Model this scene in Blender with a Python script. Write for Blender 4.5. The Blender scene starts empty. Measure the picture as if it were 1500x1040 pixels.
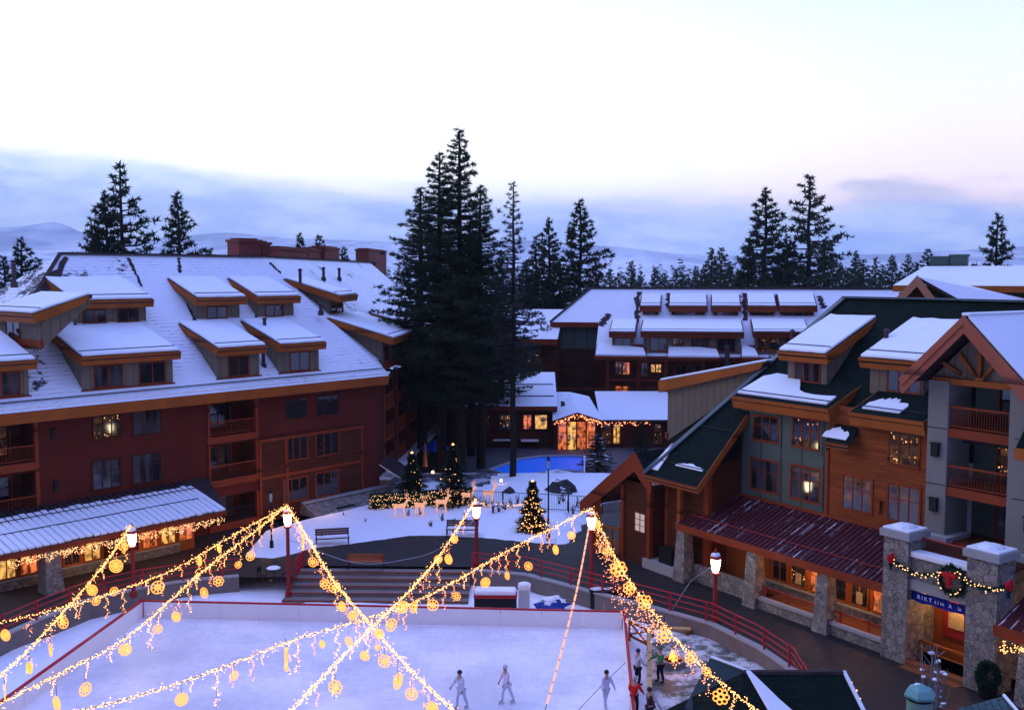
import bpy, math, random
from mathutils import Vector, Matrix, noise
R = random.Random(11)
SC = bpy.context.scene
COL = SC.collection
H, F = 20.0, 1500.0
TH = math.atan(118 / F)
CT, ST = math.cos(TH), math.sin(TH)
V = Vector

# ---------- camera geometry used to place things at their real distance ----------
def ray(px, py):
    u, v = (px - 750) / F, (520 - py) / F
    return V((u, CT + v * ST, -ST + v * CT))
def on_z(px, py, z):
    d = ray(px, py)
    k = (z - H) / d.z
    return V((d.x * k, d.y * k, z))
def at_y(px, py, y):
    d = ray(px, py)
    k = y / d.y
    return V((d.x * k, y, H + d.z * k))
class Frame:
    def __init__(s, x, y, ang, z=0.0):
        s.o = V((x, y, z)); s.a = ang
        s.ex = V((math.cos(ang), math.sin(ang), 0)); s.ey = V((-math.sin(ang), math.cos(ang), 0))
        s.M = Matrix.Translation(s.o) @ Matrix.Rotation(ang, 4, 'Z')
    def hit(s, px, py, y=0.0):
        d = ray(px, py); c = V((0, 0, H)) - s.o
        k = (y - c.dot(s.ey)) / d.dot(s.ey)
        p = c + d * k
        return p.dot(s.ex), p.z
    def rect(s, a, b, c, d, y=0.0):
        mx, my = (a + c) / 2, (b + d) / 2
        return s.hit(a, my, y)[0], s.hit(c, my, y)[0], s.hit(mx, d, y)[1], s.hit(mx, b, y)[1]
    def w(s, x, y, z):
        return s.o + s.ex * x + s.ey * y + V((0, 0, z))

# ---------- mesh collector ----------
class MB:
    def __init__(s): s.v = []; s.f = []; s.m = []
    def face(s, pts, m=0):
        i = len(s.v); s.v += [tuple(p) for p in pts]; s.f.append(list(range(i, i + len(pts)))); s.m.append(m)
        return s
    def _add(s, vs, fs, m):
        i = len(s.v); s.v += [tuple(p) for p in vs]
        for f in fs: s.f.append([i + k for k in f]); s.m.append(m)
        return s
    def box(s, x0, x1, y0, y1, z0, z1, m=0):
        if x0 > x1: x0, x1 = x1, x0
        if y0 > y1: y0, y1 = y1, y0
        if z0 > z1: z0, z1 = z1, z0
        v = [(x0,y0,z0),(x1,y0,z0),(x1,y1,z0),(x0,y1,z0),(x0,y0,z1),(x1,y0,z1),(x1,y1,z1),(x0,y1,z1)]
        return s._add(v, [(3,2,1,0),(4,5,6,7),(0,1,5,4),(1,2,6,5),(2,3,7,6),(3,0,4,7)], m)
    def prism(s, pts, vec, m=0, mtop=None):
        pts = [V(p) for p in pts]; vec = V(vec); n = len(pts)
        nor = V((0,0,0))
        for k in range(n): nor += pts[k].cross(pts[(k+1) % n])
        if nor.dot(vec) > 0: pts.reverse()
        v = pts + [p + vec for p in pts]
        s._add(v, [tuple(range(n))], m if mtop is None else mtop)
        i = len(s.v) - 2*n
        s.f.append([i + n + k for k in reversed(range(n))]); s.m.append(m)
        for k in range(n):
            j = (k+1) % n
            s.f.append([i+j, i+k, i+n+k, i+n+j]); s.m.append(m)
        return s
    def beam(s, p, q, w, h, m=0, up=(0,0,1)):
        p, q = V(p), V(q); t = (q-p).normalized(); u = V(up)
        sd = t.cross(u)
        if sd.length < 1e-4: sd = t.cross(V((1,0,0)))
        sd.normalize(); u = sd.cross(t)
        c = [sd*a*w/2 + u*b*h/2 for a, b in ((-1,-1),(1,-1),(1,1),(-1,1))]
        v = [p+x for x in c] + [q+x for x in c]
        return s._add(v, [(0,1,2,3),(7,6,5,4),(1,0,4,5),(2,1,5,6),(3,2,6,7),(0,3,7,4)], m)
    def tube(s, pts, r, n=6, m=0, cap=True):
        pts = [V(p) for p in pts]; N = len(pts)
        rs = r if isinstance(r, (list, tuple)) else [r]*N
        v = []; pu = None
        for k in range(N):
            t = (pts[min(k+1, N-1)] - pts[max(k-1, 0)])
            if t.length < 1e-6: t = V((0,0,1))
            t.normalize()
            if pu is None:
                a = V((0,0,1)) if abs(t.z) < .9 else V((1,0,0))
                pu = t.cross(a).normalized()
            pu = (pu - t*pu.dot(t))
            if pu.length < 1e-5: pu = t.orthogonal()
            pu.normalize(); w = t.cross(pu)
            for j in range(n):
                a = 2*math.pi*j/n
                v.append(pts[k] + (pu*math.cos(a) + w*math.sin(a))*rs[k])
        fs = []
        for k in range(N-1):
            for j in range(n):
                b = (j+1) % n
                fs.append((k*n+j, k*n+b, (k+1)*n+b, (k+1)*n+j))
        if cap:
            fs.append(tuple(reversed(range(n)))); fs.append(tuple((N-1)*n+j for j in range(n)))
        return s._add(v, fs, m)
    def lathe(s, prof, c=(0,0,0), n=12, m=0):
        c = V(c); v = []; fs = []
        for r, z in prof:
            for j in range(n):
                a = 2*math.pi*j/n
                v.append(c + V((r*math.cos(a), r*math.sin(a), z)))
        for k in range(len(prof)-1):
            for j in range(n):
                b = (j+1) % n
                fs.append((k*n+j, k*n+b, (k+1)*n+b, (k+1)*n+j))
        fs.append(tuple(reversed(range(n)))); fs.append(tuple((len(prof)-1)*n+j for j in range(n)))
        return s._add(v, fs, m)
    def octa(s, c, r, m=0):
        x, y, z = c
        v = [(x+r,y,z),(x-r,y,z),(x,y+r,z),(x,y-r,z),(x,y,z+r),(x,y,z-r)]
        return s._add(v, [(0,2,4),(2,1,4),(1,3,4),(3,0,4),(2,0,5),(1,2,5),(3,1,5),(0,3,5)], m)
    def blob(s, c, rx, ry, rz, m=0, jit=.15, n=10, k=6, seed=0):
        c = V(c); v = []; fs = []
        for i in range(k+1):
            t = math.pi*i/k
            for j in range(n):
                a = 2*math.pi*j/n
                d = V((math.sin(t)*math.cos(a), math.sin(t)*math.sin(a), math.cos(t)))
                q = 1 + jit*noise.noise(d*1.7 + V((seed*3.1, seed, 0)))*2
                v.append(c + V((d.x*rx, d.y*ry, d.z*rz))*q)
        for i in range(k):
            for j in range(n):
                b = (j+1) % n
                fs.append((i*n+j, (i+1)*n+j, (i+1)*n+b, i*n+b))
        return s._add(v, fs, m)
    def wall(s, x0, x1, z0, z1, holes, y=0.0, depth=.35, m=0, mr=None):
        # front sheet facing -y with rectangular holes and their reveals
        mr = m if mr is None else mr
        xs = sorted({x0, x1} | {min(max(h[k], x0), x1) for h in holes for k in (0, 1)})
        zs = sorted({z0, z1} | {min(max(h[k], z0), z1) for h in holes for k in (2, 3)})
        for a, b in zip(xs, xs[1:]):
            for c, d in zip(zs, zs[1:]):
                mx, mz = (a+b)/2, (c+d)/2
                if b-a < 1e-5 or d-c < 1e-5: continue
                if any(h[0] < mx < h[1] and h[2] < mz < h[3] for h in holes): continue
                s.face([(a,y,c),(b,y,c),(b,y,d),(a,y,d)], m)
        for a, b, c, d in [h[:4] for h in holes]:
            Y = y + depth
            s.face([(a,y,c),(a,Y,c),(a,Y,d),(a,y,d)], mr); s.face([(b,Y,c),(b,y,c),(b,y,d),(b,Y,d)], mr)
            s.face([(a,y,d),(a,Y,d),(b,Y,d),(b,y,d)], mr); s.face([(a,Y,c),(a,y,c),(b,y,c),(b,Y,c)], mr)
        return s
    def build(s, name, mats, parent=None, M=None, smooth=False, bevel=0, loc=None):
        me = bpy.data.meshes.new(name)
        vs = [tuple(M @ V(p)) for p in s.v] if M is not None else s.v
        me.from_pydata(vs, [], s.f)
        if not isinstance(mats, (list, tuple)): mats = [mats]
        for k in mats: me.materials.append(k)
        me.polygons.foreach_set('material_index', s.m)
        if smooth: me.polygons.foreach_set('use_smooth', [True]*len(s.f))
        uv = me.uv_layers.new(name='UVMap').data
        for p in me.polygons:
            n = p.normal
            if abs(n.z) > .97: h, t = V((1,0,0)), V((0,1,0))
            else:
                h = V((0,0,1)).cross(n).normalized(); t = n.cross(h)
            for li in p.loop_indices:
                co = me.vertices[me.loops[li].vertex_index].co
                uv[li].uv = (co.dot(h), co.dot(t))
        me.update()
        o = bpy.data.objects.new(name, me); COL.objects.link(o)
        if parent: o.parent = parent
        if loc is not None: o.location = loc
        if bevel:
            b = o.modifiers.new('bevel', 'BEVEL'); b.width = bevel; b.segments = 2; b.limit_method = 'ANGLE'
        return o

def tag(o, label=None, cat=None, group=None, kind=None):
    if label: o['label'] = label
    if cat: o['category'] = cat
    if group: o['group'] = group
    if kind: o['kind'] = kind
    return o
def thing(name, label, cat, loc=(0,0,0), rz=0.0, group=None):
    o = bpy.data.objects.new(name, None); COL.objects.link(o)
    o.location = loc; o.rotation_euler = (0, 0, rz); o.empty_display_size = .3
    return tag(o, label, cat, group)
def copy_tree(o, parent=None):
    c = o.copy(); COL.objects.link(c)
    if parent: c.parent = parent
    for ch in list(o.children): copy_tree(ch, c)
    return c
def dup(o, loc, rz=0.0, label=None, sc=None):
    c = copy_tree(o); c.location = loc; c.rotation_euler = (0, 0, rz)
    if label: c['label'] = label
    if sc: c.scale = sc if isinstance(sc, tuple) else (sc, sc, sc)
    return c
ORD = ('first second third fourth fifth sixth seventh eighth ninth tenth eleventh twelfth thirteenth fourteenth '
       'fifteenth sixteenth seventeenth eighteenth nineteenth twentieth twenty-first twenty-second twenty-third '
       'twenty-fourth twenty-fifth twenty-sixth twenty-seventh twenty-eighth twenty-ninth thirtieth').split()
def sstep(a, b, x):
    t = min(1, max(0, (x-a)/(b-a))); return t*t*(3-2*t)

# ---------- materials ----------
class NT:
    def __init__(s, m):
        m.use_nodes = True; s.t = m.node_tree; s.n = s.t.nodes; s.l = s.t.links
    def add(s, typ, **kw):
        n = s.n.new(typ)
        for k, v in kw.items():
            if k.startswith('i_'): n.inputs[k[2:].replace('_', ' ')].default_value = v
            else: setattr(n, k, v)
        return n
    def ln(s, a, b): s.l.new(a, b)
    def math(s, op, a, b=None, c=None, clamp=False):
        n = s.n.new('ShaderNodeMath'); n.operation = op; n.use_clamp = clamp
        for i, x in enumerate((a, b, c)):
            if x is None: continue
            if isinstance(x, (int, float)): n.inputs[i].default_value = x
            else: s.l.new(x, n.inputs[i])
        return n.outputs[0]
    def smooth(s, x, a, b):
        n = s.n.new('ShaderNodeMapRange'); n.interpolation_type = 'SMOOTHSTEP'
        s.l.new(x, n.inputs[0]); n.inputs[1].default_value = a; n.inputs[2].default_value = b
        return n.outputs[0]
    def mix(s, f, a, b, mode='MIX'):
        n = s.n.new('ShaderNodeMix'); n.data_type = 'RGBA'; n.blend_type = mode
        for i, x in ((0, f), (6, a), (7, b)):
            if isinstance(x, (int, float)): n.inputs[i].default_value = x
            elif isinstance(x, tuple): n.inputs[i].default_value = x if len(x) == 4 else x + (1,)
            else: s.l.new(x, n.inputs[i])
        return n.outputs[2]
    def noise(s, vec, scale, detail=3, rough=.55):
        n = s.n.new('ShaderNodeTexNoise'); n.inputs['Scale'].default_value = scale
        n.inputs['Detail'].default_value = detail; n.inputs['Roughness'].default_value = rough
        s.l.new(vec, n.inputs['Vector']); return n.outputs['Fac']
    def uv(s): return s.n.new('ShaderNodeTexCoord').outputs['UV']
    def obj(s): return s.n.new('ShaderNodeTexCoord').outputs['Object']
    def pos(s): return s.n.new('ShaderNodeNewGeometry').outputs['Position']
    def sep(s, v):
        n = s.n.new('ShaderNodeSeparateXYZ'); s.l.new(v, n.inputs[0]); return n.outputs
    def mapv(s, v, sc):
        n = s.n.new('ShaderNodeMapping'); n.inputs['Scale'].default_value = sc; s.l.new(v, n.inputs[0]); return n.outputs[0]
    def bump(s, h, d, st=.5):
        n = s.n.new('ShaderNodeBump'); n.inputs['Strength'].default_value = st; n.inputs['Distance'].default_value = d
        s.l.new(h, n.inputs['Height']); s.l.new(n.outputs[0], s.bsdf.inputs['Normal'])
    @property
    def bsdf(s): return s.n['Principled BSDF']
    def col(s, c):
        if isinstance(c, tuple): s.bsdf.inputs['Base Color'].default_value = c + (1,)
        else: s.l.new(c, s.bsdf.inputs['Base Color'])
    def set(s, **kw):
        for k, v in kw.items():
            i = s.bsdf.inputs[k.replace('_', ' ')]
            if isinstance(v, (int, float, tuple)): i.default_value = v
            else: s.l.new(v, i)
MATS = {}
def newmat(name):
    m = bpy.data.materials.new(name); MATS[name] = m; t = NT(m); return m, t
def plain(name, c, rough=.7, var=.25, sc=3.0, metal=0.0, spec=.18, bump=.0):
    m, t = newmat(name); p = t.pos()
    n = t.noise(p, sc, 4)
    lo = tuple(x*(1-var) for x in c); hi = tuple(min(1, x*(1+var)) for x in c)
    t.col(t.mix(n, lo, hi)); t.set(Roughness=rough, Metallic=metal); t.bsdf.inputs['Specular IOR Level'].default_value = spec
    if bump: t.bump(t.noise(p, sc*4, 3), bump)
    return m
def siding(name, c, row=.2, rough=.75, var=.35, vert=False):
    m, t = newmat(name); u = t.sep(t.uv()); along, across = (u[1], u[0]) if vert else (u[0], u[1])
    k = t.math('MULTIPLY', across, 1/row); fl = t.math('FLOOR', k); fr = t.math('FRACT', k)
    cmb = t.add('ShaderNodeCombineXYZ'); t.ln(t.math('MULTIPLY', along, .35), cmb.inputs[0]); t.ln(t.math('MULTIPLY', fl, 3.7), cmb.inputs[1])
    n = t.noise(cmb.outputs[0], 1.2, 3)
    cm2 = t.add('ShaderNodeCombineXYZ'); t.ln(t.math('MULTIPLY', along, 2.0), cm2.inputs[0]); t.ln(t.math('MULTIPLY', across, 30), cm2.inputs[1])
    g = t.noise(cm2.outputs[0], 1.0, 2)
    f = t.math('ADD', t.math('MULTIPLY', n, .75), t.math('MULTIPLY', g, .35))
    cc = t.mix(t.smooth(f, .3, .8), tuple(x*(1-var) for x in c), tuple(x*(1+var) for x in c))
    gap = t.smooth(fr, .0, .10)
    t.col(t.mix(gap, tuple(x*.25 for x in c), cc)); t.set(Roughness=rough); t.bsdf.inputs['Specular IOR Level'].default_value = .15
    t.bump(t.math('MULTIPLY', gap, t.math('SUBTRACT', 1.0, t.math('MULTIPLY', fr, .5))), .03)
    return m
def stone(name, c, sc=3.4):
    m, t = newmat(name); p = t.uv()
    vo = t.add('ShaderNodeTexVoronoi'); vo.inputs['Scale'].default_value = sc; t.ln(p, vo.inputs['Vector'])
    ve = t.add('ShaderNodeTexVoronoi'); ve.feature = 'DISTANCE_TO_EDGE'; ve.inputs['Scale'].default_value = sc; t.ln(p, ve.inputs['Vector'])
    sp = t.add('ShaderNodeSeparateColor'); t.ln(vo.outputs['Color'], sp.inputs[0])
    cc = t.mix(sp.outputs[0], tuple(x*.32 for x in c), tuple(x*1.75 for x in c))
    cc = t.mix(t.math('MULTIPLY', sp.outputs[1], .45), cc, (c[0]*1.5, c[1]*1.05, c[2]*.75))
    n = t.noise(p, 9, 3); cc = t.mix(.35, cc, t.mix(n, (.03,.03,.03), (.6,.58,.55)))
    e = t.smooth(ve.outputs['Distance'], .0, .06)
    t.col(t.mix(e, (.10,.095,.09), cc)); t.set(Roughness=.85); t.bsdf.inputs['Specular IOR Level'].default_value = .15
    t.bump(t.math('ADD', e, t.math('MULTIPLY', n, .3)), .06)
    return m
def snowmat(name, rows=0.0, bare=0.0, under=(.05,.045,.05), amp=.05):
    # snow, optionally thin over shingle courses (rows) with bare shingle patches (bare)
    m, t = newmat(name); p = t.pos()
    n1 = t.noise(p, .22, 4, .6); n2 = t.noise(p, 1.3, 5, .65); n3 = t.noise(p, 9, 2)
    base = t.mix(n2, (.80,.83,.88), (.93,.94,.96))
    if rows or bare:
        u = t.sep(t.uv()); fr = t.math('FRACT', t.math('ADD', t.math('MULTIPLY', u[1], 2.6), t.math('MULTIPLY', n2, .9)))
        line = t.math('MULTIPLY', t.smooth(fr, .0, .12), t.math('SUBTRACT', 1.0, t.smooth(fr, .2, .42)))
        tab = t.noise(t.mapv(t.uv(), (2.2, 5.2, 1)), 1.0, 2)
        thin = t.smooth(t.math('ADD', t.math('MULTIPLY', n1, .6), t.math('MULTIPLY', n2, .4)), .42, .66)
        k = t.math('MULTIPLY', t.math('MULTIPLY', line, t.math('ADD', t.smooth(tab, .35, .6), .15)), t.math('MULTIPLY', thin, rows))
        b = t.smooth(t.math('ADD', n1, t.math('MULTIPLY', t.math('SUBTRACT', n2, .5), .5)), .80-bare, .84-bare)
        f = t.math('MAXIMUM', k, t.math('MULTIPLY', b, t.math('ADD', .25, t.smooth(tab, .3, .6))), clamp=True)
        base = t.mix(f, base, t.mix(tab, tuple(x*.6 for x in under), tuple(x*1.5 for x in under)))
    t.col(base); t.set(Roughness=.75)
    t.bsdf.inputs['Specular IOR Level'].default_value = .25
    h = t.math('ADD', t.math('ADD', n2, t.math('MULTIPLY', n1, 2.0)), t.math('MULTIPLY', n3, .12))
    t.bump(h, amp, .6)
    return m
def shingle(name, c, snow=0.0):
    m, t = newmat(name); br = t.add('ShaderNodeTexBrick'); t.ln(t.uv(), br.inputs['Vector'])
    br.inputs['Color1'].default_value = tuple(x*.6 for x in c)+(1,); br.inputs['Color2'].default_value = tuple(x*1.6 for x in c)+(1,)
    br.inputs['Mortar'].default_value = tuple(x*.2 for x in c)+(1,); br.inputs['Scale'].default_value = 1.0
    br.inputs['Brick Width'].default_value = .35; br.inputs['Row Height'].default_value = .19; br.inputs['Mortar Size'].default_value = .018
    n = t.noise(t.pos(), .8, 4); cc = t.mix(.45, br.outputs['Color'], t.mix(n, tuple(x*.4 for x in c), tuple(x*1.7 for x in c)))
    if snow:
        s = t.noise(t.pos(), 2.6, 5, .7); s2 = t.noise(t.pos(), .25, 2)
        f = t.smooth(t.math('ADD', t.math('MULTIPLY', s, .6), t.math('MULTIPLY', s2, .4)), .62-snow, .66-snow)
        cc = t.mix(f, cc, (.85,.87,.9))
    t.col(cc); t.set(Roughness=.9); t.bsdf.inputs['Specular IOR Level'].default_value = .08; t.bump(br.outputs['Fac'], -.02)
    return m
def emit(name, c, s, var=0.0):
    m, t = newmat(name); t.col((.0,.0,.0)); t.set(Roughness=.6)
    t.bsdf.inputs['Emission Color'].default_value = c + (1,); t.bsdf.inputs['Emission Strength'].default_value = s
    return m
def glassmat(name, c=(.012,.014,.018), em=None, es=0.0, rough=.04):
    m, t = newmat(name); t.col(c); t.set(Roughness=rough); t.bsdf.inputs['Specular IOR Level'].default_value = .9
    n = t.noise(t.pos(), 1.4, 2); t.bump(n, .01, .25)
    if em:
        # a lit room behind curtains: bright and dim areas
        u = t.noise(t.mapv(t.uv(), (3.0, 1.1, 1)), 1.0, 2); u2 = t.noise(t.uv(), 2.5, 2)
        f = t.math('MULTIPLY', t.smooth(t.math('ADD', t.math('MULTIPLY', u, .6), t.math('MULTIPLY', u2, .4)), .36, .62), es)
        t.bsdf.inputs['Emission Color'].default_value = em + (1,); t.ln(f, t.bsdf.inputs['Emission Strength'])
    return m

SNOW = snowmat('snow', amp=.24); SNOWROOF = snowmat('snow_roof', rows=.62, bare=.15)
SNOWTHIN = snowmat('snow_thin_roof', rows=.95, bare=.25); SNOWTOP = snowmat('snow_top', amp=.03)
SNOWROOF2 = snowmat('snow_roof_far', rows=.35, bare=.12)
STUCCO = plain('red_stucco', (.115,.019,.011), .9, .30, .5, bump=.004)
TRIM = siding('orange_timber', (.36,.095,.015), 5.0, .6, .25)
TRIMR = siding('red_timber', (.24,.042,.012), 5.0, .6, .25)
CEDAR = siding('cedar_siding', (.25,.060,.014), .22)
DARKCEDAR = siding('dark_cedar_siding', (.085,.022,.008), .22)
TAN = siding('tan_panel', (.19,.15,.105), .62, .8, .10, vert=True)
GREYPANEL = siding('grey_green_panel', (.10,.125,.095), 1.6, .8, .12, vert=True)
GREYSTUCCO = plain('grey_stucco', (.215,.20,.175), .9, .12, .8, bump=.004)
STONE = stone('field_stone', (.20,.18,.155)); STONECAP = plain('cap_stone', (.36,.35,.34), .85, .15, 2.0, bump=.01)
SHGREEN = shingle('dark_green_shingle', (.0065,.0135,.0105)); SHGREENS = shingle('dusted_green_shingle', (.008,.016,.014), .07)
SHBROWN = shingle('brown_shingle', (.06,.04,.04))
BRICK = plain('chimney_brick', (.20,.055,.045), .85, .3, 2.0)
GREENMETAL = plain('green_metal', (.10,.16,.13), .6, .2, 1.5)
DARKMETAL = plain('dark_metal', (.02,.024,.024), .45, .2, 4, .6)
REDPAINT = plain('red_paint', (.30,.025,.02), .45, .2, 3)
REDRAIL = plain('red_rail_paint', (.42,.02,.03), .4, .15, 3)
PIPE = plain('vent_pipe', (.07,.05,.05), .6, .3, 3)
WOOD = siding('bench_wood', (.30,.13,.06), .11, .7); PALEWOOD = siding('pale_wood', (.46,.30,.13), 3.0, .75)
BARK = plain('pine_bark', (.024,.016,.012), .95, .5, 2.5, bump=.03)
NEEDLE = plain('pine_needles', (.030,.048,.022), .85, .5, .9, spec=.15)
NEEDLE2 = plain('grey_pine_needles', (.040,.050,.045), .85, .4, .9, spec=.15)
TWIG = plain('bare_twig', (.10,.075,.06), .9, .3, 5)
GLASS = glassmat('dark_glass')
def curtainglass():
    m, t = newmat('curtained_glass'); u = t.sep(t.uv())
    c = t.add('ShaderNodeCombineXYZ'); t.ln(t.math('MULTIPLY', u[0], 9.0), c.inputs[0]); t.ln(t.math('MULTIPLY', u[1], .3), c.inputs[1])
    n = t.noise(c.outputs[0], 1.0, 2); k = t.noise(t.mapv(t.uv(), (1.2, .25, 1)), 1.0, 1)
    t.col(t.mix(t.math('MULTIPLY', t.smooth(k, .42, .55), t.math('ADD', .35, t.math('MULTIPLY', n, .65))), (.012,.013,.016), (.085,.09,.10)))
    t.set(Roughness=.05); t.bsdf.inputs['Specular IOR Level'].default_value = .75; return m
GLASSBLUE = curtainglass()
LITGLASS = glassmat('lit_glass', (.05,.03,.01), (1.0,.50,.12), 1.1)
LITRED = glassmat('lit_red_glass', (.05,.02,.01), (1.0,.22,.06), .9)
def glintglass(name, dens=5.5, es=2.2):
    # dark pane with reflections of the light strings painted in as glowing dots
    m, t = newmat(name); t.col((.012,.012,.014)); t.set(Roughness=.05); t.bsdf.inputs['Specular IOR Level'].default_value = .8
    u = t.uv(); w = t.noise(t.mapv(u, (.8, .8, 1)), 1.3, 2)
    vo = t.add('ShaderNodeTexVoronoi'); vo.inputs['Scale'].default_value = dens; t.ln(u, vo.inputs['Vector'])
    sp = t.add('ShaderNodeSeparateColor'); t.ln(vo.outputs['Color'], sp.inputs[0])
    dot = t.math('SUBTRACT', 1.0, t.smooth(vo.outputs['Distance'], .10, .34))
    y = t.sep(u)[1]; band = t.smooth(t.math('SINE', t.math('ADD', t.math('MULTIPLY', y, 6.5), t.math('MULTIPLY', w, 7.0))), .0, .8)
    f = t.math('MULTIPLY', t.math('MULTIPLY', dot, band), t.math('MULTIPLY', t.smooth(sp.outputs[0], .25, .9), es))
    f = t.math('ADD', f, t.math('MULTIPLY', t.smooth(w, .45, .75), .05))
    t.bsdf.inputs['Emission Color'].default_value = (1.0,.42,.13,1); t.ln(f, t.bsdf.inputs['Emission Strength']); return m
PAINTGLINT = glintglass('painted_glint_glass')
PAPER = plain('poster_paper', (.55,.42,.25), .8, .5, 6)
BULB = emit('warm_bulb', (1.0,.42,.125), 4.6); BULBW = emit('pale_bulb', (1.0,.50,.22), 2.6); WHEELM = emit('ornament_tube', (1.0,.31,.05), 2.3)
BULBP = emit('pink_bulb', (1.0,.30,.13), 4.2)
LANTERN = emit('lantern_glass', (1.0,.86,.55), 22.0)
DEERM = emit('deer_light', (1.0,.46,.30), .80)
FLAME = emit('flame', (1.0,.20,.03), 5.0)
BLACK = plain('black_vinyl', (.012,.012,.014), .5, .3, 3); WHITEP = plain('white_panel', (.88,.86,.84), .45, .06, 1.0)
CARD = plain('cardboard', (.40,.27,.15), .8, .15, 2); BLUET = plain('blue_tarp', (.02,.05,.30), .5, .3, 2, bump=.02)
def seam_metal(name, c, pitch=.55, snow=0.0):
    m, t = newmat(name); u = t.sep(t.uv()); p = t.pos()
    n = t.noise(t.mapv(t.uv(), (4.0, .5, 1)), 1.0, 3); cc = t.mix(n, tuple(x*.5 for x in c), tuple(x*1.5 for x in c))
    if snow:
        fr = t.math('FRACT', t.math('MULTIPLY', u[0], 1/pitch)); ed = t.math('SUBTRACT', 1.0, t.smooth(fr, .05, .3))
        s = t.noise(p, .5, 3); s3 = t.noise(t.mapv(t.uv(), (6, 1.6, 1)), 1.0, 4, .7)
        f = t.math('MULTIPLY', t.smooth(t.math('ADD', t.math('ADD', t.math('MULTIPLY', s, .6), t.math('MULTIPLY', s3, .5)), t.math('MULTIPLY', ed, .18)), .66-snow, .80-snow), .75)
        cc = t.mix(f, cc, (.8,.82,.88))
    t.col(cc); t.set(Roughness=.6); t.bsdf.inputs['Specular IOR Level'].default_value = .2
    return m
REDMETAL = seam_metal('red_seam_metal', (.075,.012,.016), snow=-.045)
DARKSEAM = seam_metal('dark_seam_metal', (.045,.026,.03))
def paving():
    m, t = newmat('plaza_paving'); p = t.pos(); br = t.add('ShaderNodeTexBrick'); t.ln(p, br.inputs['Vector'])
    br.inputs['Color1'].default_value = (.022,.018,.014,1); br.inputs['Color2'].default_value = (.036,.029,.022,1); br.inputs['Mortar'].default_value = (.014,.012,.012,1)
    br.inputs['Scale'].default_value = 1.0; br.inputs['Brick Width'].default_value = .6; br.inputs['Row Height'].default_value = .3; br.inputs['Mortar Size'].default_value = .012
    n = t.noise(p, .35, 5, .6); n2 = t.noise(p, 2.5, 4)
    cc = t.mix(t.smooth(n, .3, .7), br.outputs['Color'], (.020,.019,.020))
    sn = t.smooth(t.math('ADD', t.math('MULTIPLY', n, .7), t.math('MULTIPLY', n2, .3)), .64, .74)
    t.col(t.mix(t.math('MULTIPLY', sn, .35), cc, (.6,.6,.62)))
    t.bsdf.inputs['Specular IOR Level'].default_value = .22; t.set(Roughness=t.math('ADD', .4, t.math('MULTIPLY', n2, .4))); t.bump(br.outputs['Fac'], -.01)
    return m
PAVING = paving()
def boards(name, c, row): return siding(name, c, row, .7, .3)
DECK = boards('brick_walk', (.20,.075,.030), .12)
def icemat():
    m, t = newmat('rink_ice'); p = t.pos()
    n = t.noise(p, .18, 4, .6); s = t.noise(t.mapv(p, (.6, 7, 1)), 1.0, 3); s2 = t.noise(t.mapv(p, (6, .8, 1)), 1.0, 3); n4 = t.noise(p, 2.2, 5, .7)
    f = t.math('ADD', t.math('MULTIPLY', n, .55), t.math('ADD', t.math('MULTIPLY', s, .15), t.math('ADD', t.math('MULTIPLY', s2, .1), t.math('MULTIPLY', n4, .2))))
    t.col(t.mix(t.smooth(f, .36, .64), (.60,.61,.68), (.92,.91,.91))); t.set(Roughness=t.math('ADD', .22, t.math('MULTIPLY', n4, .35)))
    t.bump(n4, .01, .3)
    return m
ICE = icemat()
def slush():
    m, t = newmat('trampled_slush'); p = t.pos()
    n = t.noise(p, .35, 5, .65); n2 = t.noise(p, 2.2, 5, .7)
    f = t.smooth(t.math('ADD', t.math('MULTIPLY', n, .6), t.math('MULTIPLY', n2, .4)), .44, .58)
    t.col(t.mix(f, t.mix(n2, (.035,.042,.028), (.09,.10,.065)), (.62,.63,.62))); t.set(Roughness=.6); t.bump(n2, .06)
    return m
SLUSH = slush()
def poolmat():
    m, t = newmat('pool_water'); p = t.pos(); n = t.noise(p, .25, 2)
    t.col(t.mix(n, (.002,.06,.35), (.004,.09,.5))); t.set(Roughness=.5); t.bsdf.inputs['Specular IOR Level'].default_value = .2; t.bump(t.noise(p, 2.5, 2), .02, .3)
    t.bsdf.inputs['Emission Color'].default_value = (.0,.10,.85,1); t.bsdf.inputs['Emission Strength'].default_value = .42
    return m
POOLW = poolmat()
def mountainmat():
    m, t = newmat('snowy_forest_hill'); p = t.pos()
    q = t.mapv(p, (1, .25, 1)); n = t.noise(q, .0022, 8, .68); n2 = t.noise(q, .014, 5, .6)
    f = t.smooth(t.math('ADD', t.math('MULTIPLY', n, .7), t.math('MULTIPLY', n2, .3)), .40, .62)
    t.col(t.mix(f, (.34,.40,.52), (.84,.87,.92))); t.set(Roughness=.9)
    return m
HILL = mountainmat()
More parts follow.
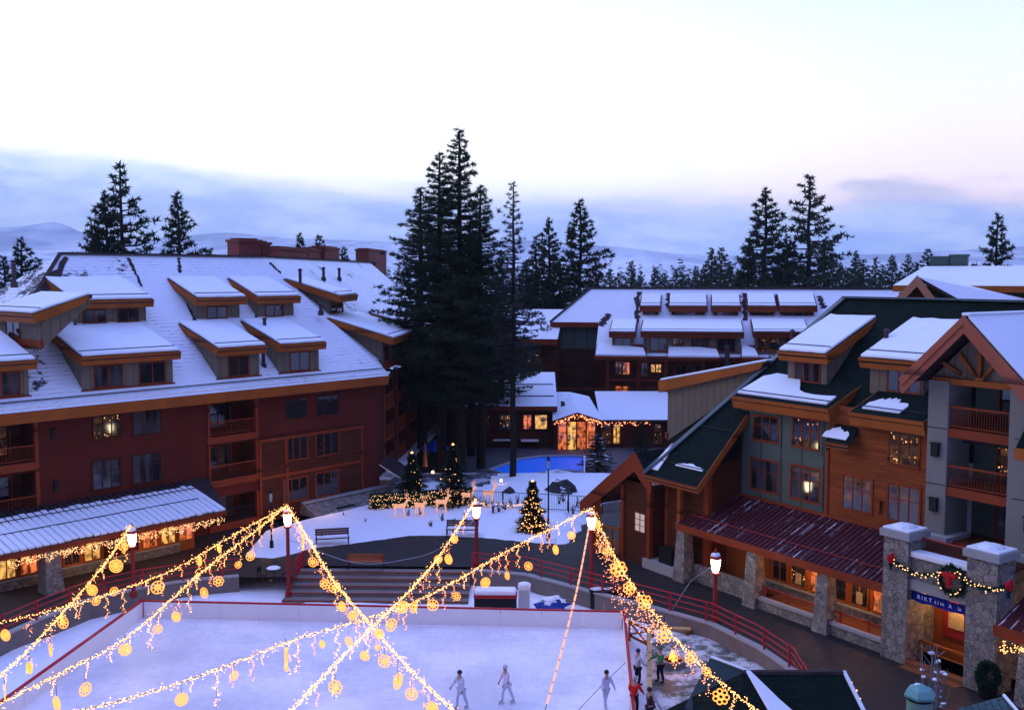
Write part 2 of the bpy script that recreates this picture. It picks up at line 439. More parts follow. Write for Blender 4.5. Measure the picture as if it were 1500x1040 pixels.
# ---------- world: dusk sky with a cloud bank over the hills ----------
W = bpy.data.worlds.new('World'); SC.world = W; W.use_nodes = True
wt = NT(W); wt.n.clear()
d = wt.n.new('ShaderNodeTexCoord').outputs['Generated']
x, y, z = wt.sep(d)
def ramp(f, stops):
    r = wt.n.new('ShaderNodeValToRGB'); e = r.color_ramp.elements
    while len(e) < len(stops): e.new(.5)
    for k, (p, c) in enumerate(stops): e[k].position = p; e[k].color = c + (1,)
    wt.l.new(f, r.inputs[0]); return r.outputs[0]
zen = (.47,.66,1.80)
front = ramp(z, [(0,(.6,.8,1.4)), (.05,(1.3,1.35,1.5)), (.10,(1.7,1.7,1.75)), (.18,(1.45,1.5,1.55)), (.27,(1.0,1.18,1.25)), (.42,(.78,1.0,1.6)), (.65,(.54,.75,1.80)), (1,zen)])
pink = ramp(z, [(0,(.6,.78,1.4)), (.04,(1.4,1.35,1.6)), (.065,(1.75,1.40,1.45)), (.10,(1.45,1.28,1.38)), (.18,(1.12,1.17,1.28)), (.27,(.80,1.02,1.2)), (.42,(.74,.96,1.6)), (.65,(.54,.75,1.80)), (1,zen)])
back = ramp(z, [(0,(.035,.032,.055)), (.25,(.038,.04,.09)), (.6,(.26,.33,.90)), (1,zen)])
sky = wt.mix(wt.smooth(x, .0, .42), front, pink)
n1 = wt.noise(wt.mapv(d, (3.2, 3.2, 11)), 1.0, 6, .6); n2 = wt.noise(wt.mapv(d, (11, 11, 38)), 1.0, 5, .6)
nn = wt.math('ADD', wt.math('MULTIPLY', n1, .7), wt.math('MULTIPLY', n2, .3))
top = wt.math('ADD', wt.math('SUBTRACT', .081, wt.math('MULTIPLY', x, .066)), wt.math('ADD', wt.math('MULTIPLY', wt.math('SUBTRACT', nn, .5), .12), wt.math('MULTIPLY', wt.math('SUBTRACT', wt.noise(wt.mapv(d, (2.2, 2.2, 5)), 1.0, 2), .5), .05)))
dz = wt.math('SUBTRACT', z, top)
mask = wt.math('SUBTRACT', 1.0, wt.smooth(dz, -.018, .013))
ccol = wt.mix(wt.smooth(n2, .38, .66), (.42,.66,1.5), (1.08,1.26,1.6))
ccol = wt.mix(wt.smooth(z, .0, .10), wt.mix(.5, ccol, (.34,.60,1.65)), wt.mix(.35, ccol, (.85,1.05,1.6)))
sky = wt.mix(wt.math('MULTIPLY', mask, .93), sky, ccol)
# thin wisps above the bank on the right
w1 = wt.math('MULTIPLY', wt.smooth(n1, .50, .62), wt.math('MULTIPLY', wt.smooth(z, .05, .09), wt.math('SUBTRACT', 1.0, wt.smooth(z, .11, .15))))
sky = wt.mix(wt.math('MULTIPLY', wt.math('MULTIPLY', w1, wt.smooth(x, .1, .35)), .85), sky, (.62,.66,.98))
allsky = wt.mix(wt.smooth(y, -.05, .55), back, sky)
allsky = wt.mix(wt.smooth(z, -.03, .0), (.10,.12,.34), allsky)
nis = wt.n.new('ShaderNodeTexSky'); nis.sky_type = 'NISHITA'; nis.sun_disc = False
nis.sun_elevation = math.radians(1.0); nis.sun_rotation = math.radians(-75); nis.altitude = 1900
add = wt.mix(.012, allsky, nis.outputs[0], 'ADD')
bg = wt.n.new('ShaderNodeBackground'); wt.l.new(add, bg.inputs[0]); bg.inputs[1].default_value = 1.0
wo = wt.n.new('ShaderNodeOutputWorld'); wt.l.new(bg.outputs[0], wo.inputs[0])
sl = bpy.data.lights.new('sun', 'SUN'); sl.energy = .55; sl.angle = math.radians(40); sl.color = (1.0,.96,.92)
so = bpy.data.objects.new('sun', sl); COL.objects.link(so); so.rotation_euler = V((.84, -.12, -.53)).to_track_quat('-Z', 'Y').to_euler()
cam = bpy.data.cameras.new('camera'); co = bpy.data.objects.new('camera', cam); COL.objects.link(co)
cam.sensor_width = 36; cam.lens = 36.0; cam.clip_end = 30000; cam.clip_start = .5
co.location = (0, 0, H); co.rotation_euler = (math.pi/2 - TH, 0, 0); SC.camera = co
SC.view_settings.view_transform = 'Standard'; SC.view_settings.look = 'None'; SC.view_settings.exposure = .16
SC.cycles.use_denoising = True; SC.cycles.max_bounces = 6; SC.cycles.sample_clamp_indirect = 4
def lamp(name, p, watts, c=(1,.62,.28), r=.15, parent=None):
    l = bpy.data.lights.new(name, 'POINT'); l.energy = watts; l.color = c; l.shadow_soft_size = r
    o = bpy.data.objects.new(name, l); COL.objects.link(o); o.location = p
    if parent: o.parent = parent
    return o
# ---------- shared building pieces ----------
def window(parent, x0, x1, z0, z1, y, nx=3, nz=2, fm=None, pm=None, M=None, out=.05, fw=.09, name='window', trim=None):
    """frame + muntins proud of plane y (facing -y), pane just in front of the wall"""
    fm = fm or TRIMR; pm = pm or GLASS
    b = MB(); ya, yb = y-out, y+.05
    b.box(x0-fw, x1+fw, ya, yb, z1, z1+fw); b.box(x0-fw, x1+fw, ya-.03, yb, z0-fw, z0)
    b.box(x0-fw, x0, ya, yb, z0, z1); b.box(x1, x1+fw, ya, yb, z0, z1)
    for k in range(1, nx):
        x = x0 + (x1-x0)*k/nx; b.box(x-.035, x+.035, ya+.01, yb, z0, z1)
    for k in range(1, nz):
        z = z0 + (z1-z0)*k/nz if nz > 2 else z0 + (z1-z0)*.62
        b.box(x0, x1, ya+.016, yb-.01, z-.02, z+.02)
    o = b.build(name, fm, parent, M)
    p = MB().box(x0+.001, x1-.001, y-.012, y+.03, z0+.001, z1-.001).build('pane', pm, o, M)
    return o
def dormer(parent, x0, x1, yf, zb, zt, pr, rp, M=None, wins=(), ohx=.28, ohf=.6, wall=None, snow=1, fm=None, rm=None, fh=.55, rakes=True, base=True):
    """shed dormer on roof plane z = rp[0] + rp[1]*y; pr = own pitch; zt = roof edge height at front"""
    wall = wall or TAN; fm = fm or TRIM; rm = rm or SHBROWN
    a, s = rp
    e = yf - ohf
    ym = (zt - pr*e - a) / (s - pr)             # own roof meets main roof
    zr = lambda y: zt + pr*(y - e)
    d = MB().prism([(x0, yf, zb-.6), (x0, yf, zr(yf)-.22), (x0, ym-.1, zr(ym-.1)-.22), (x0, ym+.3, zr(ym)-.5)], (x1-x0, 0, 0)).build('dormer', wall, parent, M)
    X0, X1 = x0-ohx, x1+ohx
    r = MB(); r.prism([(X0, e, zt), (X0, ym+.25, zr(ym+.25)), (X0, ym+.25, zr(ym+.25)-.24), (X0, e, zt-.24)], (X1-X0, 0, 0)); r.build('roof', rm, d, M)
    f = MB(); f.prism([(X0-.04, e-.05, zt+.02), (X0-.04, e+.0, zt+.02), (X0+.0, e+.22, zt-fh), (X0+.0, e+.12, zt-fh)], (X1-X0+.08, 0, 0))
    if rakes:
        for x in (X0-.045, X1+.005):
            f.prism([(x, e+.02, zt+.01), (x, ym+.1, zr(ym+.1)+.01), (x, ym-.3, zr(ym-.3)-.42), (x, e+.22, zt-fh+.03)], (.04, 0, 0))
    f.build('fascia', fm, d, M)
    if base:
        MB().box(x0-.12, x1+.12, yf-.1, yf+.1, zb-.45, zb).build('sill_board', TRIMR, d, M)
    if snow:
        t = .19
        sb = MB()
        n = max(4, int((X1-X0)/.7)); ridge = []
        jt = lambda: .05*R.random()
        q = [(X0+.05+(X1-X0-.1)*i/7, e+.02+jt(), 0) for i in range(8)]
        q += [(X1-.05-jt(), e+(ym-e)*i/5, 0) for i in range(1, 5)]
        q = [(x, y, zr(y)+.015) for x, y, _ in q] + [(X1-.1, ym+.15, zr(ym+.15)+.015)]
        k = 6
        for i in range(1, k):
            xx = X1-.1 - (X1-X0-.2)*i/k
            yy = ym+.15 - .35*abs(noise.noise(V((xx*1.3, zt, yf))))
            q.append((xx, yy, zr(yy)+.015))
        q.append((X0+.1, ym+.15, zr(ym+.15)+.015)); q += [(x, y, zr(y)+.015) for x, y in [(X0+.05+jt(), ym+.15+(e-ym)*i/5) for i in range(1, 5)]]
        sb.prism(q, (0, 0, t)).build('snow_cover', SNOWTOP, d, M, bevel=.10)
        MB().tube([(X0+.1, e+.55, zr(e+.55)+t+.045), (X1-.1, e+.55, zr(e+.55)+t+.045)], .028, 5).build('snow_guard', DARKMETAL, d, M)
    for w in wins:
        window(d, w[0], w[1], w[2], w[3], yf, w[4] if len(w) > 4 else 2, 1, TRIMR, w[5] if len(w) > 5 else GLASS, M)
    return d
def roof_slab(pts, mat, parent, M=None, th=.3, under=None, name='roof'):
    b = MB(); b.prism(pts, (0, 0, -th), m=1, mtop=0)
    return b.build(name, [mat, under or SHBROWN], parent, M)
def vent(parent, x, y, z, h, M=None, r=.14):
    b = MB(); b.lathe([(r*1.9, -.3), (r*1.6, .1), (r, .14), (r, h), (r*1.35, h), (r*1.35, h+.12), (r*.4, h+.2)], (x, y, z), 9)
    return b.build('vent_pipe', PIPE, parent, M)

# ================= LEFT LODGE =================
LB = Frame(-12.0, 85.6, math.atan2(.754, .657))
XL, XR = -31.7, 1.0
lodge = thing('hotel_lodge', 'long red stuccoed lodge on the left with two tiers of snowy shed dormers', 'building', LB.o, LB.a)
ZE, SP = 11.5, .837
rpl = (ZE + SP, SP)
W2a = math.atan2(.595, .804)
M2 = Matrix.Translation((XR, 0, 0)) @ Matrix.Rotation(W2a, 4, 'Z')          # long wing, local x runs away from the viewer
W2 = Frame(LB.w(XR, 0, 0).x, LB.w(XR, 0, 0).y, LB.a + W2a)
W0a = -math.pi/2
M0 = Matrix.Translation((XL, 11, 0)) @ Matrix.Rotation(W0a, 4, 'Z')        # hipped left end, local x runs towards the viewer
L2 = 47.0
ex2, n2v = V((.804, .595, 0)), V((.595, -.804, 0))
eaveC = V((1.33, -1, ZE)); ridC = V((-2.6, 11, ZE+12*SP)); zr = ridC.z
# roof planes
roof_slab([(XL-1, -1, ZE), eaveC, ridC, (XL+11, 11, zr)], SNOWROOF, lodge)
inv2 = M2.inverted(); c2, r2 = inv2 @ eaveC, inv2 @ ridC; zw = lambda y: ZE + SP*(y+1)
roof_slab([c2 + V((.012, 0, 0)), V((1.6, .35, zw(.35))), V((14, .35, zw(.35))), V((14, -1, ZE)), V((L2, -1, ZE)), V((L2, 11, zr)), r2 + V((.01, 0, 0))], SNOWROOF, lodge, M2)
roof_slab([(XL-1, 23, ZE), (XL-1, -1.01, ZE), (XL+11, 10.99, zr)], SNOWTHIN, lodge)
roof_slab([(XL-1, 23.01, ZE), (XL+11, 11.01, zr), ridC + V((0, .01, 0)), V((-6, 23.01, ZE))], SNOWTHIN, lodge)
bk = ridC - n2v*12; bk.z = ZE
roof_slab([ridC + ex2*L2, bk + ex2*L2, bk + ex2*6, ridC + ex2*.1], SNOWTHIN, lodge)
# bare shingle strips where snow slid off along hip and dormer cheeks
rl = random.Random(4)
def bare_strip(p, q, w, up, M=None, parent=lodge, mat=SHBROWN):
    p, q = V(p), V(q); t = q-p; n = 14; sd = t.cross(V(up)).normalized()
    A = []; B = []
    for i in range(n+1):
        c = p + t*(i/n); A.append(c + sd*w*(.15+.85*rl.random())); B.append(c - sd*w*(.15+.85*rl.random()))
    b = MB()
    for i in range(n):
        b.face([A[i], A[i+1], B[i+1], B[i]])
    return b.build('bare_shingle_strip', mat, parent, M)
up_l = V((0, -SP, 1)).normalized()
lift = V((0, -.02, .03))
bare_strip(V((XL+11.3, 10.6, zr-.3))+lift, V((XL+3.2, 2.9, ZE+3.9*SP))+lift, .55, up_l)
for px, py, qx, qy in ((188, 378, 208, 420), (262, 378, 263, 400), (100, 408, 118, 520), (262, 408, 285, 470), (395, 385, 412, 401), (352, 408, 378, 470)):
    def onr(px, py):
        y = 0
        for _ in range(40): y = (LB.hit(px, py, y)[1] - rpl[0])/rpl[1]*.5 + y*.5
        X, Z = LB.hit(px, py, y); return V((X, y, Z)) + lift
    bare_strip(onr(px, py), onr(qx, qy), .2, up_l)
# ridge cap and fascia boards
MB().beam((XL+11, 11, zr+.06), tuple(ridC + V((0, 0, .06))), .5, .12).beam(tuple(ridC + V((0, 0, .06))), tuple(ridC + ex2*L2 + V((0,0,.06))), .45, .1).beam((XL+11, 11, zr+.07), (XL-1, -1, ZE+.07), .3, .08).build('ridge_cap', SHBROWN, lodge)
fb = MB()
fb.prism([(XL-1, -1.06, ZE-.03), (XL-1, -1.0, ZE-.03), (XL-1, -.8, ZE-.75), (XL-1, -.9, ZE-.75)], (XR+1.33-XL, 0, 0))
fb.beam(M2 @ V((14, -1, ZE-.38)), M2 @ V((L2, -1, ZE-.38)), .08, .6)
fb.beam((XL-1, -1, ZE-.38), (XL-1, 23, ZE-.38), .08, .6)
fb.build('fascia', TRIM, lodge)
g = MB(); g.tube([(XL-1, -.45, ZE+.6), (1.2, -.45, ZE+.6)], .04, 5); g.tube([(-11, 3.0, ZE+4*SP+.1), (-7.6, 3.0, ZE+4*SP+.1)], .04, 5); g.tube([(-23.5, 2.6, ZE+3.6*SP+.1), (-21, 2.6, ZE+3.6*SP+.1)], .04, 5)
g.build('snow_guard', DARKMETAL, lodge)
lump = MB()
for i in range(46):
    x = XL-.7 + i*.74; y = -.86; lump.box(x, x+.735, y+.02*rl.random(), y+.22+.12*rl.random(), ZE+.10, ZE+.26+.07*rl.random())
lump.build('eave_snow', SNOWTOP, lodge, bevel=.05)
# front wall with balcony recesses
rec = []
bays = []
for (a, b) in ((305, 374), (-24, 51)):
    for (t, u) in ((592, 638), (651, 700), (708, 755)) if a > 0 else ((620, 675), (684, 738), (750, 790)):
        x0, x1, z0, z1 = LB.rect(a, t, b, u)
        bays.append((x0, x1, z0, z1))
lv = [(1.6, 3.6), (4.9, 7.5), (8.15, 10.75)]
bx = sorted({(round(b[0], 2), round(b[1], 2)) for b in bays if True})
xa0, xa1 = LB.hit(305, 660)[0], LB.hit(374, 660)[0]
xb0, xb1 = LB.hit(-30, 680)[0], LB.hit(51, 680)[0]
holes = []
for (a, b) in ((xa0, xa1), (xb0, xb1)):
    for z0, z1 in lv: holes.append((a, b, z0, z1))
MB().wall(XL, XR, .8, ZE-.3, holes, 0, 2.0, 0, 1).build('front_wall', [STUCCO, DARKCEDAR], lodge)
for (a, b) in ((xa0, xa1), (xb0, xb1)):
    for i, (z0, z1) in enumerate(lv):
        bal = MB(); bal.box(a-.1, b+.1, -.12, .15, z0-.52, z0-.02); bal.box(a-.05, a+.12, -.14, .12, z0, z1); bal.box(b-.02, b+.22, -.14, .12, z0-.5, z1)
        bal.box(a, b, .12, 1.99, z0-.3, z0-.005)
        o = bal.build('balcony', TRIMR, lodge)
        rb = MB(); rb.box(a+.1, b-.02, -.07, -.01, z0+1.0, z0+1.08); rb.box(a+.1, b-.02, -.05, -.01, z0+.12, z0+.17)
        n = int((b-a)/.14)
        for k in range(1, n): rb.box(a+(b-a)*k/n-.012, a+(b-a)*k/n+.012, -.045, -.02, z0+.17, z0+1.0)
        rb.build('railing', TRIMR if i else DARKMETAL, o)
        MB().box(a, b, 1.98, 2.05, z0, z1).build('back_wall', DARKCEDAR, o)
        window(lodge, a+.25*(b-a), a+.78*(b-a), z0+.05, z0+2.1, 1.97, 2, 1, TRIMR, GLASSBLUE if i != 2 else GLASS, name='balcony_door')
# windows in the stucco
for (a, t, b, u), pm in (((137, 606, 176, 640), PAINTGLINT), ((195, 601, 235, 635), GLASSBLUE), ((136, 674, 176, 714), GLASSBLUE), ((195, 665, 235, 705), GLASSBLUE),
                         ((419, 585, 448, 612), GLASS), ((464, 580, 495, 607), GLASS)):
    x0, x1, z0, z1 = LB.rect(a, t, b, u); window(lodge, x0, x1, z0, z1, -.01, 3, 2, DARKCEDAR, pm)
# timber clad bay at right
x0, x1, z0, z1 = LB.rect(378, 632, 530, 740)
z1 = LB.hit(530, 624)[1]
c = MB(); c.box(x0, x1, -.16, -.005, 1.6, z1)
c.build('timber_cladding', DARKCEDAR, lodge)
c = MB()
for xx in (x0, x0+(x1-x0)*.24, x1-.2): c.box(xx, xx+.2, -.22, -.1, 1.6, z1)
for zz in (z1-.02, LB.hit(452, 688)[1]): c.box(x0, x1, -.23, -.1, zz-.12, zz+.12)
c.build('timber_frame', TRIMR, lodge)
for a, t, b, u in ((418, 641, 449, 672), (463, 633, 495, 665), (416, 701, 449, 732), (463, 691, 495, 724)):
    X0, X1, Z0, Z1 = LB.rect(a, t, b, u, -.16); window(lodge, X0, X1, Z0, Z1, -.17, 3, 1, TRIMR, GLASS, out=.07, fw=.12)
# wall lights
for px, py in ((77, 636), (81, 712)):
    X, Z = LB.hit(px, py); MB().box(X-.12, X+.12, -.16, -.005, Z-.28, Z+.28).box(X-.15, X+.15, -.2, -.005, Z+.28, Z+.34).build('wall_lantern', DARKMETAL, lodge)
# stone plinth on the right part
X0 = LB.hit(440, 790)[0]
MB().prism([(X0, -.005, .5), (X0, -.005, 1.9), (X0, -.3, 1.9), (X0, -2.7, .85), (X0, -2.7, .5)], (XR+.4-X0, 0, 0)).build('stone_base', STONE, lodge)
MB().box(X0-.05, XR+.45, -.55, -.006, 1.905, 2.05).build('base_cap', STONECAP, lodge)
X, Z = LB.hit(503, 744, -1.4); MB().box(X-.9, X+.9, -1.75, -1.2, Z-.2, Z+.2).build('wall_vent', DARKMETAL, lodge)
# wing running back
MB().wall(0, L2, .8, ZE-.3, [(3+6*i, 6.6+6*i, z0, z0+2.3) for i in range(7) for z0 in (2.9, 5.6, 8.4)], 0, 1.2, 0, 1).build('wing_wall', [DARKCEDAR, DARKCEDAR], lodge, M2)
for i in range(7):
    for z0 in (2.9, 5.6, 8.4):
        window(lodge, 3.4+6*i, 6.2+6*i, z0+.02, z0+2.0, 1.15, 2, 1, TRIMR, GLASSBLUE if (i+int(z0)) % 3 else PAINTGLINT, M2)
        b = MB().box(2.9+6*i, 6.7+6*i, -.06, .1, z0-.35, z0).box(2.9+6*i, 6.7+6*i, -.03, .03, z0+.98, z0+1.06)
        for k in range(24): b.box(2.96+6*i+k*.158, 2.99+6*i+k*.158, -.02, .01, z0, z0+.98)
        b.build('balcony_rail', TRIMR, lodge, M2)
MB().box(.2, L2, -.8, -.006, .6, 2.5).build('stone_base', STONE, lodge, M2)
MB().box(.1, L2, -1.0, -.006, 2.505, 2.75).build('base_snow', SNOWTOP, lodge, M2)
for i in range(8): MB().box(1.9+6*i, 2.2+6*i, -.12, -.004, 2.75, ZE-.7).build('timber_post', TRIMR, lodge, M2)
# left end wall and back walls (seen only from the side)
MB().face([(XL, 22, .8), (XL, 0, .8), (XL, 0, ZE-.3), (XL, 22, ZE-.3)]).build('end_wall', STUCCO, lodge)
# dormers
def ldorm(a, b, top, yf, zb, zt, pr, wins, **k):
    X0, X1 = LB.hit(a, top, yf)[0], LB.hit(b, top, yf)[0]; w = X1-X0
    ws = [(X0+w*p, X0+w*q, zb+.12, zt-.72, 2, g) for p, q, g in wins]
    dormer(lodge, X0, X1, yf, zb, zt, pr, rpl, None, ws, **k)
ldorm(120, 253, 540, .05, 12.4, 14.6, .32, ((.13, .42, GLASSBLUE), (.62, .90, GLASS)))
ldorm(-64, 42, 560, .05, 12.4, 14.6, .32, ((.1, .38, GLASS), (.62, .86, GLASSBLUE)))
ldorm(318, 380, 538, .05, 12.4, 14.6, .32, ((.28, .72, GLASS),))
ldorm(409, 467, 528, .05, 12.4, 14.6, .32, ((.28, .74, GLASS),))
ldorm(108, 214, 462, 5.05, 16.5, 18.15, .35, ((.13, .42, GLASSBLUE), (.60, .88, GLASS)))
ldorm(288, 351, 458, 5.05, 16.5, 18.15, .35, ((.25, .68, GLASSBLUE),))
ldorm(376, 430, 455, 5.05, 16.5, 18.15, .35, ((.25, .70, GLASS),))
# hip end dormer, facing left
W0 = Frame(LB.w(XL, 11, 0).x, LB.w(XL, 11, 0).y, LB.a+W0a); hx = W0.hit(58, 447, 4.4)[0]
dormer(lodge, hx-6.5, hx, 4.4, 15.8, 17.5, .3, rpl, M0, [(hx-5, hx-3, 15.95, 16.9)], fh=.6)
# wing dormers
dormer(lodge, 2.2, 12.0, .1, 12.2, 14.5, .30, rpl, M2, [(3, 5, 12.4, 13.7), (8, 11, 12.4, 13.7)], ohf=1.2, ohx=.8)
dormer(lodge, 3.2, 8.5, 5.0, 16.4, 18.1, .30, rpl, M2, [(4, 5.4, 16.6, 17.4), (6, 7.8, 16.6, 17.4)], ohf=1.2, ohx=.7)
for k in range(3):
    dormer(lodge, 17+10*k, 23.5+10*k, .1, 12.2, 14.5, .30, rpl, M2, [(18.5+10*k, 22+10*k, 12.4, 13.7)], ohf=1.0)
    MB().prism([(16+10*k, -2.0, 8.1), (16+10*k, 0, 8.7), (16+10*k, 0, 8.55), (16+10*k, -2.0, 7.95)], (5, 0, 0)).build('balcony_canopy', TRIMR, lodge, M2)
    MB().box(16.1+10*k, 20.9+10*k, -1.95, -1.0, 8.36, 8.62).build('canopy_snow', SNOWTOP, lodge, M2, bevel=.05)
for px, py, h in ((440, 427, 1.5), (474, 412, .9), (497, 412, .9), (470, 462, .6)):
    y = 4
    for _ in range(40): y = (W2.hit(px, py, y)[1] - rpl[0])/rpl[1]*.5 + y*.5
    X, Z = W2.hit(px, py, y); vent(lodge, X, y, Z+.3, h, M2)
for px, py, h in ((21, 415, 1.2),):
    X, Z = LB.hit(px, py, 5.5); vent(lodge, X, 5.5, Z, h)
for px, py, h in ((388, 495, 1.8), (386, 535, 1.5)):
    y = 1
    for _ in range(40): y = (LB.hit(px, py, y)[1] - rpl[0])/rpl[1]*.5 + y*.5
    X, Z = LB.hit(px, py, y); vent(lodge, X, y, Z, h*.8)
# chimneys on the ridge
def chimney(fr, a, b, top, y, M=None):
    x0, x1 = fr.hit(a, top+10, y)[0], fr.hit(b, top+10, y)[0]; zt = fr.hit((a+b)/2, top, y)[1]
    MB().box(x0, x1, y, y+1.8, 17, zt-.35).box(x0-.12, x1+.12, y-.12, y+1.92, zt-.35, zt-.12).box(x0+.2, x1-.2, y+.2, y+1.6, zt-.12, zt).build('chimney', BRICK, lodge, M)
chimney(LB, 350, 382, 349, 12.5); chimney(LB, 383, 396, 353, 12.9)
chimney(W2, 411, 449, 362, 12.4, M2); chimney(W2, 452, 470, 363, 12.8, M2); chimney(W2, 476, 497, 361, 12.4, M2); chimney(W2, 540, 566, 365, 12.4, M2)

# shop awning along the front
AX1 = LB.hit(331, 757, -5.3)[0]; AZ0, AZ1 = 3.95, 5.25
AT = LB.hit(299, 711)[0]
aw = MB(); aw.prism([(XL-1, -5.4, AZ0), (AX1, -5.4, AZ0), (AT+.3, -.02, AZ1), (XL-1, -.02, AZ1)], (0, 0, -.12)).build('awning_roof', DARKSEAM, lodge)
azr = lambda y: AZ0 + (AZ1-AZ0)*(y+5.4)/5.38
sn = MB(); n = 34
for i in range(n):
    xa = XL-1 + (AX1-XL+1)*i/n; xb = XL-1 + (AX1-XL+1)*(i+1)/n
    back = -.95 - .25*rl.random()
    k = lambda x, y: min(x, AX1 + (AT+.3-AX1)*(y+5.4)/5.38)
    fr = -5.36 + .12*rl.random()*(rl.random() < .5)
    gy = -3.2
    sn.prism([(k(xa+.02, fr), fr, azr(fr)+.004), (k(xb-.05, fr), fr, azr(fr)+.004), (k(xb-.05, gy-.06), gy-.06, azr(gy-.06)+.004), (k(xa+.02, gy-.06), gy-.06, azr(gy-.06)+.004)], (0, 0, .12+.03*rl.random()))
    sn.prism([(k(xa+.01, gy), gy, azr(gy)+.004), (k(xb-.02, gy), gy, azr(gy)+.004), (k(xb-.06, back), back, azr(back)+.004), (k(xa+.03, back), back, azr(back)+.004)], (0, 0, .13))
sn.build('awning_snow', SNOWTOP, lodge, bevel=.03)
sm = MB()
for i in range(n):
    xa = XL-1 + (AX1-XL+1)*i/n
    sm.beam((xa, -1.9, azr(-1.9)+.05), (min(xa, AT+.2), -.05, azr(-.05)+.05), .05, .12)
sm.tube([(XL-1, -1.7, azr(-1.7)+.17), (AT+.6, -1.7, azr(-1.7)+.17)], .03, 5); sm.tube([(XL-1, -3.23, azr(-3.23)+.15), (AX1-.8, -3.23, azr(-3.23)+.15)], .035, 5)
sm.build('awning_seams', DARKSEAM, lodge)
MB().box(XL-1, AX1, -5.46, -5.36, AZ0-.28, AZ0-.02).box(XL-1, AX1-.3, -5.3, -5.1, AZ0-.35, AZ0-.15).build('awning_fascia', TRIMR, lodge)
# arcade behind it: stone pillars, knee wall, shop windows, doors
def pillar(parent, x, y, z0, z1, w0, w1, M=None):
    b = MB(); a, c = w0/2, w1/2
    b._add([(x-a,y-a,z0),(x+a,y-a,z0),(x+a,y+a,z0),(x-a,y+a,z0),(x-c,y-c,z1),(x+c,y-c,z1),(x+c,y+c,z1),(x-c,y+c,z1)],
           [(3,2,1,0),(4,5,6,7),(0,1,5,4),(1,2,6,5),(2,3,7,6),(3,0,4,7)], 0)
    return b.build('stone_pillar', STONE, parent, M)
xp = LB.hit(76, 860, -4.9)[0]
for x in (xp, xp-8): pillar(lodge, x, -4.8, .9, AZ0-.2, 1.15, .8)
SY = -2.5
AXW = LB.hit(285, 800, SY)[0]
MB().box(XL, AXW, SY, SY+.25, 1.0, 4.35).build('shopfront_wall', TRIM, lodge)
MB().box(XL, AXW-1.2, SY-.14, SY-.004, 1.0, 1.52).build('knee_wall', STONE, lodge)
MB().box(XL, AXW-1.2, SY-.2, SY-.0045, 1.525, 1.62).build('window_ledge', STONECAP, lodge)
MB().box(XL, AX1, -4.6, -1.0, 3.72, 3.78).build('arcade_ceiling', TRIM, lodge)
w = (AXW-XL)
nb = 10
for i in range(nb):
    a = XL + w*i/nb; b = a + w/nb
    if i in (5,):
        MB().box(a+.1, b-.1, SY-.06, SY-.005, 1.02, 3.3).build('shop_door', DARKCEDAR, lodge); continue
    pm = (LITGLASS, LITRED, LITGLASS, PAINTGLINT, LITGLASS, LITRED, PAINTGLINT, LITRED, LITGLASS, LITRED)[i]
    window(lodge, a+.18, b-.18, 1.75, 3.35, SY-.01, 2, 1, TRIM, pm, name='shop_window')
for i in range(5):
    p = LB.w(XL+5+i*4.6, -3.7, 3.3); lamp('arcade_light', p, 60, (1, .50, .18), .12)
# lean-to entry with metal roof at the right end of the plinth
lx0, lx1 = .9, 4.6
for k, (rx, ry) in enumerate(((0, 0),)):
    pass
MB().prism([(-2.2, -3.0, 2.7), (1.6, -3.0, 2.7), (1.6, -.5, 4.3), (-2.2, -.5, 4.3)], (0, 0, -.1)).build('lean_to_roof', SNOWTOP, lodge, M2)
ls = MB()
for k in range(9): ls.beam((-2.15+k*.463, -3.02, 2.75), (-2.15+k*.463, -.5, 4.36), .17, .07)
ls.build('lean_to_seams', DARKSEAM, lodge, M2)
ls = MB()
for x in (-2.1, 1.3): ls.box(x, x+.2, -2.8, -2.6, .8, 2.7)
ls.build('lean_to_post', TRIMR, lodge, M2)
# ================= RIGHT LODGE =================
RA = math.atan2(-.836, .548)
RB = Frame(14.4, 63.5, RA)
rl = random.Random(9)
inn = thing('mountain_inn', 'timber and grey inn on the right with dark green roof and red arcade awning', 'building', RB.o, RB.a)
ra, rs = 11.6, 1.0
rpr = (ra, rs)
RY, RZ = 6.9, 18.5
# main roof: upper plane, then eave portions
XE = 34.0
UX = 2.0
cat = -4.3
hipL = lambda z: -4.35 + (UX+4.35)*(z-7.3)/(RZ-7.3)
e0, e1 = RB.hit(1211, 630, -.8)[0], RB.hit(1244, 640, -.8)[0]
roof_slab([(UX, RY, RZ), (XE, RY, RZ), (XE, .25, 11.85), (e1, .25, 11.85), (e1, -.9, 10.7), (e0, -.9, 10.7), (e0, .25, 11.85), (.6, .25, 11.85), (.6, cat, 7.3), (-4.35, cat, 7.3)], SHGREEN, inn)
roof_slab([(UX-.01, RY+.01, RZ), (-4.36, cat+.01, 7.3), (-4.36, 18.1, 7.3)], SHGREEN, inn)
roof_slab([(UX, RY+.02, RZ), (-4.35, 18.12, 7.3), (XE, 18.12, 7.3), (XE, RY+.02, RZ)], SHGREENS, inn)
MB().beam((UX, RY, RZ+.05), (-4.35, cat, 7.35), .7, .08).beam((UX, RY, RZ+.06), (XE, RY, RZ+.06), .5, .1).build('ridge_cap', plain('blue_green_cap', (.06,.095,.11), .5, .2, 2), inn)
f = MB()
f.prism([(-4.4, cat-.05, 7.22), (-4.4, cat, 7.22), (-4.4, cat+.2, 6.85), (-4.4, cat+.1, 6.85)], (5.0, 0, 0))
f.build('fascia', TRIM, inn)
f = MB(); f.prism([(e0, -.95, 10.62), (e0, -.9, 10.62), (e0, -.7, 10.3), (e0, -.8, 10.3)], (e1-e0, 0, 0)); f.build('eave_board', TRIM, inn)
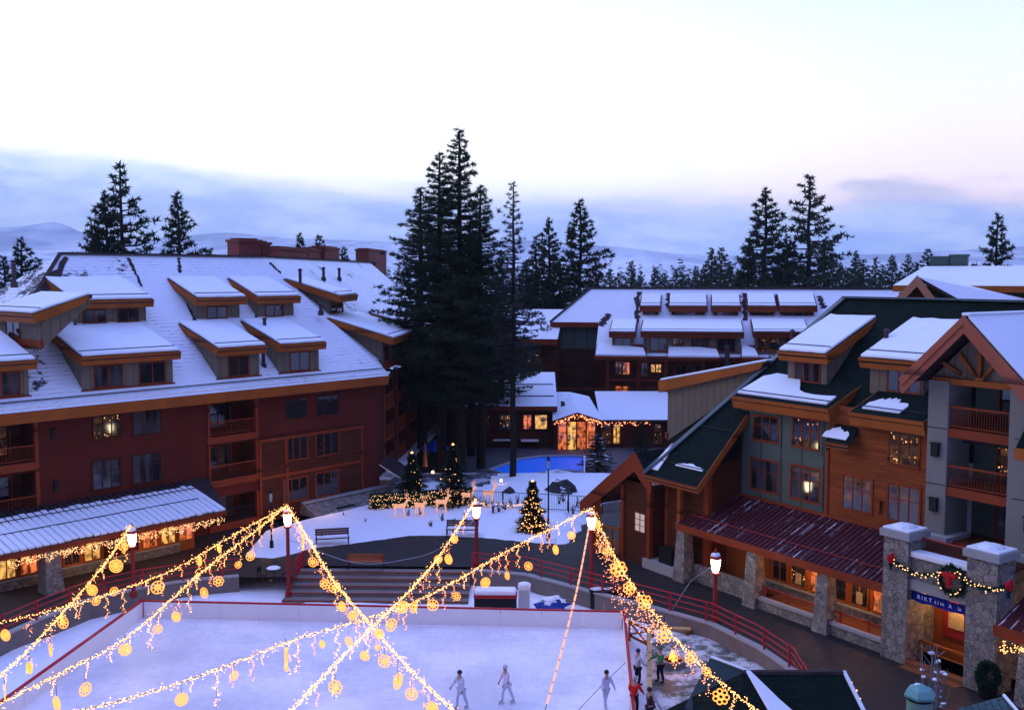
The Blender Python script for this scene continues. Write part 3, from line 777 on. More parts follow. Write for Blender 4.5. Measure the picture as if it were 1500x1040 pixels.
MB().beam((.63, cat, 7.05), (.63, -.1, 11.25), .06, .4).build('rake_board', TRIM, inn)
MB().tube([(-3.6, cat+.8, 8.2), (.2, cat+.8, 8.2)], .03, 5).tube([(-2.6, cat+3.0, 10.4), (.4, cat+3.0, 10.4)], .03, 5).build('snow_guard', DARKMETAL, inn)
def patch(x0, x1, y0, y1, rp, th=.10, seed=0, parent=None, M=None, front=True):
    q = random.Random(seed); b = MB(); pts = []
    n = 14
    for i in range(n+1):
        x = x0+(x1-x0)*i/n; pts.append((x, y0 + (.0 if front else .2*q.random())))
    for i in range(n+1):
        t = i/n; x = x1-(x1-x0)*t
        pts.append((x, y0 + (y1-y0)*(.25+.75*math.sin(math.pi*min(1, max(0.03, .08+t*.86)))**.7)*(.72+.4*q.random())))
    b.prism([(x, y, rp[0]+rp[1]*y+.02) for x, y in pts], (0, 0, th))
    return b.build('snow_patch', SNOWTOP, parent or inn, M, bevel=.03)
patch(-3.9, -3.3, cat+.3, cat+1.8, rpr, .08, 3)
patch(-2.2, .2, cat+.75, cat+.98, rpr, .05, 4)
# walls
holes = []
def rr(a, t, b, u, y=0.0): return RB.rect(a, t, b, u, y)
XG = RB.hit(1213, 680)[0]; XP0 = RB.hit(1357, 680, -1.0)[0]; XP1 = RB.hit(1385, 680, -1.0)[0]; XQ0 = RB.hit(1485, 680, -1.0)[0]; XQ1 = XQ0+1.5
MB().box(-.02, XG, -.03, .2, 5.8, 12.6).build('grey_panel_wall', GREYPANEL, inn)
MB().box(XG, XP0+.3, -.02, .2, 5.8, 12.6).build('cedar_wall', CEDAR, inn)
MB().box(XG-.1, XG+.1, -.1, -.02, 6.25, 10.6).box(-.02, XP0, -.14, -.03, 6.0, 6.32).build('trim_board', TRIMR, inn)
for (a, t, b, u), pm, nx in (((1106, 611, 1140, 645), GLASS, 3), ((1163, 614, 1200, 655), PAINTGLINT, 3), ((1102, 675, 1140, 718), GLASSBLUE, 2), ((1160, 685, 1201, 732), GLASSBLUE, 3),
                             ((1236, 700, 1277, 747), GLASSBLUE, 3), ((1302, 713, 1347, 764), GLASSBLUE, 3), ((1304, 634, 1346, 680), PAINTGLINT, 3)):
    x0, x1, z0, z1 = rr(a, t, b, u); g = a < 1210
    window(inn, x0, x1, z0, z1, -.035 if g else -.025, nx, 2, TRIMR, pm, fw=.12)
    if g: MB().box(x0-.3, x1+.3, -.07, -.031, z1+.13, z1+.32).box(x0-.3, x1+.3, -.07, -.031, z0-.34, z0-.14).box(x0-.3, x0-.13, -.07, -.031, z0-.14, z1+.13).box(x1+.13, x1+.3, -.07, -.031, z0-.14, z1+.13).build('window_surround', GREYPANEL, inn)
X, Z = RB.hit(1288, 742); MB().box(X-.16, X+.16, -.2, -.02, Z-.3, Z+.3).box(X-.2, X+.2, -.26, -.02, Z+.3, Z+.36).build('wall_lantern', TRIMR, inn)
# bump-out below the catslide
BX0 = -3.9
BY = -2.77
MB().box(BX0, -.03, BY, .0, .9, 8.4).build('corner_bay', DARKCEDAR, inn)
MB().box(-.4, .02, BY-.05, BY+.25, .9, 8.3).box(BX0-.05, BX0+.25, BY-.05, BY+.2, .9, 8.3).build('corner_post', TRIMR, inn)
MB().box(-2.2, -1.9, BY-.6, BY-.3, .9, 7.2).build('gable_post', TRIM, inn)
# --- upper dormers
rpD = rpr
def rdorm(a, b, row, yf, zb, zt, pr, wins, **k):
    X0, X1 = RB.hit(a, row, yf)[0], RB.hit(b, row, yf)[0]; w = X1-X0
    dormer(inn, X0, X1, yf, zb, zt, pr, rpD, None, [(X0+w*p, X0+w*q, zb+.25, zt-.62, n, g) for p, q, n, g in wins], wall=TAN, rm=SHGREEN, **k)
    return X0, X1
rdorm(1154, 1211, 548, 1.72, 13.35, 15.3, .44, ((.22, .82, 3, GLASSBLUE),), ohx=.35, ohf=.55, base=False)
rdorm(1274, 1352, 560, 1.72, 13.35, 15.3, .44, ((.36, .95, 3, GLASS),), ohx=.35, ohf=.55, base=False)
# --- lower eyebrow dormers, only partly snowed
for a, b, row, seed, part in ((1072, 1212, 600, 5, 1.0), (1243, 1352, 615, 6, .5)):
    X0, X1 = RB.hit(a, row, -.8)[0]+.3, RB.hit(b, row, -.8)[0]-.3
    dormer(inn, X0, X1, .0, 11.2, 12.46, .41, rpD, None, (), wall=GREYPANEL if seed == 5 else CEDAR, rm=SHGREEN, snow=0, ohx=.3, ohf=.8, base=False, fh=.7)
    pl = (12.46 + .41*.8, .41)
    if part == 1.0:
        b_ = MB(); q = random.Random(3)
        top = [(X1-.05, -.3), (X1-.1, .35), (X1-.9, .3), (X1-1.6, .2), (X1-2.4, .35), (X1-3.0, .55), (X1-3.5, 1.2), (X1-4.2, 2.0), (X0+.6, 2.1), (X0-.1, 1.6)]
        b_.prism([(x, y, pl[0]+pl[1]*y+.02) for x, y in [(X0-.2, -.45), (X1-.05, -.45)] + [(x+.08*q.random(), y+.1*q.random()) for x, y in top]], (0, 0, .14)).build('snow_patch', SNOWTOP, inn, None, bevel=.04)
    else:
        patch(X0+.2, X0+2.6, -.35, 1.0, pl, .10, seed)
    MB().tube([(X0-.1, -.3, pl[0]-.3*pl[1]+.2), (X1+.1, -.3, pl[0]-.3*pl[1]+.2)], .03, 5).build('snow_guard', DARKMETAL, inn)
patch(RB.hit(1205, 640, -.7)[0], RB.hit(1240, 650, -.7)[0], -.75, -.2, rpr, .05, 12)
for px, py, y, h in ((1160, 515, 3.0, 2.2), (1298, 505, 3.2, 2.4)):
    X, Z = RB.hit(px, py, y); vent(inn, X, y, ra+y, h*.8, None, .13)
# --- snow dormer on the hidden left hip face
Mh = Matrix.Translation((-4.36, 18.1, 0)) @ Matrix.Rotation(-math.pi/2, 4, 'Z')
hz = (RZ-7.3)/(UX+4.35)
sx = RB.hit(978, 600, 2.4)[0]; szt = RB.hit(970, 560, 2.0)[1]; sze = RB.hit(1106, 533, 2.0)[1]; sxe = RB.hit(1106, 533, 2.0)[0]
spitch = (sze-szt)/(sxe-sx+.7)
dormer(inn, 9.2, 15.7, sx+4.36, szt-3.6, szt, spitch, (7.3, hz), Mh, [(10, 12.5, szt-2.8, szt-1.2)], wall=TAN, rm=SHGREEN, ohf=.7, fh=.75)
X, Z = RB.hit(1068, 540, 3); vent(inn, -3.3, 6.5, 12.2, 1.3, None, .13)
# --- gable bay with balconies
P = [(XP0, XP1), (XQ0, XQ1)]
for a, b in P:
    MB().box(a, b, -1.0, .4, 6.9, 14.7).box(b-.1 if a == XP0 else a-.3, b+.05 if a == XP0 else a+.1, -.99, .9, 6.9, 14.6).build('grey_pilaster', GREYSTUCCO, inn)
    for z in (9.45, 12.3): MB().box(a-.01, b+.01, -1.015, -.99, z, z+.04).build('joint_line', DARKMETAL, inn)
    MB().box(a-.35, b+.35, -1.35, .5, 1, 6.65).build('pilaster_base', STONE, inn)
    MB().box(a-.5, b+.5, -1.5, .55, 6.655, 6.95).build('base_cap', STONECAP, inn)
    for z in (11.2, 8.4):
        xm = (a+b)/2 if a == XP0 else a+.9
        MB().box(xm-.2, xm+.2, -1.2, -1.001, z-.32, z+.32).box(xm-.25, xm+.25, -1.25, -1.001, z+.32, z+.38).build('wall_lantern', DARKMETAL, inn)
xm = (XP1+XQ0)/2
for i, zf in enumerate((6.7, 9.4, 12.35)):
    MB().box(XP1, XQ0, -.85, 1.4, zf-.1, zf+.05).build('balcony_floor', DARKCEDAR, inn)
    MB().box(XP1-.05, XQ0+.05, -.95, -.75, zf-.42, zf+.02).build('balcony_beam', TRIMR, inn)
    if i:
        o = MB().box(XP1, XQ0, -.92, -.84, zf+1.05, zf+1.15).box(XP1, XQ0, -.9, -.86, zf+.12, zf+.17)
        n = 26
        for k in range(1, n): o.box(XP1+(XQ0-XP1)*k/n-.012, XP1+(XQ0-XP1)*k/n+.012, -.89, -.87, zf+.17, zf+1.05)
        o.build('balcony_rail', [TRIMR], inn)
    window(inn, XP1+1.35, XQ0-.15, zf+.1, zf+2.15, 1.36, 2, 1, TRIMR, (GLASSBLUE, PAINTGLINT, GLASS)[i], name='balcony_door')
MB().box(XP1, XQ0, 1.38, 1.5, 6, 15).build('bay_wall', GREYPANEL, inn)
GX0, GX1 = 13.0, 19.6; gx = (GX0+GX1)/2; GZ0, GZ1 = 14.85, 18.0
MB().box(XP0+.1, XQ1, -.9, -.65, 14.55, 14.85).build('gable_beam', TRIM, inn)
MB().prism([(GX0+.7, -.62, 14.85), (GX1-.7, -.62, 14.85), (gx, -.62, 17.4)], (0, .3, 0)).build('gable_panel', TAN, inn)
b = MB()
b.beam((gx, -.75, 14.85), (gx, -.75, 17.3), .22, .2); b.beam((gx-.1, -.75, 14.9), (gx-1.1, -.75, 16.1), .18, .16); b.beam((gx+.1, -.75, 14.9), (gx+1.1, -.75, 16.1), .18, .16)
b.beam((gx-1.0, -.74, 15.1), (gx-2.0, -.74, 15.6), .16, .16)
b.build('gable_truss', TRIM, inn)
gs = (GZ1-GZ0)/(gx-GX0); yb = 9.0
roof_slab([(GX0, -2.2, GZ0), (gx, -2.2, GZ1), (gx, yb, GZ1), (GX0, yb, GZ0)], SHGREEN, inn)
roof_slab([(gx+.01, -2.2, GZ1), (GX1+1, -2.2, GZ0-gs), (GX1+1, yb, GZ0-gs), (gx+.01, yb, GZ1)], SHGREEN, inn)
MB().prism([(gx+.12, -2.1, GZ1-.1), (GX1+.9, -2.1, GZ0-.9*gs+.02), (GX1+.9, yb-1, GZ0-.9*gs+.02), (gx+.12, yb-1, GZ1-.1)], (0, 0, .2)).build('snow_cover', SNOWTOP, inn, None, bevel=.06)
MB().beam((gx, -2.1, GZ1+.1), (gx, 3.5, GZ1+.1), .45, .16).build('ridge_snow', SNOWTOP, inn, None, bevel=.05)
b = MB()
for x, z in ((GX0-.15, GZ0-.15*gs), (GX1+1, GZ0-gs)):
    s = 1 if x > gx else -1
    for off, th, yy in ((0, .34, -2.3), (-.34, .42, -2.22)):
        b.prism([(gx, yy, GZ1+off+.05), (x, yy, z+off+.05), (x-s*.18, yy, z+off-th+.05), (gx, yy, GZ1+off-th-.02)], (0, .1, 0))
b.build('barge_board', TRIMR if False else siding('rose_timber', (.36,.10,.055), 5, .6, .2), inn)
# higher roof block further right
roof_slab([(19.5, 2.2, 13.8), (40, 2.2, 13.8), (40, 9.6, 21.4), (25, 9.6, 21.4)], SHGREEN, inn)
roof_slab([(24.99, 9.61, 21.4), (19.49, 2.21, 13.8), (19.49, 14.2, 15)], SHGREEN, inn)
# right-hand extra eave seen at the frame edge
X, Z = RB.hit(1492, 645, -2.0)
MB().prism([(X, -2.2, Z-.3), (X, -1.2, Z+.9), (X+6, -1.2, Z+.9), (X+6, -2.2, Z-.3)], (0, 0, -.2)).build('side_roof', SHGREEN, inn)
MB().box(X-.02, X+6, -2.3, -2.205, Z-.85, Z-.32).build('side_fascia', TRIM, inn)
MB().box(XQ1, XE, -.4, 0, 6, 13).build('side_wall', GREYSTUCCO, inn)

# --- arcade: awning, stone pillars, low wall, shops
AY = -3.95; z0a, z1a = 4.62, 6.15
AXa, AXb = RB.hit(990, 765, AY)[0], 13.55
aw = MB().prism([(AXa, AY, z0a), (AXb, AY, z0a), (AXb, -.16, z1a), (AXa+1.4, -.16, z1a)], (0, 0, -.1)).build('awning_roof', REDMETAL, inn)
azr2 = lambda y: z0a + (z1a-z0a)*(y-AY)/(-.16-AY)
s = MB(); n = 46
for i in range(n+1):
    x = AXa + (AXb-AXa)*i/n; yb_ = -.18 if x > AXa+1.4 else AY + (x-AXa)/1.4*3.7
    if yb_ > AY+.2: s.beam((x, AY+.01, azr2(AY+.01)+.02), (x, yb_, azr2(yb_)+.02), .045, .07)
s.build('awning_seams', REDMETAL, inn)
MB().tube([(AXa+.3, AY+.9, azr2(AY+.9)+.1), (AXb, AY+.9, azr2(AY+.9)+.1)], .03, 5).build('snow_guard', REDPAINT, inn)
MB().box(AXa, AXb, AY-.07, AY-.002, z0a-.42, z0a-.0).box(AXa+.2, AXb, AY+.1, AY+.35, z0a-.5, z0a-.15).build('awning_fascia', TRIMR, inn)
pxs = [RB.hit(1000, 840, -3.7)[0], RB.hit(1103, 870, -3.7)[0], RB.hit(1207, 900, -3.7)[0]]
for x in pxs: pillar(inn, x, -3.6, .95, z0a-.2, 1.0, .62)
FZ = 1.3
MB().box(pxs[1], AXb, -3.6, .0, .9, FZ).build('arcade_floor', DECK, inn)
MB().box(pxs[1]+.5, AXb, -3.75, -3.58, .9, FZ+.25).build('low_wall', STONE, inn)
MB().box(pxs[1]+.5, AXb, -3.85, -3.5, FZ+.255, FZ+.40).build('low_wall_cap', STONECAP, inn)
MB().box(pxs[0]+.5, pxs[1]-.5, -3.2, -3.0, .9, 2.1).build('low_wall', STONE, inn)
SWY = -1.15
MB().box(-.03, AXb+6, SWY, SWY+.2, 1, 5.3).build('shop_wall', TRIM, inn)
MB().box(pxs[1]-2, AXb, SWY-.16, SWY-.004, FZ, FZ+.5).build('knee_wall', STONE, inn)
MB().box(pxs[1]-2, AXb, SWY-.24, SWY-.004, FZ+.505, FZ+.6).build('window_ledge', STONECAP, inn)
w = AXb-pxs[1]; k = 7
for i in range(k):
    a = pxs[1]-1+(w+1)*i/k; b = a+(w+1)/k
    window(inn, a+.2, b-.2, FZ+.75, FZ+2.2, SWY-.01, 1 if i % 2 else 2, 1, TRIM, (GLASS, PAINTGLINT, LITRED, GLASS, PAINTGLINT, LITRED, PAINTGLINT)[i], name='shop_window')
    if i in (1, 2, 4, 5): MB().box(a+.5, b-.5, SWY-.06, SWY-.045, FZ+.85, FZ+1.5).build('poster', PAPER, inn)
rb = MB(); rb.box(pxs[1]+.5, AXb, -3.4, -3.34, FZ+.85, FZ+.92)
for i in range(5): rb.box(pxs[1]+.5+w*i/5, pxs[1]+.58+w*i/5, -3.4, -3.33, FZ, FZ+1.0)
rb.build('hand_rail', REDPAINT, inn)
for i in range(3): lamp('arcade_light', RB.w(pxs[1]+2.2+i*3.6, -1.9, 4.0), 85, (1, .50, .18), .12)
# --- stone entrance porch
p0, p1 = 13.6, 15.0; q0, q1 = 18.1, 19.6
for a, b in ((p0, p1), (q0, q1)):
    MB().box(a, b, -4.1, -2.7, .9, 7.15).build('stone_pier', STONE, inn)
    o = MB().box(a-.14, b+.14, -4.26, -2.55, 7.155, 7.5).build('pier_cap', STONECAP, inn)
    MB().box(a-.05, b+.05, -4.15, -2.65, 7.505, 7.62).blob(((a+b)/2, -3.4, 7.58), .62, .62, .22, 0, .05).build('cap_snow', SNOWTOP, o, None, bevel=.04)
MB().box(p1, q0, -3.85, -3.3, 5.25, 6.35).build('porch_wall', STONE, inn)
MB().box(p1+.002, q0-.002, -3.92, -3.25, 4.75, 5.248).build('lintel', STONECAP, inn)
MB().box(p1+.002, q0-.002, -3.95, -3.2, 6.355, 6.62).build('parapet_snow', SNOWTOP, inn, None, bevel=.04)
MB().tube([(p1, -3.2, 7.2), (q0, -3.2, 7.2)], .05, 6).build('porch_rail', REDPAINT, inn)
MB().box(p0, q1, -3.2, -1.0, 6.5, 6.62).build('porch_deck', DARKCEDAR, inn)
# inside the porch
MB().box(12.6, q1, -3.6, .0, .9, FZ-.3).box(p1, q0, -4.1, -3.6, .9, 1.2).box(p1, q0, -4.6, -4.1, .85, 1.02).build('porch_steps', DECK, inn)
MB().box(12.6, 14.75, -1.75, -1.2, FZ-.3, 4.7).build('porch_stone_wall', STONE, inn)
MB().box(14.75, q0+.3, -1.5, -1.16, FZ-.3, 4.75).build('porch_back_wall', TRIM, inn)
MB().box(15.35, 16.75, -1.6, -1.505, 2.1, 4.2).build('shop_frame', REDPAINT, inn)
MB().box(15.65, 16.5, -1.65, -1.604, 2.6, 3.8).build('shop_notice', PAPER, inn)
MB().box(p1, q0, -3.0, -2.9, FZ+.65, FZ+.75).box(p1, q0, -3.0, -2.93, FZ+.2, FZ+.27).build('porch_hand_rail', TRIM, inn)
lamp('porch_light', RB.w(16.4, -2.4, 4.2), 90, (1, .52, .20), .12)
# second awning at the right edge of the frame
MB().prism([(q1+.1, -4.3, 4.4), (30, -4.3, 4.4), (30, -1, 5.8), (q1+.1, -1, 5.8)], (0, 0, -.1)).build('awning_roof', REDMETAL, inn)
MB().box(q1+.05, 30, -4.4, -4.305, 3.95, 4.42).build('awning_fascia', TRIMR, inn)
lamp('arcade_light', RB.w(22.5, -2.2, 3.6), 60, (1, .50, .18), .12)
pillar(inn, q1+1.6, -3.9, .9, 4.3, 1, .7)
# --- covered passage at the left end
GXp, GZp = -5.4, 8.5; xl, zl = -11.3, 4.1; yg = -3.5
sp = (GZp-zl)/(GXp-xl)
roof_slab([(xl, yg-.6, zl), (GXp, yg-.6, GZp), (GXp, yg+6.5, GZp), (xl, yg+6.5, zl)], SHGREEN, inn)
xr = -3.7; zrr = GZp - (xr-GXp)*1.15
roof_slab([(GXp+.01, yg-.6, GZp), (xr, yg-.6, zrr), (xr, yg+5, zrr), (GXp+.01, yg+5, GZp)], SHGREEN, inn)
MB().prism([(xl+.1, yg-.35, zl+.1*sp+.02), (xl+4.6, yg-.35, zl+4.6*sp+.02), (xl+4.0, yg+4.0, zl+4.0*sp+.02), (xl+.1, yg+4.5, zl+.1*sp+.02)], (0, 0, .16)).build('snow_cover', SNOWTOP, inn, None, bevel=.05)
MB().beam((xr-.1, yg-.55, zrr+.12), (xr-.1, yg+3.0, zrr+.12), .2, .16).build('edge_snow', SNOWTOP, inn, None, bevel=.04)
b = MB()
b.prism([(GXp, yg-.7, GZp+.02), (xl, yg-.7, zl+.02), (xl+.2, yg-.7, zl-.75), (GXp, yg-.7, GZp-1.25)], (0, .1, 0))
b.prism([(GXp, yg-.7, GZp+.02), (xr, yg-.7, zrr+.02), (xr-.1, yg-.7, zrr-.6), (GXp, yg-.7, GZp-1.25)], (0, .1, 0))
b.build('barge_board', TRIMR, inn)
MB().box(-7.2, -4.5, yg-.1, yg+3.5, .9, 6.4).build('passage_wall', DARKCEDAR, inn)
MB().box(-7.3, -7.0, yg-.25, yg+.05, .9, 6.0).box(-4.7, -4.4, yg-.2, yg+.1, .9, 6.6).build('passage_post', TRIMR, inn)
MB().box(-10.6, -10.3, yg-.2, yg+.1, 1.0, 4.6).box(-10.1, -9.85, yg-.2, yg+.1, 1.0, 4.9).build('passage_post', TRIM, inn)
x0, x1, z0, z1 = rr(931, 752, 945, 778, yg-.1)
window(inn, x0, x1, z0, z1, yg-.11, 2, 3, REDPAINT, emit('paper_screen', (.95,.82,.80), .42), fw=.06)
b = MB()
for y in (yg+.2, yg+2.4):
    b.beam((-10.4, y, 1.0+1.5), (-7.2, y, 1.0+1.9), .14, .14); b.beam((-10.4, y, 1.6), (-7.2, y, 2.0), .12, .12)
    for k in range(5): b.box(-10.4+k*.8, -10.28+k*.8, y-.06, y+.06, .9, 2.5+k*.1)
b.build('passage_rail', TRIM, inn)
MB().prism([(-10.6, yg-.4, 1.02), (-7.2, yg-.4, 1.5), (-7.2, yg+4, 1.5), (-10.6, yg+4, 1.02)], (0, 0, -.2)).build('passage_ramp', DECK, inn)
MB().box(-4.9, -1.2, BY-1.1, BY-.0, .9, 1.6).build('stone_step', STONECAP, inn)
lamp('passage_light', RB.w(-8.4, yg+1.5, 4.2), 14, (1, .45, .15), .1)
o = MB().box(-3.6, -2.4, -3.6, -2.9, 1.0, 2.6).build('dark_cabinet', BLACK, inn)

# banner over the porch door, with its white letters
ban = thing('shop_banner', 'blue banner with white letters hung under the stone lintel of the porch', 'banner', RB.w(16.55, -3.75, 4.55), RA)
bb = MB(); nb_ = 44; wv_ = lambda u: .035*math.sin(u*7)+.02*math.sin(u*17+1)
for i in range(nb_):
    u0, u1 = -1.55+3.1*i/nb_, -1.55+3.1*(i+1)/nb_
    bb.face([(u0, wv_(u0), -.36-.03*math.sin(u0*5)), (u1, wv_(u1), -.36-.03*math.sin(u1*5)), (u1, wv_(u1), .14+.03*math.cos(u1*4)), (u0, wv_(u0), .14+.03*math.cos(u0*4))])
def text(s, parent, loc, size, mat, rot=(math.pi/2, 0, 0), name='lettering', ext=.006):
    cu = bpy.data.curves.new(name, 'FONT'); cu.body = s; cu.size = size; cu.extrude = ext; cu.align_x = 'CENTER'; cu.align_y = 'CENTER'
    t = bpy.data.objects.new('tmp', cu); COL.objects.link(t)
    me = bpy.data.meshes.new_from_object(t.evaluated_get(bpy.context.evaluated_depsgraph_get()))
    bpy.data.objects.remove(t); me.name = name
    me.materials.clear(); me.materials.append(mat)
    for p in me.polygons: p.material_index = 0
    o = bpy.data.objects.new(name, me); COL.objects.link(o); o.parent = parent; o.location = loc; o.rotation_euler = rot
    return o
WHITEL = plain('white_lettering', (.8,.82,.9), .6, .05, 1)
lt = text('R I K T  t i m   A    le', ban, (0, 0, 0), .27, WHITEL)
vs_ = [(v.co.x, -.075-v.co.z, v.co.y-.10) for v in lt.data.vertices]
bb._add(vs_, [tuple(p.vertices) for p in lt.data.polygons], 1); bpy.data.objects.remove(lt)
bb.build('banner_cloth', [plain('blue_cloth', (.006,.014,.24), .7, .3, 2), WHITEL], ban)

# ================= HOTEL BEYOND THE POOL =================
p = at_y(815, 520, 122)
MHa = math.atan2(-.169, .986)
MH = Frame(p.x, 122.0, MHa)
mh = thing('pool_hotel', 'brown hotel beyond the pool, its snowy roof lined with five small dormers', 'building', MH.o, MHa)
ez = MH.hit(910, 521, -1)[1]; rz = MH.hit(866, 422, 9.0)[1]
ms = (rz-ez)/10; rpm = (ez+ms, ms)
LX = 62.0; xg = MH.hit(872, 500, -1)[0]
ty = 4.0
for _ in range(60): ty = .5*ty + .5*((MH.hit(840, 472, ty)[1]-rpm[0])/ms)
tz = rpm[0]+ms*ty; tl, tg, rl0 = MH.hit(806, 472, ty)[0], MH.hit(876, 475, ty)[0], MH.hit(866, 422, 9)[0]
roof_slab([(xg, -1, ez), (LX, -1, ez), (LX, 9, rz), (rl0, 9, rz), (tl, ty, tz), (xg, ty, tz)], SNOWROOF2, mh)
roof_slab([(tl-.01, 16, tz), (tl-.01, ty, tz), (rl0-.01, 9, rz)], SNOWROOF2, mh)
roof_slab([(tl, 18, tz), (rl0, 9.01, rz), (LX, 9.01, rz), (LX, 19, ez)], SNOWROOF2, mh)
MB().beam((rl0, 9, rz+.05), (LX, 9, rz+.05), .6, .2).beam((rl0, 9, rz+.04), (tl, ty, tz+.04), .35, .12).build('ridge_cap', SHBROWN, mh)
MB().box(xg, LX, -1.1, -1.01, ez-.6, ez-.05).box(tl, xg, ty-.08, ty-.005, tz-.6, tz-.05).box(xg-.1, xg-.01, -1, ty, ez-.6, ez).build('fascia', TRIMR, mh)
MB().box(xg+.6, LX, 0, 16, .8, ez-.2).build('wall', DARKCEDAR, mh)
tx0 = MH.hit(817, 520, ty+.8)[0]
MB().box(tx0, xg+1.2, ty+.8, 16, .8, tz-.3).build('tower_wall', DARKCEDAR, mh)
MB().box(tx0-.03, xg+1.2, ty+.74, ty+.797, MH.hit(840, 511, ty+.8)[1], tz-.35).build('grey_panel', GREYPANEL, mh)
def mdorm(a, b, yf, top, fb, wb, wins, **k):
    X0, X1 = MH.hit(a, top, yf)[0], MH.hit(b, top, yf)[0]
    zt = MH.hit((a+b)/2, top, yf-.6)[1]; zb = MH.hit((a+b)/2, wb, yf)[1]
    w = X1-X0
    dormer(mh, X0+.3, X1-.3, yf, zb, zt, k.pop('pr', .22), rpm, None, [(X0+w*p, X0+w*q, zb+.1, zt-.75, 2, g) for p, q, g in wins], rm=SHBROWN, ohx=.3, fh=.65, fm=TRIMR, base=False, **k)
for a, b, g in ((938, 968, GLASSBLUE), (980, 1036, GLASSBLUE), (1042, 1085, GLASS), (1095, 1137, GLASS), (1141, 1196, GLASSBLUE)):
    mdorm(a, b, 4.9, 449, 458, 466, ((.2, .7, g),), wall=DARKCEDAR, pr=.36)
for a, b, ws in ((893, 931, ((.2, .8, GLASS),)), (939, 1089, ((.1, .25, GLASS), (.32, .42, PAINTGLINT), (.5, .66, GLASSBLUE), (.75, .92, GLASS))), (1103, 1185, ((.1, .5, PAINTGLINT), (.6, .8, GLASS)))):
    mdorm(a, b, -.6, 487, 495, 515, ws, wall=TAN)
# bare strips of roof between the dormers
um = V((0, -ms, 1)).normalized(); rl = random.Random(8)
def onm(px, py):
    y = 3
    for _ in range(60): y = (MH.hit(px, py, y)[1] - rpm[0])/rpm[1]*.5 + y*.5
    X, Z = MH.hit(px, py, y); return V((X, y, Z)) + V((0, -.03, .05))
for a in ((935, 428, 931, 474), (981, 430, 979, 452), (1090, 430, 1092, 470), (1137, 432, 1142, 455), (1200, 434, 1207, 452), (880, 478, 892, 460)):
    bare_strip(onm(a[0], a[1]), onm(a[2], a[3]), .55, um, None, mh)
# lower eaves with snow, windows
for a, b, py in ((872, 947, 519), (978, 1055, 521), (1086, 1112, 521)):
    X0, X1 = MH.hit(a, py, -2)[0], MH.hit(b, py, -2)[0]; Z = MH.hit((a+b)/2, py+3, -2)[1]
    o = MB().prism([(X0, -2.2, Z), (X0, 0, Z+1.3), (X0, 0, Z+1.0), (X0, -2.2, Z-.4)], (X1-X0, 0, 0)).build('porch_roof', TRIMR, mh)
    MB().prism([(X0+.05, -2.15, Z+.03), (X1-.05, -2.15, Z+.03), (X1-.4, -.9, Z+.03+1.25*.59), (X0+.1, -.02, Z+1.3)], (0, 0, .22)).build('porch_snow', SNOWTOP, o, None, bevel=.05)
for (a, t, b, u), pm in (((902, 530, 911, 548), PAINTGLINT), ((913, 531, 922, 548), LITRED), ((954, 534, 959, 545), LITGLASS), ((961, 534, 968, 545), LITGLASS), ((902, 566, 920, 582), LITRED),
                         ((950, 566, 962, 584), GLASSBLUE), ((940, 532, 948, 550), GLASS), ((990, 535, 1005, 552), GLASS), ((1010, 535, 1025, 552), GLASSBLUE), ((985, 566, 1000, 584), GLASS), ((1050, 535, 1070, 552), GLASS), ((930, 600, 945, 620), PAINTGLINT)):
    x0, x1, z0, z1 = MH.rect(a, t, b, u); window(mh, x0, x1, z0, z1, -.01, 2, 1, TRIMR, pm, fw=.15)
b = MB()
for px in (890, 935, 975, 1030): x = MH.hit(px, 560)[0]; b.box(x-.2, x+.2, -.25, -.004, 1, MH.hit(px, 528)[1])
for py in (556, 592): b.box(MH.hit(890, py)[0], MH.hit(1080, py)[0], -.3, -.005, MH.hit(980, py)[1]-.25, MH.hit(980, py)[1])
b.build('timber_frame', TRIMR, mh)
vent(mh, MH.hit(1065, 530, -1.5)[0], -1.5, MH.hit(1065, 530, -1.5)[1]-.5, 2.2, None, .3)
# lower wing to the left, behind the trunks
w0 = MH.hit(700, 500, 2)[0]
roof_slab([(w0-8, 1.5, 12.2), (-.05, 1.5, 12.2), (-.05, 7.5, 15.6), (w0-8, 7.5, 15.6)], SNOWROOF2, mh)
MB().box(w0-8, -.06, 2.5, 9, .9, 12.1).build('wing_wall', DARKCEDAR, mh)
MB().box(w0-8, -.06, 1.42, 1.49, 11.5, 12.15).build('wing_fascia', TRIMR, mh)
for px in (700, 728, 761, 780):
    X = MH.hit(px, 535, 2.5)[0]; window(mh, X-.9, X+.9, 9.2, 10.7, 2.48, 2, 1, TRIMR, PAINTGLINT if px == 780 else GLASSBLUE)

# ================= POOL HOUSE =================
p = at_y(700, 640, 111)
PH = Frame(p.x, 111.0, 0.0)
ph = thing('pool_house', 'low pool house with snow-laden roofs and a lit gabled doorway', 'building', PH.o, 0)
gz = PH.hit(760, 595, -.6)[1]
def phx(px, y=0): return PH.hit(px, 600, y)[0]
X0, X1 = phx(640), phx(816)
roof_slab([(X0, -.7, gz), (X1, -.7, gz), (X1, 6.5, PH.hit(760, 545, 6.5)[1]), (X0, 6.5, PH.hit(760, 545, 6.5)[1])], SNOWTOP, ph)
MB().box(X0, X1, 0, 7, .9, gz-.2).build('wall', DARKCEDAR, ph)
MB().box(X0, X1, -.78, -.71, gz-.5, gz-.04).build('fascia', TRIMR, ph)
b = MB()
for f_ in (.28, .62): b.tube([(X0, -.7+7.2*f_, gz+(PH.hit(760, 545, 6.5)[1]-gz)*f_+.05), (X1-.3, -.7+7.2*f_, gz+(PH.hit(760, 545, 6.5)[1]-gz)*f_+.05)], .05, 5)
b.build('snow_guard', DARKMETAL, ph)
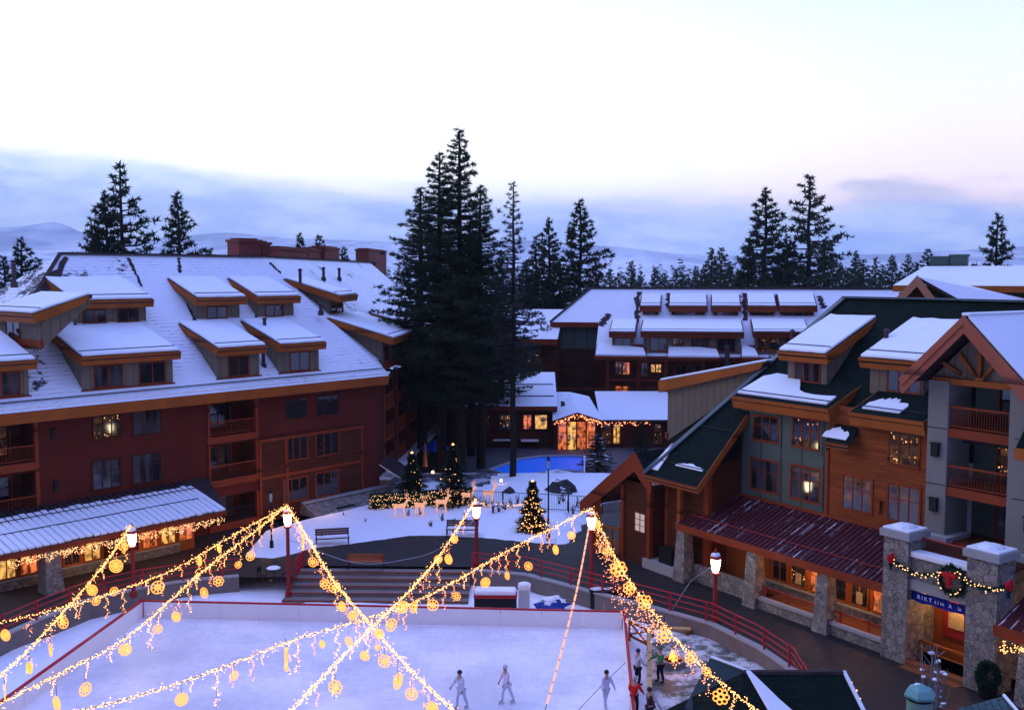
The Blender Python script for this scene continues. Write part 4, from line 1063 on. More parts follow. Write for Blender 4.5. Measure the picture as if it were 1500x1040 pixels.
for a, b_, pm in ((705, 716, PAINTGLINT), (732, 748, PAINTGLINT), (767, 778, LITRED), (784, 801, LITGLASS)):
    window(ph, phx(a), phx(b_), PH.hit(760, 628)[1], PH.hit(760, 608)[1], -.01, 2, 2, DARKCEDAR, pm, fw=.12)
# gable entrance
ga, gb = phx(812, -1.5), phx(878, -1.5); gm = phx(845, -1.5); gtop = PH.hit(845, 604, -2)[1]; gbot = PH.hit(845, 616, -2)[1]; zb_ = PH.hit(845, 574, 5.5)[1]
roof_slab([(ga-.2, -2.2, gbot), (gm, -2.2, gtop), (gm-.4, 5.5, zb_), (ga+.1, 5.5, zb_)], SNOWTOP, ph)
roof_slab([(gm+.01, -2.2, gtop), (gb+.4, -2.2, gbot), (gb-.6, 5.5, zb_-.5), (gm-.39, 5.5, zb_)], SNOWTOP, ph)
MB().prism([(ga-.2, -2.3, gbot+.02), (gm, -2.3, gtop+.03), (gb+.4, -2.3, gbot+.02), (gb+.4, -2.3, gbot-.35), (gm, -2.3, gtop-.4), (ga-.2, -2.3, gbot-.35)], (0, .09, 0)).build('barge_board', DARKCEDAR, ph)
MB().prism([(ga, -1.2, .9), (gb, -1.2, .9), (gb, -1.2, gbot-.1), (gm, -1.2, gtop-.25), (ga, -1.2, gbot-.1)], (0, 2.3, 0)).build('entrance_wall', DARKCEDAR, ph)
for k in range(4):
    a = ga+.35+(gb-ga-.7)*k/4; window(ph, a+.08, a+(gb-ga-.7)/4-.08, 1.1, gbot-.25, -1.21, 1, 2, TRIMR, LITRED if k != 1 else LITGLASS)
lamp('entrance_light', PH.w(gm, -3.0, gbot-.3), 30, (1, .28, .1), .1)
# right part with lower snow roof
X2, X3 = phx(878), phx(990)
roof_slab([(X2, -.7, gbot-.1), (X3, -.7, gbot-.1), (X3, 6.5, gbot+2.2), (X2, 6.5, gbot+2.2)], SNOWTOP, ph)
MB().box(X2, X3, 0, 6, .9, gbot-.3).build('wall', DARKCEDAR, ph)
for a, b_, pm in ((882, 894, PAINTGLINT), (899, 908, LITGLASS), (960, 968, PAINTGLINT)):
    window(ph, phx(a), phx(b_), 1.6, gbot-.7, -.01, 2, 3, TRIM, pm)
# terrace rail behind the pool house roof
tr = thing('terrace_rail', 'thin dark slatted railing along the terrace above the pool house roof', 'railing', PH.w(0, 7.5, 0))
b = MB(); zt = PH.hit(850, 570, 7.5)[1]
xa, xb = phx(815, 7.5), phx(985, 7.5)
for k in range(70): x = xa+(xb-xa)*k/70; b.box(x, x+.06, -.03, .03, zt-1.3, zt)
b.build('balusters', DARKMETAL, tr); MB().box(xa, xb, -.05, .05, zt, zt+.1).build('top_rail', TRIMR, tr); MB().box(xa, xb, -.6, .6, .9, zt-1.3).build('terrace_wall', DARKCEDAR, tr)

# ================= FAR SNOWY LODGE (right background) =================
p = at_y(1340, 420, 98)
FL = Frame(p.x, 98.0, RA*.55)
fl = thing('far_lodge', 'snow-roofed lodge at far right with a small orange gable and two green chimneys', 'building', FL.o, FL.a)
def fz(px, py, y): return FL.hit(px, py, y)
a = fz(1308, 418, -1); b_ = fz(1352, 390, 5)
rzl = b_[1]; ezl = a[1]
roof_slab([(a[0], -1, ezl), (40, -1, ezl), (40, 6, rzl), (b_[0], 6, rzl)], SNOWTOP, fl)
roof_slab([(a[0]-.01, 14, ezl), (a[0]-.01, -1, ezl), (b_[0]-.01, 6.01, rzl)], SNOWTHIN, fl)
MB().box(a[0], 40, -1.08, -1.01, ezl-.6, ezl).build('fascia', TRIM, fl)
MB().box(a[0]+1, 40, 0, 12, 1, ezl-.1).build('wall', GREYPANEL, fl)
g0, g1 = fz(1330, 440, -5)[0], fz(1362, 440, -5)[0]; gmx = fz(1343, 440, -5)[0]; gzt = fz(1343, 405, -5)[1]
roof_slab([(gmx, -5, gzt), (g1+12, -5, gzt-7.5), (g1+22, 6, gzt-5.5), (gmx+1, 6, gzt+.1)], SNOWTOP, fl)
roof_slab([(gmx-.01, -5, gzt), (gmx-2.4, -5, gzt-2.8), (gmx-2.4, 4, gzt-2.8), (gmx-.01, 4, gzt)], SNOWTHIN, fl)
MB().prism([(gmx, -5.15, gzt+.1), (gmx-2.5, -5.15, gzt-2.8), (gmx-1.7, -5.15, gzt-2.8), (gmx, -5.15, gzt-.9), (gmx+1.4, -5.15, gzt-2.8), (gmx+2.2, -5.15, gzt-2.8)], (0, .14, 0)).build('barge_board', siding('peach_timber', (.60,.26,.14), 5, .6, .15), fl)
MB().prism([(gmx-1.7, -4.6, gzt-2.9), (gmx+1.6, -4.6, gzt-2.9), (gmx, -4.6, gzt-1.0)], (0, .3, 0)).build('gable_wall', DARKCEDAR, fl)
xw = fz(1318, 432, -1.2)[0]; window(fl, xw-.2, xw+1.8, ezl-2.0, ezl-.75, -.02, 3, 1, TRIMR, GLASSBLUE)
for px, w, h in ((1363, 2.9, 1.5), (1392, 2.6, 1.8)):
    x = fz(px, 388, 7)[0]; MB().box(x, x+w*.6, 6.6, 8, rzl-2, rzl+h*.55).box(x-.1, x+w*.6+.1, 6.5, 8.1, rzl+h*.55, rzl+h*.55+.18).build('chimney', GREENMETAL, fl)
# ================= GROUND, PLAZA, RINK =================
PZ = 1.0
rl = random.Random(21)
g = MB(); g.face([(-9000, -200, -.35), (9000, -200, -.35), (9000, 9000, -.35), (-9000, 9000, -.35)])
tag(g.build('ground', SNOW), kind='structure')
wallpts = [(-60, 955), (0, 935), (60, 908), (130, 880), (210, 862), (280, 851), (350, 845)]
lw = [on_z(a, b, PZ) for a, b in wallpts]
lw = [V((lw[0].x-1.0, lw[0].y-14, PZ))] + lw
steps_l, steps_r = on_z(436, 828, PZ), on_z(690, 830, PZ)
rwp = [(690, 836), (770, 843), (865, 868), (950, 890), (1040, 915), (1110, 950), (1160, 985), (1186, 1030)]
rw = [on_z(a, b, PZ) for a, b in rwp]
rw.append(V((rw[-1].x-.3, rw[-1].y-10, PZ)))
inner = lw + [on_z(432, 845, PZ), steps_l, steps_r] + rw
pl = MB()
pts = [(p.x, p.y, PZ) for p in inner] + [(60, rw[-1].y, PZ), (60, 150, PZ), (-90, 150, PZ), (-90, lw[0].y, PZ)]
pl.face(list(reversed(pts))); po = pl.build('plaza', PAVING); tag(po, kind='structure')
import bmesh
bm = bmesh.new(); bm.from_mesh(po.data); bmesh.ops.triangulate(bm, faces=bm.faces[:]); bm.to_mesh(po.data); bm.free()
if po.data.polygons[0].normal.z < 0: po.data.flip_normals()
def retaining(name, label, pts, stone_m, cap_m):
    t = thing(name, label, 'wall', pts[0])
    b = MB(); c = MB(); o = pts[0]
    for p, q in zip(pts, pts[1:]):
        d = (q-p).normalized(); n = V((d.y, -d.x, 0))
        if n.y > 0 and abs(n.y) > .3: n = -n
        b.prism([p+n*.02-o, q+n*.02-o, q-n*.3-o, p-n*.3-o], (0, 0, -1.4))
        c.prism([p+n*.07-o+V((0,0,.1)), q+n*.07-o+V((0,0,.1)), q-n*.32-o+V((0,0,.1)), p-n*.32-o+V((0,0,.1))], (0, 0, -.095))
    b.build('wall_face', stone_m, t); c.build('coping', cap_m, t); return t
CONC = plain('pale_concrete', (.19,.16,.145), .85, .25, 1.5, bump=.01)
retaining('retaining_wall', 'low pale retaining wall curving along the brick walk left of the rink steps', lw, CONC, STONECAP)
retaining('retaining_wall', 'low pale retaining wall curving along the red railing right of the rink steps', rw, CONC, STONECAP)
# broad steps down to the rink
st = thing('rink_steps', 'broad shallow steps with red edged treads leading down from the plaza to the ice rink', 'steps', on_z(560, 880, 0))
o = st.location.copy(); tl, tr_ = steps_l, steps_r
for k in range(5):
    f0, f1 = k*.95, (k+1)*.95; z = PZ-.17*(k+1)
    b = MB(); q = [V((tl.x, tl.y-f0, z)), V((tr_.x, tr_.y-f0, z)), V((tr_.x, tr_.y-f1, z)), V((tl.x, tl.y-f1, z))]
    b.prism([p-o for p in q], (0, 0, -.9)); b.build('step', CONC, st)
    MB().prism([p-o+V((0,0,.006)) for p in (q[3]+V((0,.16,0)), q[2]+V((0,.16,0)), q[2], q[3])], (0, 0, .03)).build('step_edge', TRIMR, st)
# snow around the rink
def hterr(x, y):
    return 0
zone = MB()
nx_, ny_ = 60, 44
def inside_zone(p): return True
zx0, zx1, zy0, zy1 = -34, 15.5, 34, 66.4
idx = {}
vs = []; fs = []
for j in range(ny_+1):
    for i in range(nx_+1):
        x = zx0+(zx1-zx0)*i/nx_; y = zy0+(zy1-zy0)*j/ny_
        z = .02 + .10*max(0, noise.noise(V((x*.5, y*.5, 1)))+.4) if not (-26 < x < 6.4 and y < 59 - (x-6)*.08) else -.12
        vs.append((x, y, z))
for j in range(ny_):
    for i in range(nx_):
        a = j*(nx_+1)+i; fs.append((a, a+1, a+nx_+2, a+nx_+1))
zone._add(vs, fs, 0); tag(zone.build('rink_surround', SNOW, smooth=True), kind='structure')
# ice and barrier boards
A, B = on_z(208, 880, 1.0), on_z(914.5, 896, 1.0)
A.z = B.z = 0
rd = (A-B).normalized(); back = V((-rd.y, rd.x, 0))
back = V((-.084, -1, 0)).normalized()
bL, bR = A + back*30, B + V((-.078, -1, 0)).normalized()*30
tag(MB().face([(A.x, A.y, .05), (bL.x, bL.y, .05), (bR.x, bR.y, .05), (B.x, B.y, .05)]).build('rink_ice', ICE), kind='structure')
rk = thing('rink_barrier', 'white panelled rink barrier with a red top rail around the ice', 'barrier', A)
def boards(p, q, n):
    d = (q-p).normalized(); nn_ = V((d.y, -d.x, 0))
    for k in range(n):
        a = p+(q-p)*(k/n)+d*.012; b = p+(q-p)*((k+1)/n)-d*.012
        MB().prism([a-A+V((0,0,.05)), b-A+V((0,0,.05)), b-A+nn_*.08+V((0,0,.05)), a-A+nn_*.08+V((0,0,.05))], (0, 0, .93)).build('panel', WHITEP, rk)
    MB().beam(p-A+V((0,0,1.02)), q-A+V((0,0,1.02)), .16, .08).build('top_rail', REDRAIL, rk)
    MB().beam(p-A+V((0,0,.12)), q-A+V((0,0,.12)), .14, .03).build('kick_strip', REDRAIL, rk)
boards(A, B, 12); boards(bL, A, 12); boards(B, bR, 12)
MB().box(-.12, .12, -.12, .12, 0, 1.08).build('corner_post', REDRAIL, rk)
MB().box(-.12, .12, -.12, .12, 0, 1.08).build('corner_post', REDRAIL, rk, loc=B-A)
# trampled slush beside the rink (right)
q = [on_z(a, b, .3) for a, b in ((960, 930), (1040, 925), (1120, 975), (1170, 1010), (1200, 1080), (1000, 1090), (955, 1010), (945, 960))]
sl_ = MB().face([(p.x, p.y, .235) for p in reversed(q)]).build('slush_path', SLUSH); tag(sl_, kind='structure')
if sl_.data.polygons[0].normal.z < 0: sl_.data.flip_normals()
def floor_mat():
    m, t = newmat('needle_strewn_snow'); p = t.pos(); n = t.noise(p, .5, 5, .65); n2 = t.noise(p, 3.5, 4, .7)
    f = t.smooth(t.math('ADD', t.math('MULTIPLY', n, .7), t.math('MULTIPLY', n2, .3)), .48, .60)
    t.col(t.mix(f, (.035,.030,.030), (.55,.57,.62))); t.set(Roughness=.9); t.bump(n2, .05); return m
FLOOR = floor_mat()
# snow bank behind the plaza, falling away to the pool
curve = [(on_z(352, 812, PZ).x-.3, 95), (on_z(358, 815, PZ).x, on_z(358, 815, PZ).y), (on_z(400, 818, PZ).x, on_z(400, 818, PZ).y)] + [(on_z(a, b, PZ).x, on_z(a, b, PZ).y) for a, b in ((440, 808), (500, 797), (600, 786), (690, 786), (760, 793), (830, 797))] + [(5.0, 75), (7.5, 84), (40, 100)]
def cy(x):
    if x < curve[0][0]: return 300
    for (a, b), (c, d) in zip(curve, curve[1:]):
        if a <= x <= c: return b+(d-b)*(x-a)/(c-a)
    return curve[0][1] if x < curve[0][0] else curve[-1][1]
def bank(x, y):
    d = y-cy(x) + .5*noise.noise(V((x*.4, y*.4, 0)))
    if d < 0: return PZ-.12
    lim = sstep(0, 3.5, x+21)
    h = sstep(0, .5, d)*.16 + sstep(.3, 9, d)*.75
    h -= sstep(92, 97, y)*.95*(1 if x > -9.5 else .3)
    h += .07*noise.noise(V((x*.8, y*.8, 3)))*sstep(0, 1.5, d) + .05*noise.noise(V((x*2.3, y*2.3, 5)))
    ly = (V((x, y, 0))-LB.o).dot(LB.ey); lx = (V((x, y, 0))-LB.o).dot(LB.ex)
    if lx < 3.5: h *= 1-sstep(-4.6, -2.4, ly)*(1-sstep(1.5, 3.5, lx))
    return PZ + h
vs = []; fs = []; nx_, ny_ = 120, 150
for j in range(ny_+1):
    for i in range(nx_+1):
        x = -24+68*i/nx_; y = 66+64*j/ny_
        vs.append((x, y, bank(x, y)))
for j in range(ny_):
    for i in range(nx_):
        a = j*(nx_+1)+i; q = (a, a+1, a+nx_+2, a+nx_+1)
        if all(vs[k][2] < PZ-.05 for k in q): continue
        fs.append(q)
bo = MB()._add(vs, fs, 0); 
for i, f in enumerate(bo.f):
    p = V(bo.v[f[0]])
    n_ = noise.noise(p*.35)*2.5
    if p.y+n_ > 87.5 and p.x+n_ < -.4 - .1*max(0, 97-p.y): bo.m[i] = 1
tag(bo.build('snow_bank', [SNOW, FLOOR], smooth=True), kind='structure')
# pool and deck
PD = plain('pool_deck_paving', (.085,.085,.095), .6, .3, 1.2)
dk = [on_z(a, b, 1.12) for a, b in ((655, 712), (700, 713), (760, 708), (800, 705), (850, 712), (905, 702), (960, 690), (1010, 650), (640, 648), (640, 690))]
dko = MB().face([(p.x, p.y, 1.12) for p in dk]).build('pool_deck', PD)
if dko.data.polygons[0].normal.z < 0: dko.data.flip_normals()
tag(dko, kind='structure')
pw = [on_z(a, b, 1.13) for a, b in ((716, 690), (735, 683), (760, 674), (790, 670), (830, 669), (858, 670), (862, 680), (852, 693), (820, 690), (800, 693), (775, 697), (745, 697))]
pwo = MB().face([(p.x, p.y, 1.13) for p in pw]).build('pool_water', POOLW); tag(pwo, kind='structure')
if pwo.data.polygons[0].normal.z < 0: pwo.data.flip_normals()
rim = thing('pool_coping', 'snow dusted stone coping around the blue swimming pool', 'coping', pw[0])
b = MB(); pts = [p-pw[0]+V((0,0,.08)) for p in pw]; b.tube(pts+[pts[0]], .16, 6); b.build('coping_stones', STONECAP, rim)
b = MB(); b.tube([on_z(a, c, 1.3)-pw[0] for a, c in ((800, 693), (815, 690), (835, 694), (856, 701))], .2, 6); b.build('coping_snow', SNOWTOP, rim)
# hills and far mountains
def hills(name, y0, x0, x1, prof, depth, seed, n=160):
    vs = []; fs = []; m = 16
    for i in range(n+1):
        x = x0+(x1-x0)*i/n; h = prof(x)
        for j in range(m+1):
            t = j/m; q = noise.noise(V((x*.0011+seed, t*2.2, seed)))*.20 + noise.noise(V((x*.005, t*7+seed, 1)))*.07
            vs.append((x, y0-depth*(1-t), -2+max(0, h*(t**1.15)*(1+q*min(1, 3*(1-t)+.35)))))
    for i in range(n):
        for j in range(m):
            a = i*(m+1)+j; fs.append((a, a+m+1, a+m+2, a+1))
    return tag(MB()._add(vs, fs, 0).build(name, HILL, smooth=True), kind='structure')
def interp(tab):
    def f(x):
        for (a, b), (c, d) in zip(tab, tab[1:]):
            if a <= x <= c: return b+(d-b)*(x-a)/(c-a)
        return tab[0][1] if x < tab[0][0] else tab[-1][1]
    return f
def mt(Y, pix): return interp([(at_y(px, py, Y).x, at_y(px, py, Y).z) for px, py in pix])
hills('mountains', 5200, -4200, 4200, mt(5200, [(-400, 345), (-60, 338), (20, 334), (85, 325), (130, 345), (190, 352), (260, 345), (330, 338), (420, 348), (520, 352), (640, 358), (760, 352), (880, 360), (1000, 372), (1150, 376), (1300, 372), (1500, 360), (1900, 350)]), 2600, 3.3)
hills('hills', 2600, -2600, 2600, mt(2600, [(-300, 372), (0, 368), (120, 376), (300, 372), (500, 380), (700, 376), (820, 378), (905, 366), (980, 372), (1080, 386), (1200, 390), (1350, 384), (1500, 378), (1800, 372)]), 1200, 8.1)

# ================= LAMP POSTS =================
postm = REDPAINT
def lamp_post(base, ztop, label, watts=120):
    t = thing('lamp_post', label, 'lamp post', base, 0, 'red lamp posts around the rink')
    h = ztop-base.z
    b = MB(); b.lathe([(.22, 0), (.22, .3), (.13, .4), (.11, h-1.55)], (0, 0, 0), 10); b.lathe([(.11, h-1.55), (.24, h-1.45), (.24, h-1.38), (.1, h-1.34)], (0, 0, 0), 10)
    b.build('post', postm, t)
    g = MB(); g.lathe([(.13, h-1.34), (.20, h-1.2), (.27, h-.72), (.24, h-.62)], (0, 0, 0), 10).build('lantern_glass', LANTERN, t)
    c = MB(); c.lathe([(.30, h-.62), (.34, h-.56), (.22, h-.40), (.10, h-.30), (.05, h-.05), (.02, h)], (0, 0, 0), 10)
    for k in range(5):
        a = 2*math.pi*k/5; c.tube([(.15*math.cos(a), .15*math.sin(a), h-1.33), (.29*math.cos(a), .29*math.sin(a), h-.62)], .016, 4)
    c.build('lantern_cap', postm, t)
    MB().blob((0, 0, h-.42), .27, .27, .16, 0, .1).build('cap_snow', SNOWTOP, t)
    lamp('lantern_light', (0, 0, h-1.0), watts, (1, .74, .44), .22, t)
    return V((base.x, base.y, ztop))
def basept(px, py, z): return on_z(px, py, z)
def topz(px, py, b): return at_y(px, py, b.y).z
posts = {}
for key, (bx, by, bz), (tx, ty), lab in (
    ('P0', (196, 874, PZ), (194, 766), 'red lamp post in front of the left shop awning, leftmost of the lit posts'),
    ('P1', (423, 873, .15), (421, 738), 'red lamp post left of the rink steps with light strings fanning from its cap'),
    ('P2', (698, 828, PZ), (691, 728), 'red lamp post at the top of the rink steps beside the snowy bench'),
    ('P3', (866, 864, PZ), (862, 742), 'tall red lamp post by the black crates, strings running to both sides'),
    ('P4', (1047, 911, PZ), (1042, 802), 'red lamp post standing in the curved railing before the arcade')):
    b = basept(bx, by, bz); posts[key] = lamp_post(b, topz(tx, ty, b), lab)
def street_lamp(px, py, z, ptop, label):
    b = on_z(px, py, z); h = at_y(px, ptop, b.y).z - b.z
    t = thing('street_lamp', label, 'street lamp', b, 0, 'thin dark street lamps')
    MB().lathe([(.14, 0), (.14, .5), (.06, .6), (.05, h-.9)], (0, 0, 0), 8).build('pole', DARKMETAL, t)
    MB().lathe([(.07, h-.9), (.11, h-.6), (.09, h-.3)], (0, 0, 0), 8).build('lamp_head', plain('frosted_lamp', (.35,.5,.48), .3, .1, 3) if 'frosted_lamp' not in MATS else MATS['frosted_lamp'], t)
    MB().lathe([(.14, h-.3), (.08, h-.15), (.02, h)], (0, 0, 0), 8).build('lamp_cap', DARKMETAL, t)
street_lamp(803, 790, 1.2, 668, 'thin dark unlit street lamp beside the lit christmas tree on the snow bank')
street_lamp(398, 803, 1.15, 716, 'thin dark unlit street lamp in the snow against the left lodge')

# ================= LIGHT STRINGS =================
def resample(pts, step):
    out = [pts[0]]; acc = 0
    for p, q in zip(pts, pts[1:]):
        L = (q-p).length; t = step-acc
        while t < L: out.append(p+(q-p)*(t/L)); t += step
        acc = L-(t-step)
    return out
def spline(pts, n=10):
    P = [pts[0]*2-pts[1]] + pts + [pts[-1]*2-pts[-2]]; out = []
    for k in range(1, len(P)-2):
        a, b, c, d = P[k-1:k+3]
        for i in range(n):
            t = i/n; out.append(.5*((2*b)+(c-a)*t+(2*a-5*b+4*c-d)*t*t+(3*b-a-3*c+d)*t**3))
    out.append(pts[-1]); return out
strings = {}
GD = [
 ('g0', [(193, 768, None), (150, 830, 4.9), (100, 888, 4.6), (50, 943, 4.5), (0, 990, 4.6), (-60, 1040, 4.9)], 'P0', 'light string falling from the leftmost red post to the lower left corner', 1.0),
 ('ga', [(420, 741, None), (330, 790, 5.1), (245, 838, 4.6), (115, 883, 4.3), (0, 911, 4.3), (-80, 925, 4.6)], 'P1', 'upper light string running left from the post at the rink steps past the awning', .9),
 ('gb', [(421, 743, None), (355, 792, 5.2), (290, 842, 4.8), (190, 930, 4.4), (90, 985, 4.4), (0, 1030, 4.7), (-40, 1050, 4.9)], 'P1', 'lower light string running left from the post at the rink steps over the rink corner', 1.0),
 ('gc', [(424, 742, None), (455, 795, 5.2), (490, 852, 4.8), (545, 917, 4.5), (600, 980, 4.5), (668, 1043, 4.8), (700, 1075, 5.0)], 'P1', 'light string crossing the ice from the post at the steps down to the right', 1.1),
 ('gd', [(689, 748, None), (645, 812, 4.0), (600, 865, 3.8), (545, 918, 3.8), (485, 978, 4.0), (425, 1042, 4.4), (395, 1075, 4.8)], 'P2', 'light string crossing the ice from the post by the snowy bench down to the left', 1.1),
 ('ge', [(861, 745, None), (760, 798, 5.1), (650, 860, 4.7), (590, 888, 4.5), (530, 908, 4.4), (430, 937, 4.4), (300, 987, 4.5), (180, 1025, 4.7), (90, 1045, 5.0)], 'P3', 'long light string sweeping left across the whole ice from the tall post by the crates', 1.0),
 ('gf', [(866, 746, None), (893, 800, 5.2), (925, 855, 4.8), (975, 918, 4.5), (1020, 968, 4.4), (1070, 1010, 4.4), (1112, 1043, 4.6), (1150, 1075, 4.9)], 'P3', 'light string dropping right from the tall post over the campfire corner', .7),
]
BR = .031
def bulbs_along(b, pts, step, jit, r, q):
    for p in resample(pts, step):
        b.octa(p + V((q.uniform(-jit, jit), q.uniform(-jit, jit), q.uniform(-jit, jit*.8))), r*q.uniform(.75, 1.25))
qg = random.Random(77)
for key, pts, post, lab, dens in GD:
    P3 = []
    for px, py, z in pts:
        P3.append(posts[post] + V((0, 0, -.1)) if z is None else on_z(px, py, z))
    P3 = spline(P3, 12); o = P3[0].copy(); loc = [p-o for p in P3]
    t = thing('light_string', lab, 'light string', o, 0, 'warm light strings over the rink')
    MB().tube(loc[::3]+[loc[-1]], .016, 4).build('cable', DARKMETAL, t)
    b = MB(); bulbs_along(b, loc, .06/dens, .05, BR, qg); bulbs_along(b, loc, .13, .2, BR*.75, qg)
    tag(b.build('bulbs', BULB, t), kind='stuff')
    strings[key] = P3
# rope light hanging from the tall post towards the ice
p = posts['P3']; rp_ = [p+V((-.1, -.2, -.8)), on_z(848, 850, 4.0), on_z(830, 925, 3.0), on_z(814, 985, 2.2), on_z(797, 1045, 1.6)]
rp_ = spline(rp_, 8); o = rp_[0].copy()
t = thing('rope_light', 'segmented pinkish rope light slanting down from the tall post across the ice', 'rope light', o)
MB().tube([q-o for q in rp_], .02, 5).build('cable', DARKMETAL, t)
b = MB(); rs_ = resample([q-o for q in rp_], .85)
for a, c in zip(rs_, rs_[1:]): b.tube([a+(c-a)*.1, a+(c-a)*.88], .05, 6)
b.build('light_tube', emit('rope_tube', (1.0,.42,.26), 1.3), t)
# guy wire from the left post to the right one, plain and unlit
wp = [posts['P1']+V((0,0,-2.2)), on_z(520, 824, 2.9), on_z(600, 818, 2.8), on_z(650, 800, 2.9), posts['P2']+V((0,0,-1.4))]
o = wp[0].copy(); tag(MB().tube([q-o for q in spline(wp, 6)], .018, 4).build('slack_cable', plain('grey_cable', (.35,.36,.42), .6, .1, 1), loc=o), 'thin pale unlit cable sagging across the steps behind the orange bench', 'cable')
wp = [posts['P4']+V((0,0,-.9)), on_z(1012, 850, 2.6), on_z(985, 892, 1.1)]
o = wp[0].copy(); tag(MB().tube([q-o for q in wp], .02, 4).build('guy_cable', MATS['grey_cable'], loc=o), 'pale guy cable running down left from the lamp post in the railing', 'cable')
wp = [on_z(916, 970, 1.05), on_z(880, 1005, .9), on_z(845, 1042, .7)]
o = wp[0].copy(); tag(MB().tube([q-o for q in wp], .018, 4).build('ground_cable', DARKMETAL, loc=o), 'thin dark cable stretched over the ice from the right rink barrier', 'cable')

# ---- wheel shaped ornaments ----
def wheel_mesh(r, n, style):
    b = MB(); tr = .026
    ring = lambda R_, cx, cz, k, tt: b.tube([(cx+R_*math.cos(2*math.pi*i/k), 0, cz+R_*math.sin(2*math.pi*i/k)) for i in range(k+1)], tt, 5, 0, False)
    if style == 0:
        ring(r, 0, 0, 18, tr); ring(r*.45, 0, 0, 12, tr)
        for k in range(n): a = 2*math.pi*k/n; b.tube([(r*.1*math.cos(a), 0, r*.1*math.sin(a)), (r*math.cos(a), 0, r*math.sin(a))], tr*.9, 5)
    elif style == 1:
        for k in range(n): a = 2*math.pi*k/n; ring(r*.30, r*.68*math.cos(a), r*.68*math.sin(a), 9, tr)
        ring(r*.30, 0, 0, 9, tr)
    else:
        for s in (1.0, .68, .36): ring(r*s, 0, 0, 16, tr*1.1)
        for k in range(n): a = 2*math.pi*k/n; b.tube([(0, 0, 0), (r*math.cos(a), 0, r*math.sin(a))], tr*.8, 5)
    return b
protos = []
for k, (r, n, s) in enumerate(((.29, 8, 0), (.31, 7, 1), (.26, 6, 2), (.28, 8, 2))):
    t = thing('light_ornament', 'x', 'light ornament', (0, 0, 0), 0, 'lit wheel ornaments hanging from the strings')
    wheel_mesh(r, n, s).build('glowing_wheel', WHEELM, t)
    MB().tube([(0, 0, r), (0, 0, r+.45)], .012, 4).build('hanger', DARKMETAL, t)
    protos.append(t)
WH = {'ga': [(8,930,1),(135,864,0),(167,866,0),(231,860,1.25),(141,880,.8),(170,829,1.3),(181,800,.9),(293,821,1),(321,803,.9)],
      'gb': [(367,814,1),(349,827,.7),(320,851,1),(299,868,1),(258,903,1),(231,921,.8),(183,951,1),(125,1009,1),(83,1030,1.1),(7,1014,1)],
      'g0': [(92,911,1.1),(74,952,1.1),(43,978,1)],
      'ge': [(343,989,.7),(266,1024,1),(472,943,.7),(511,939,.8),(590,889,1.1),(606,889,1),(634,886,1),(669,873,.8),(711,853,1),(743,843,.8),(774,829,.9),(814,805,1.1),(837,784,.9),(534,960,.9),(553,948,.5)],
      'gc': [(458,823,1),(476,855,1),(490,860,1),(501,888,1),(517,901,.9),(555,928,.9),(563,968,1),(583,997,1.2),(603,1016,.9),(633,1037,1)],
      'gd': [(666,790,.9),(657,819,1.2),(642,819,.9),(573,915,1.15),(491,1006,1.1)],
      'gf': [(874,769,.7),(889,808,.8),(906,833,1.5),(922,861,1.1),(945,882,1.2),(973,930,1.2),(1012,963,.9),(1035,983,.65),(1056,1020,1.1)]}
gname = {'ga': 'the upper left string', 'gb': 'the lower left string', 'g0': 'the leftmost string', 'ge': 'the long sweeping string', 'gc': 'the string right of the steps post', 'gd': 'the string left of the bench post', 'gf': 'the right-hand string'}
wn = ['spoked wheel light', 'flower wheel light', 'ringed disc light', 'large ringed light']
used = set()
qw = random.Random(5)
def dist_at(key, px):
    best = min(strings[key], key=lambda p: abs(750+F*p.x/(p.y*CT+ (H-p.z)*ST) - px))
    return best
for key, L in WH.items():
    for i, (px, py, s) in enumerate(sorted(L)):
        a = dist_at(key, px); st_ = 1 if (key == 'gf' and px > 900) else qw.choice((0, 0, 1, 2, 3))
        loc = at_y(px, py, a.y+qw.uniform(-.3, .3))
        lab = f'{wn[st_]}, {ORD[i]} from the left under {gname[key]}'
        pr = protos[st_]; rz = qw.uniform(-1.1, 1.1) if px < 900 else qw.uniform(-.5, .5)
        if st_ not in used: used.add(st_); t = pr; t.location = loc; t.rotation_euler = (0, 0, rz); t['label'] = lab; t.scale = (s*.9,)*3
        else: dup(pr, loc, rz, lab, s*(.9 if px < 880 or key != 'gf' else .95))
# two slim glowing tubes
for px, py, key, lab in ((444, 793, 'gc', 'slim glowing tube light hanging near the top of the string right of the steps post'), (419, 965, 'ge', 'slim glowing tube light hanging over the ice under the long sweeping string')):
    t = thing('tube_light', lab, 'tube light', at_y(px, py, dist_at(key, px).y), 0)
    MB().tube([(0, 0, -.5), (0, 0, .5)], .06, 6).build('glowing_tube', WHEELM, t); MB().tube([(0, 0, .5), (0, 0, .9)], .012, 4).build('hanger', DARKMETAL, t)
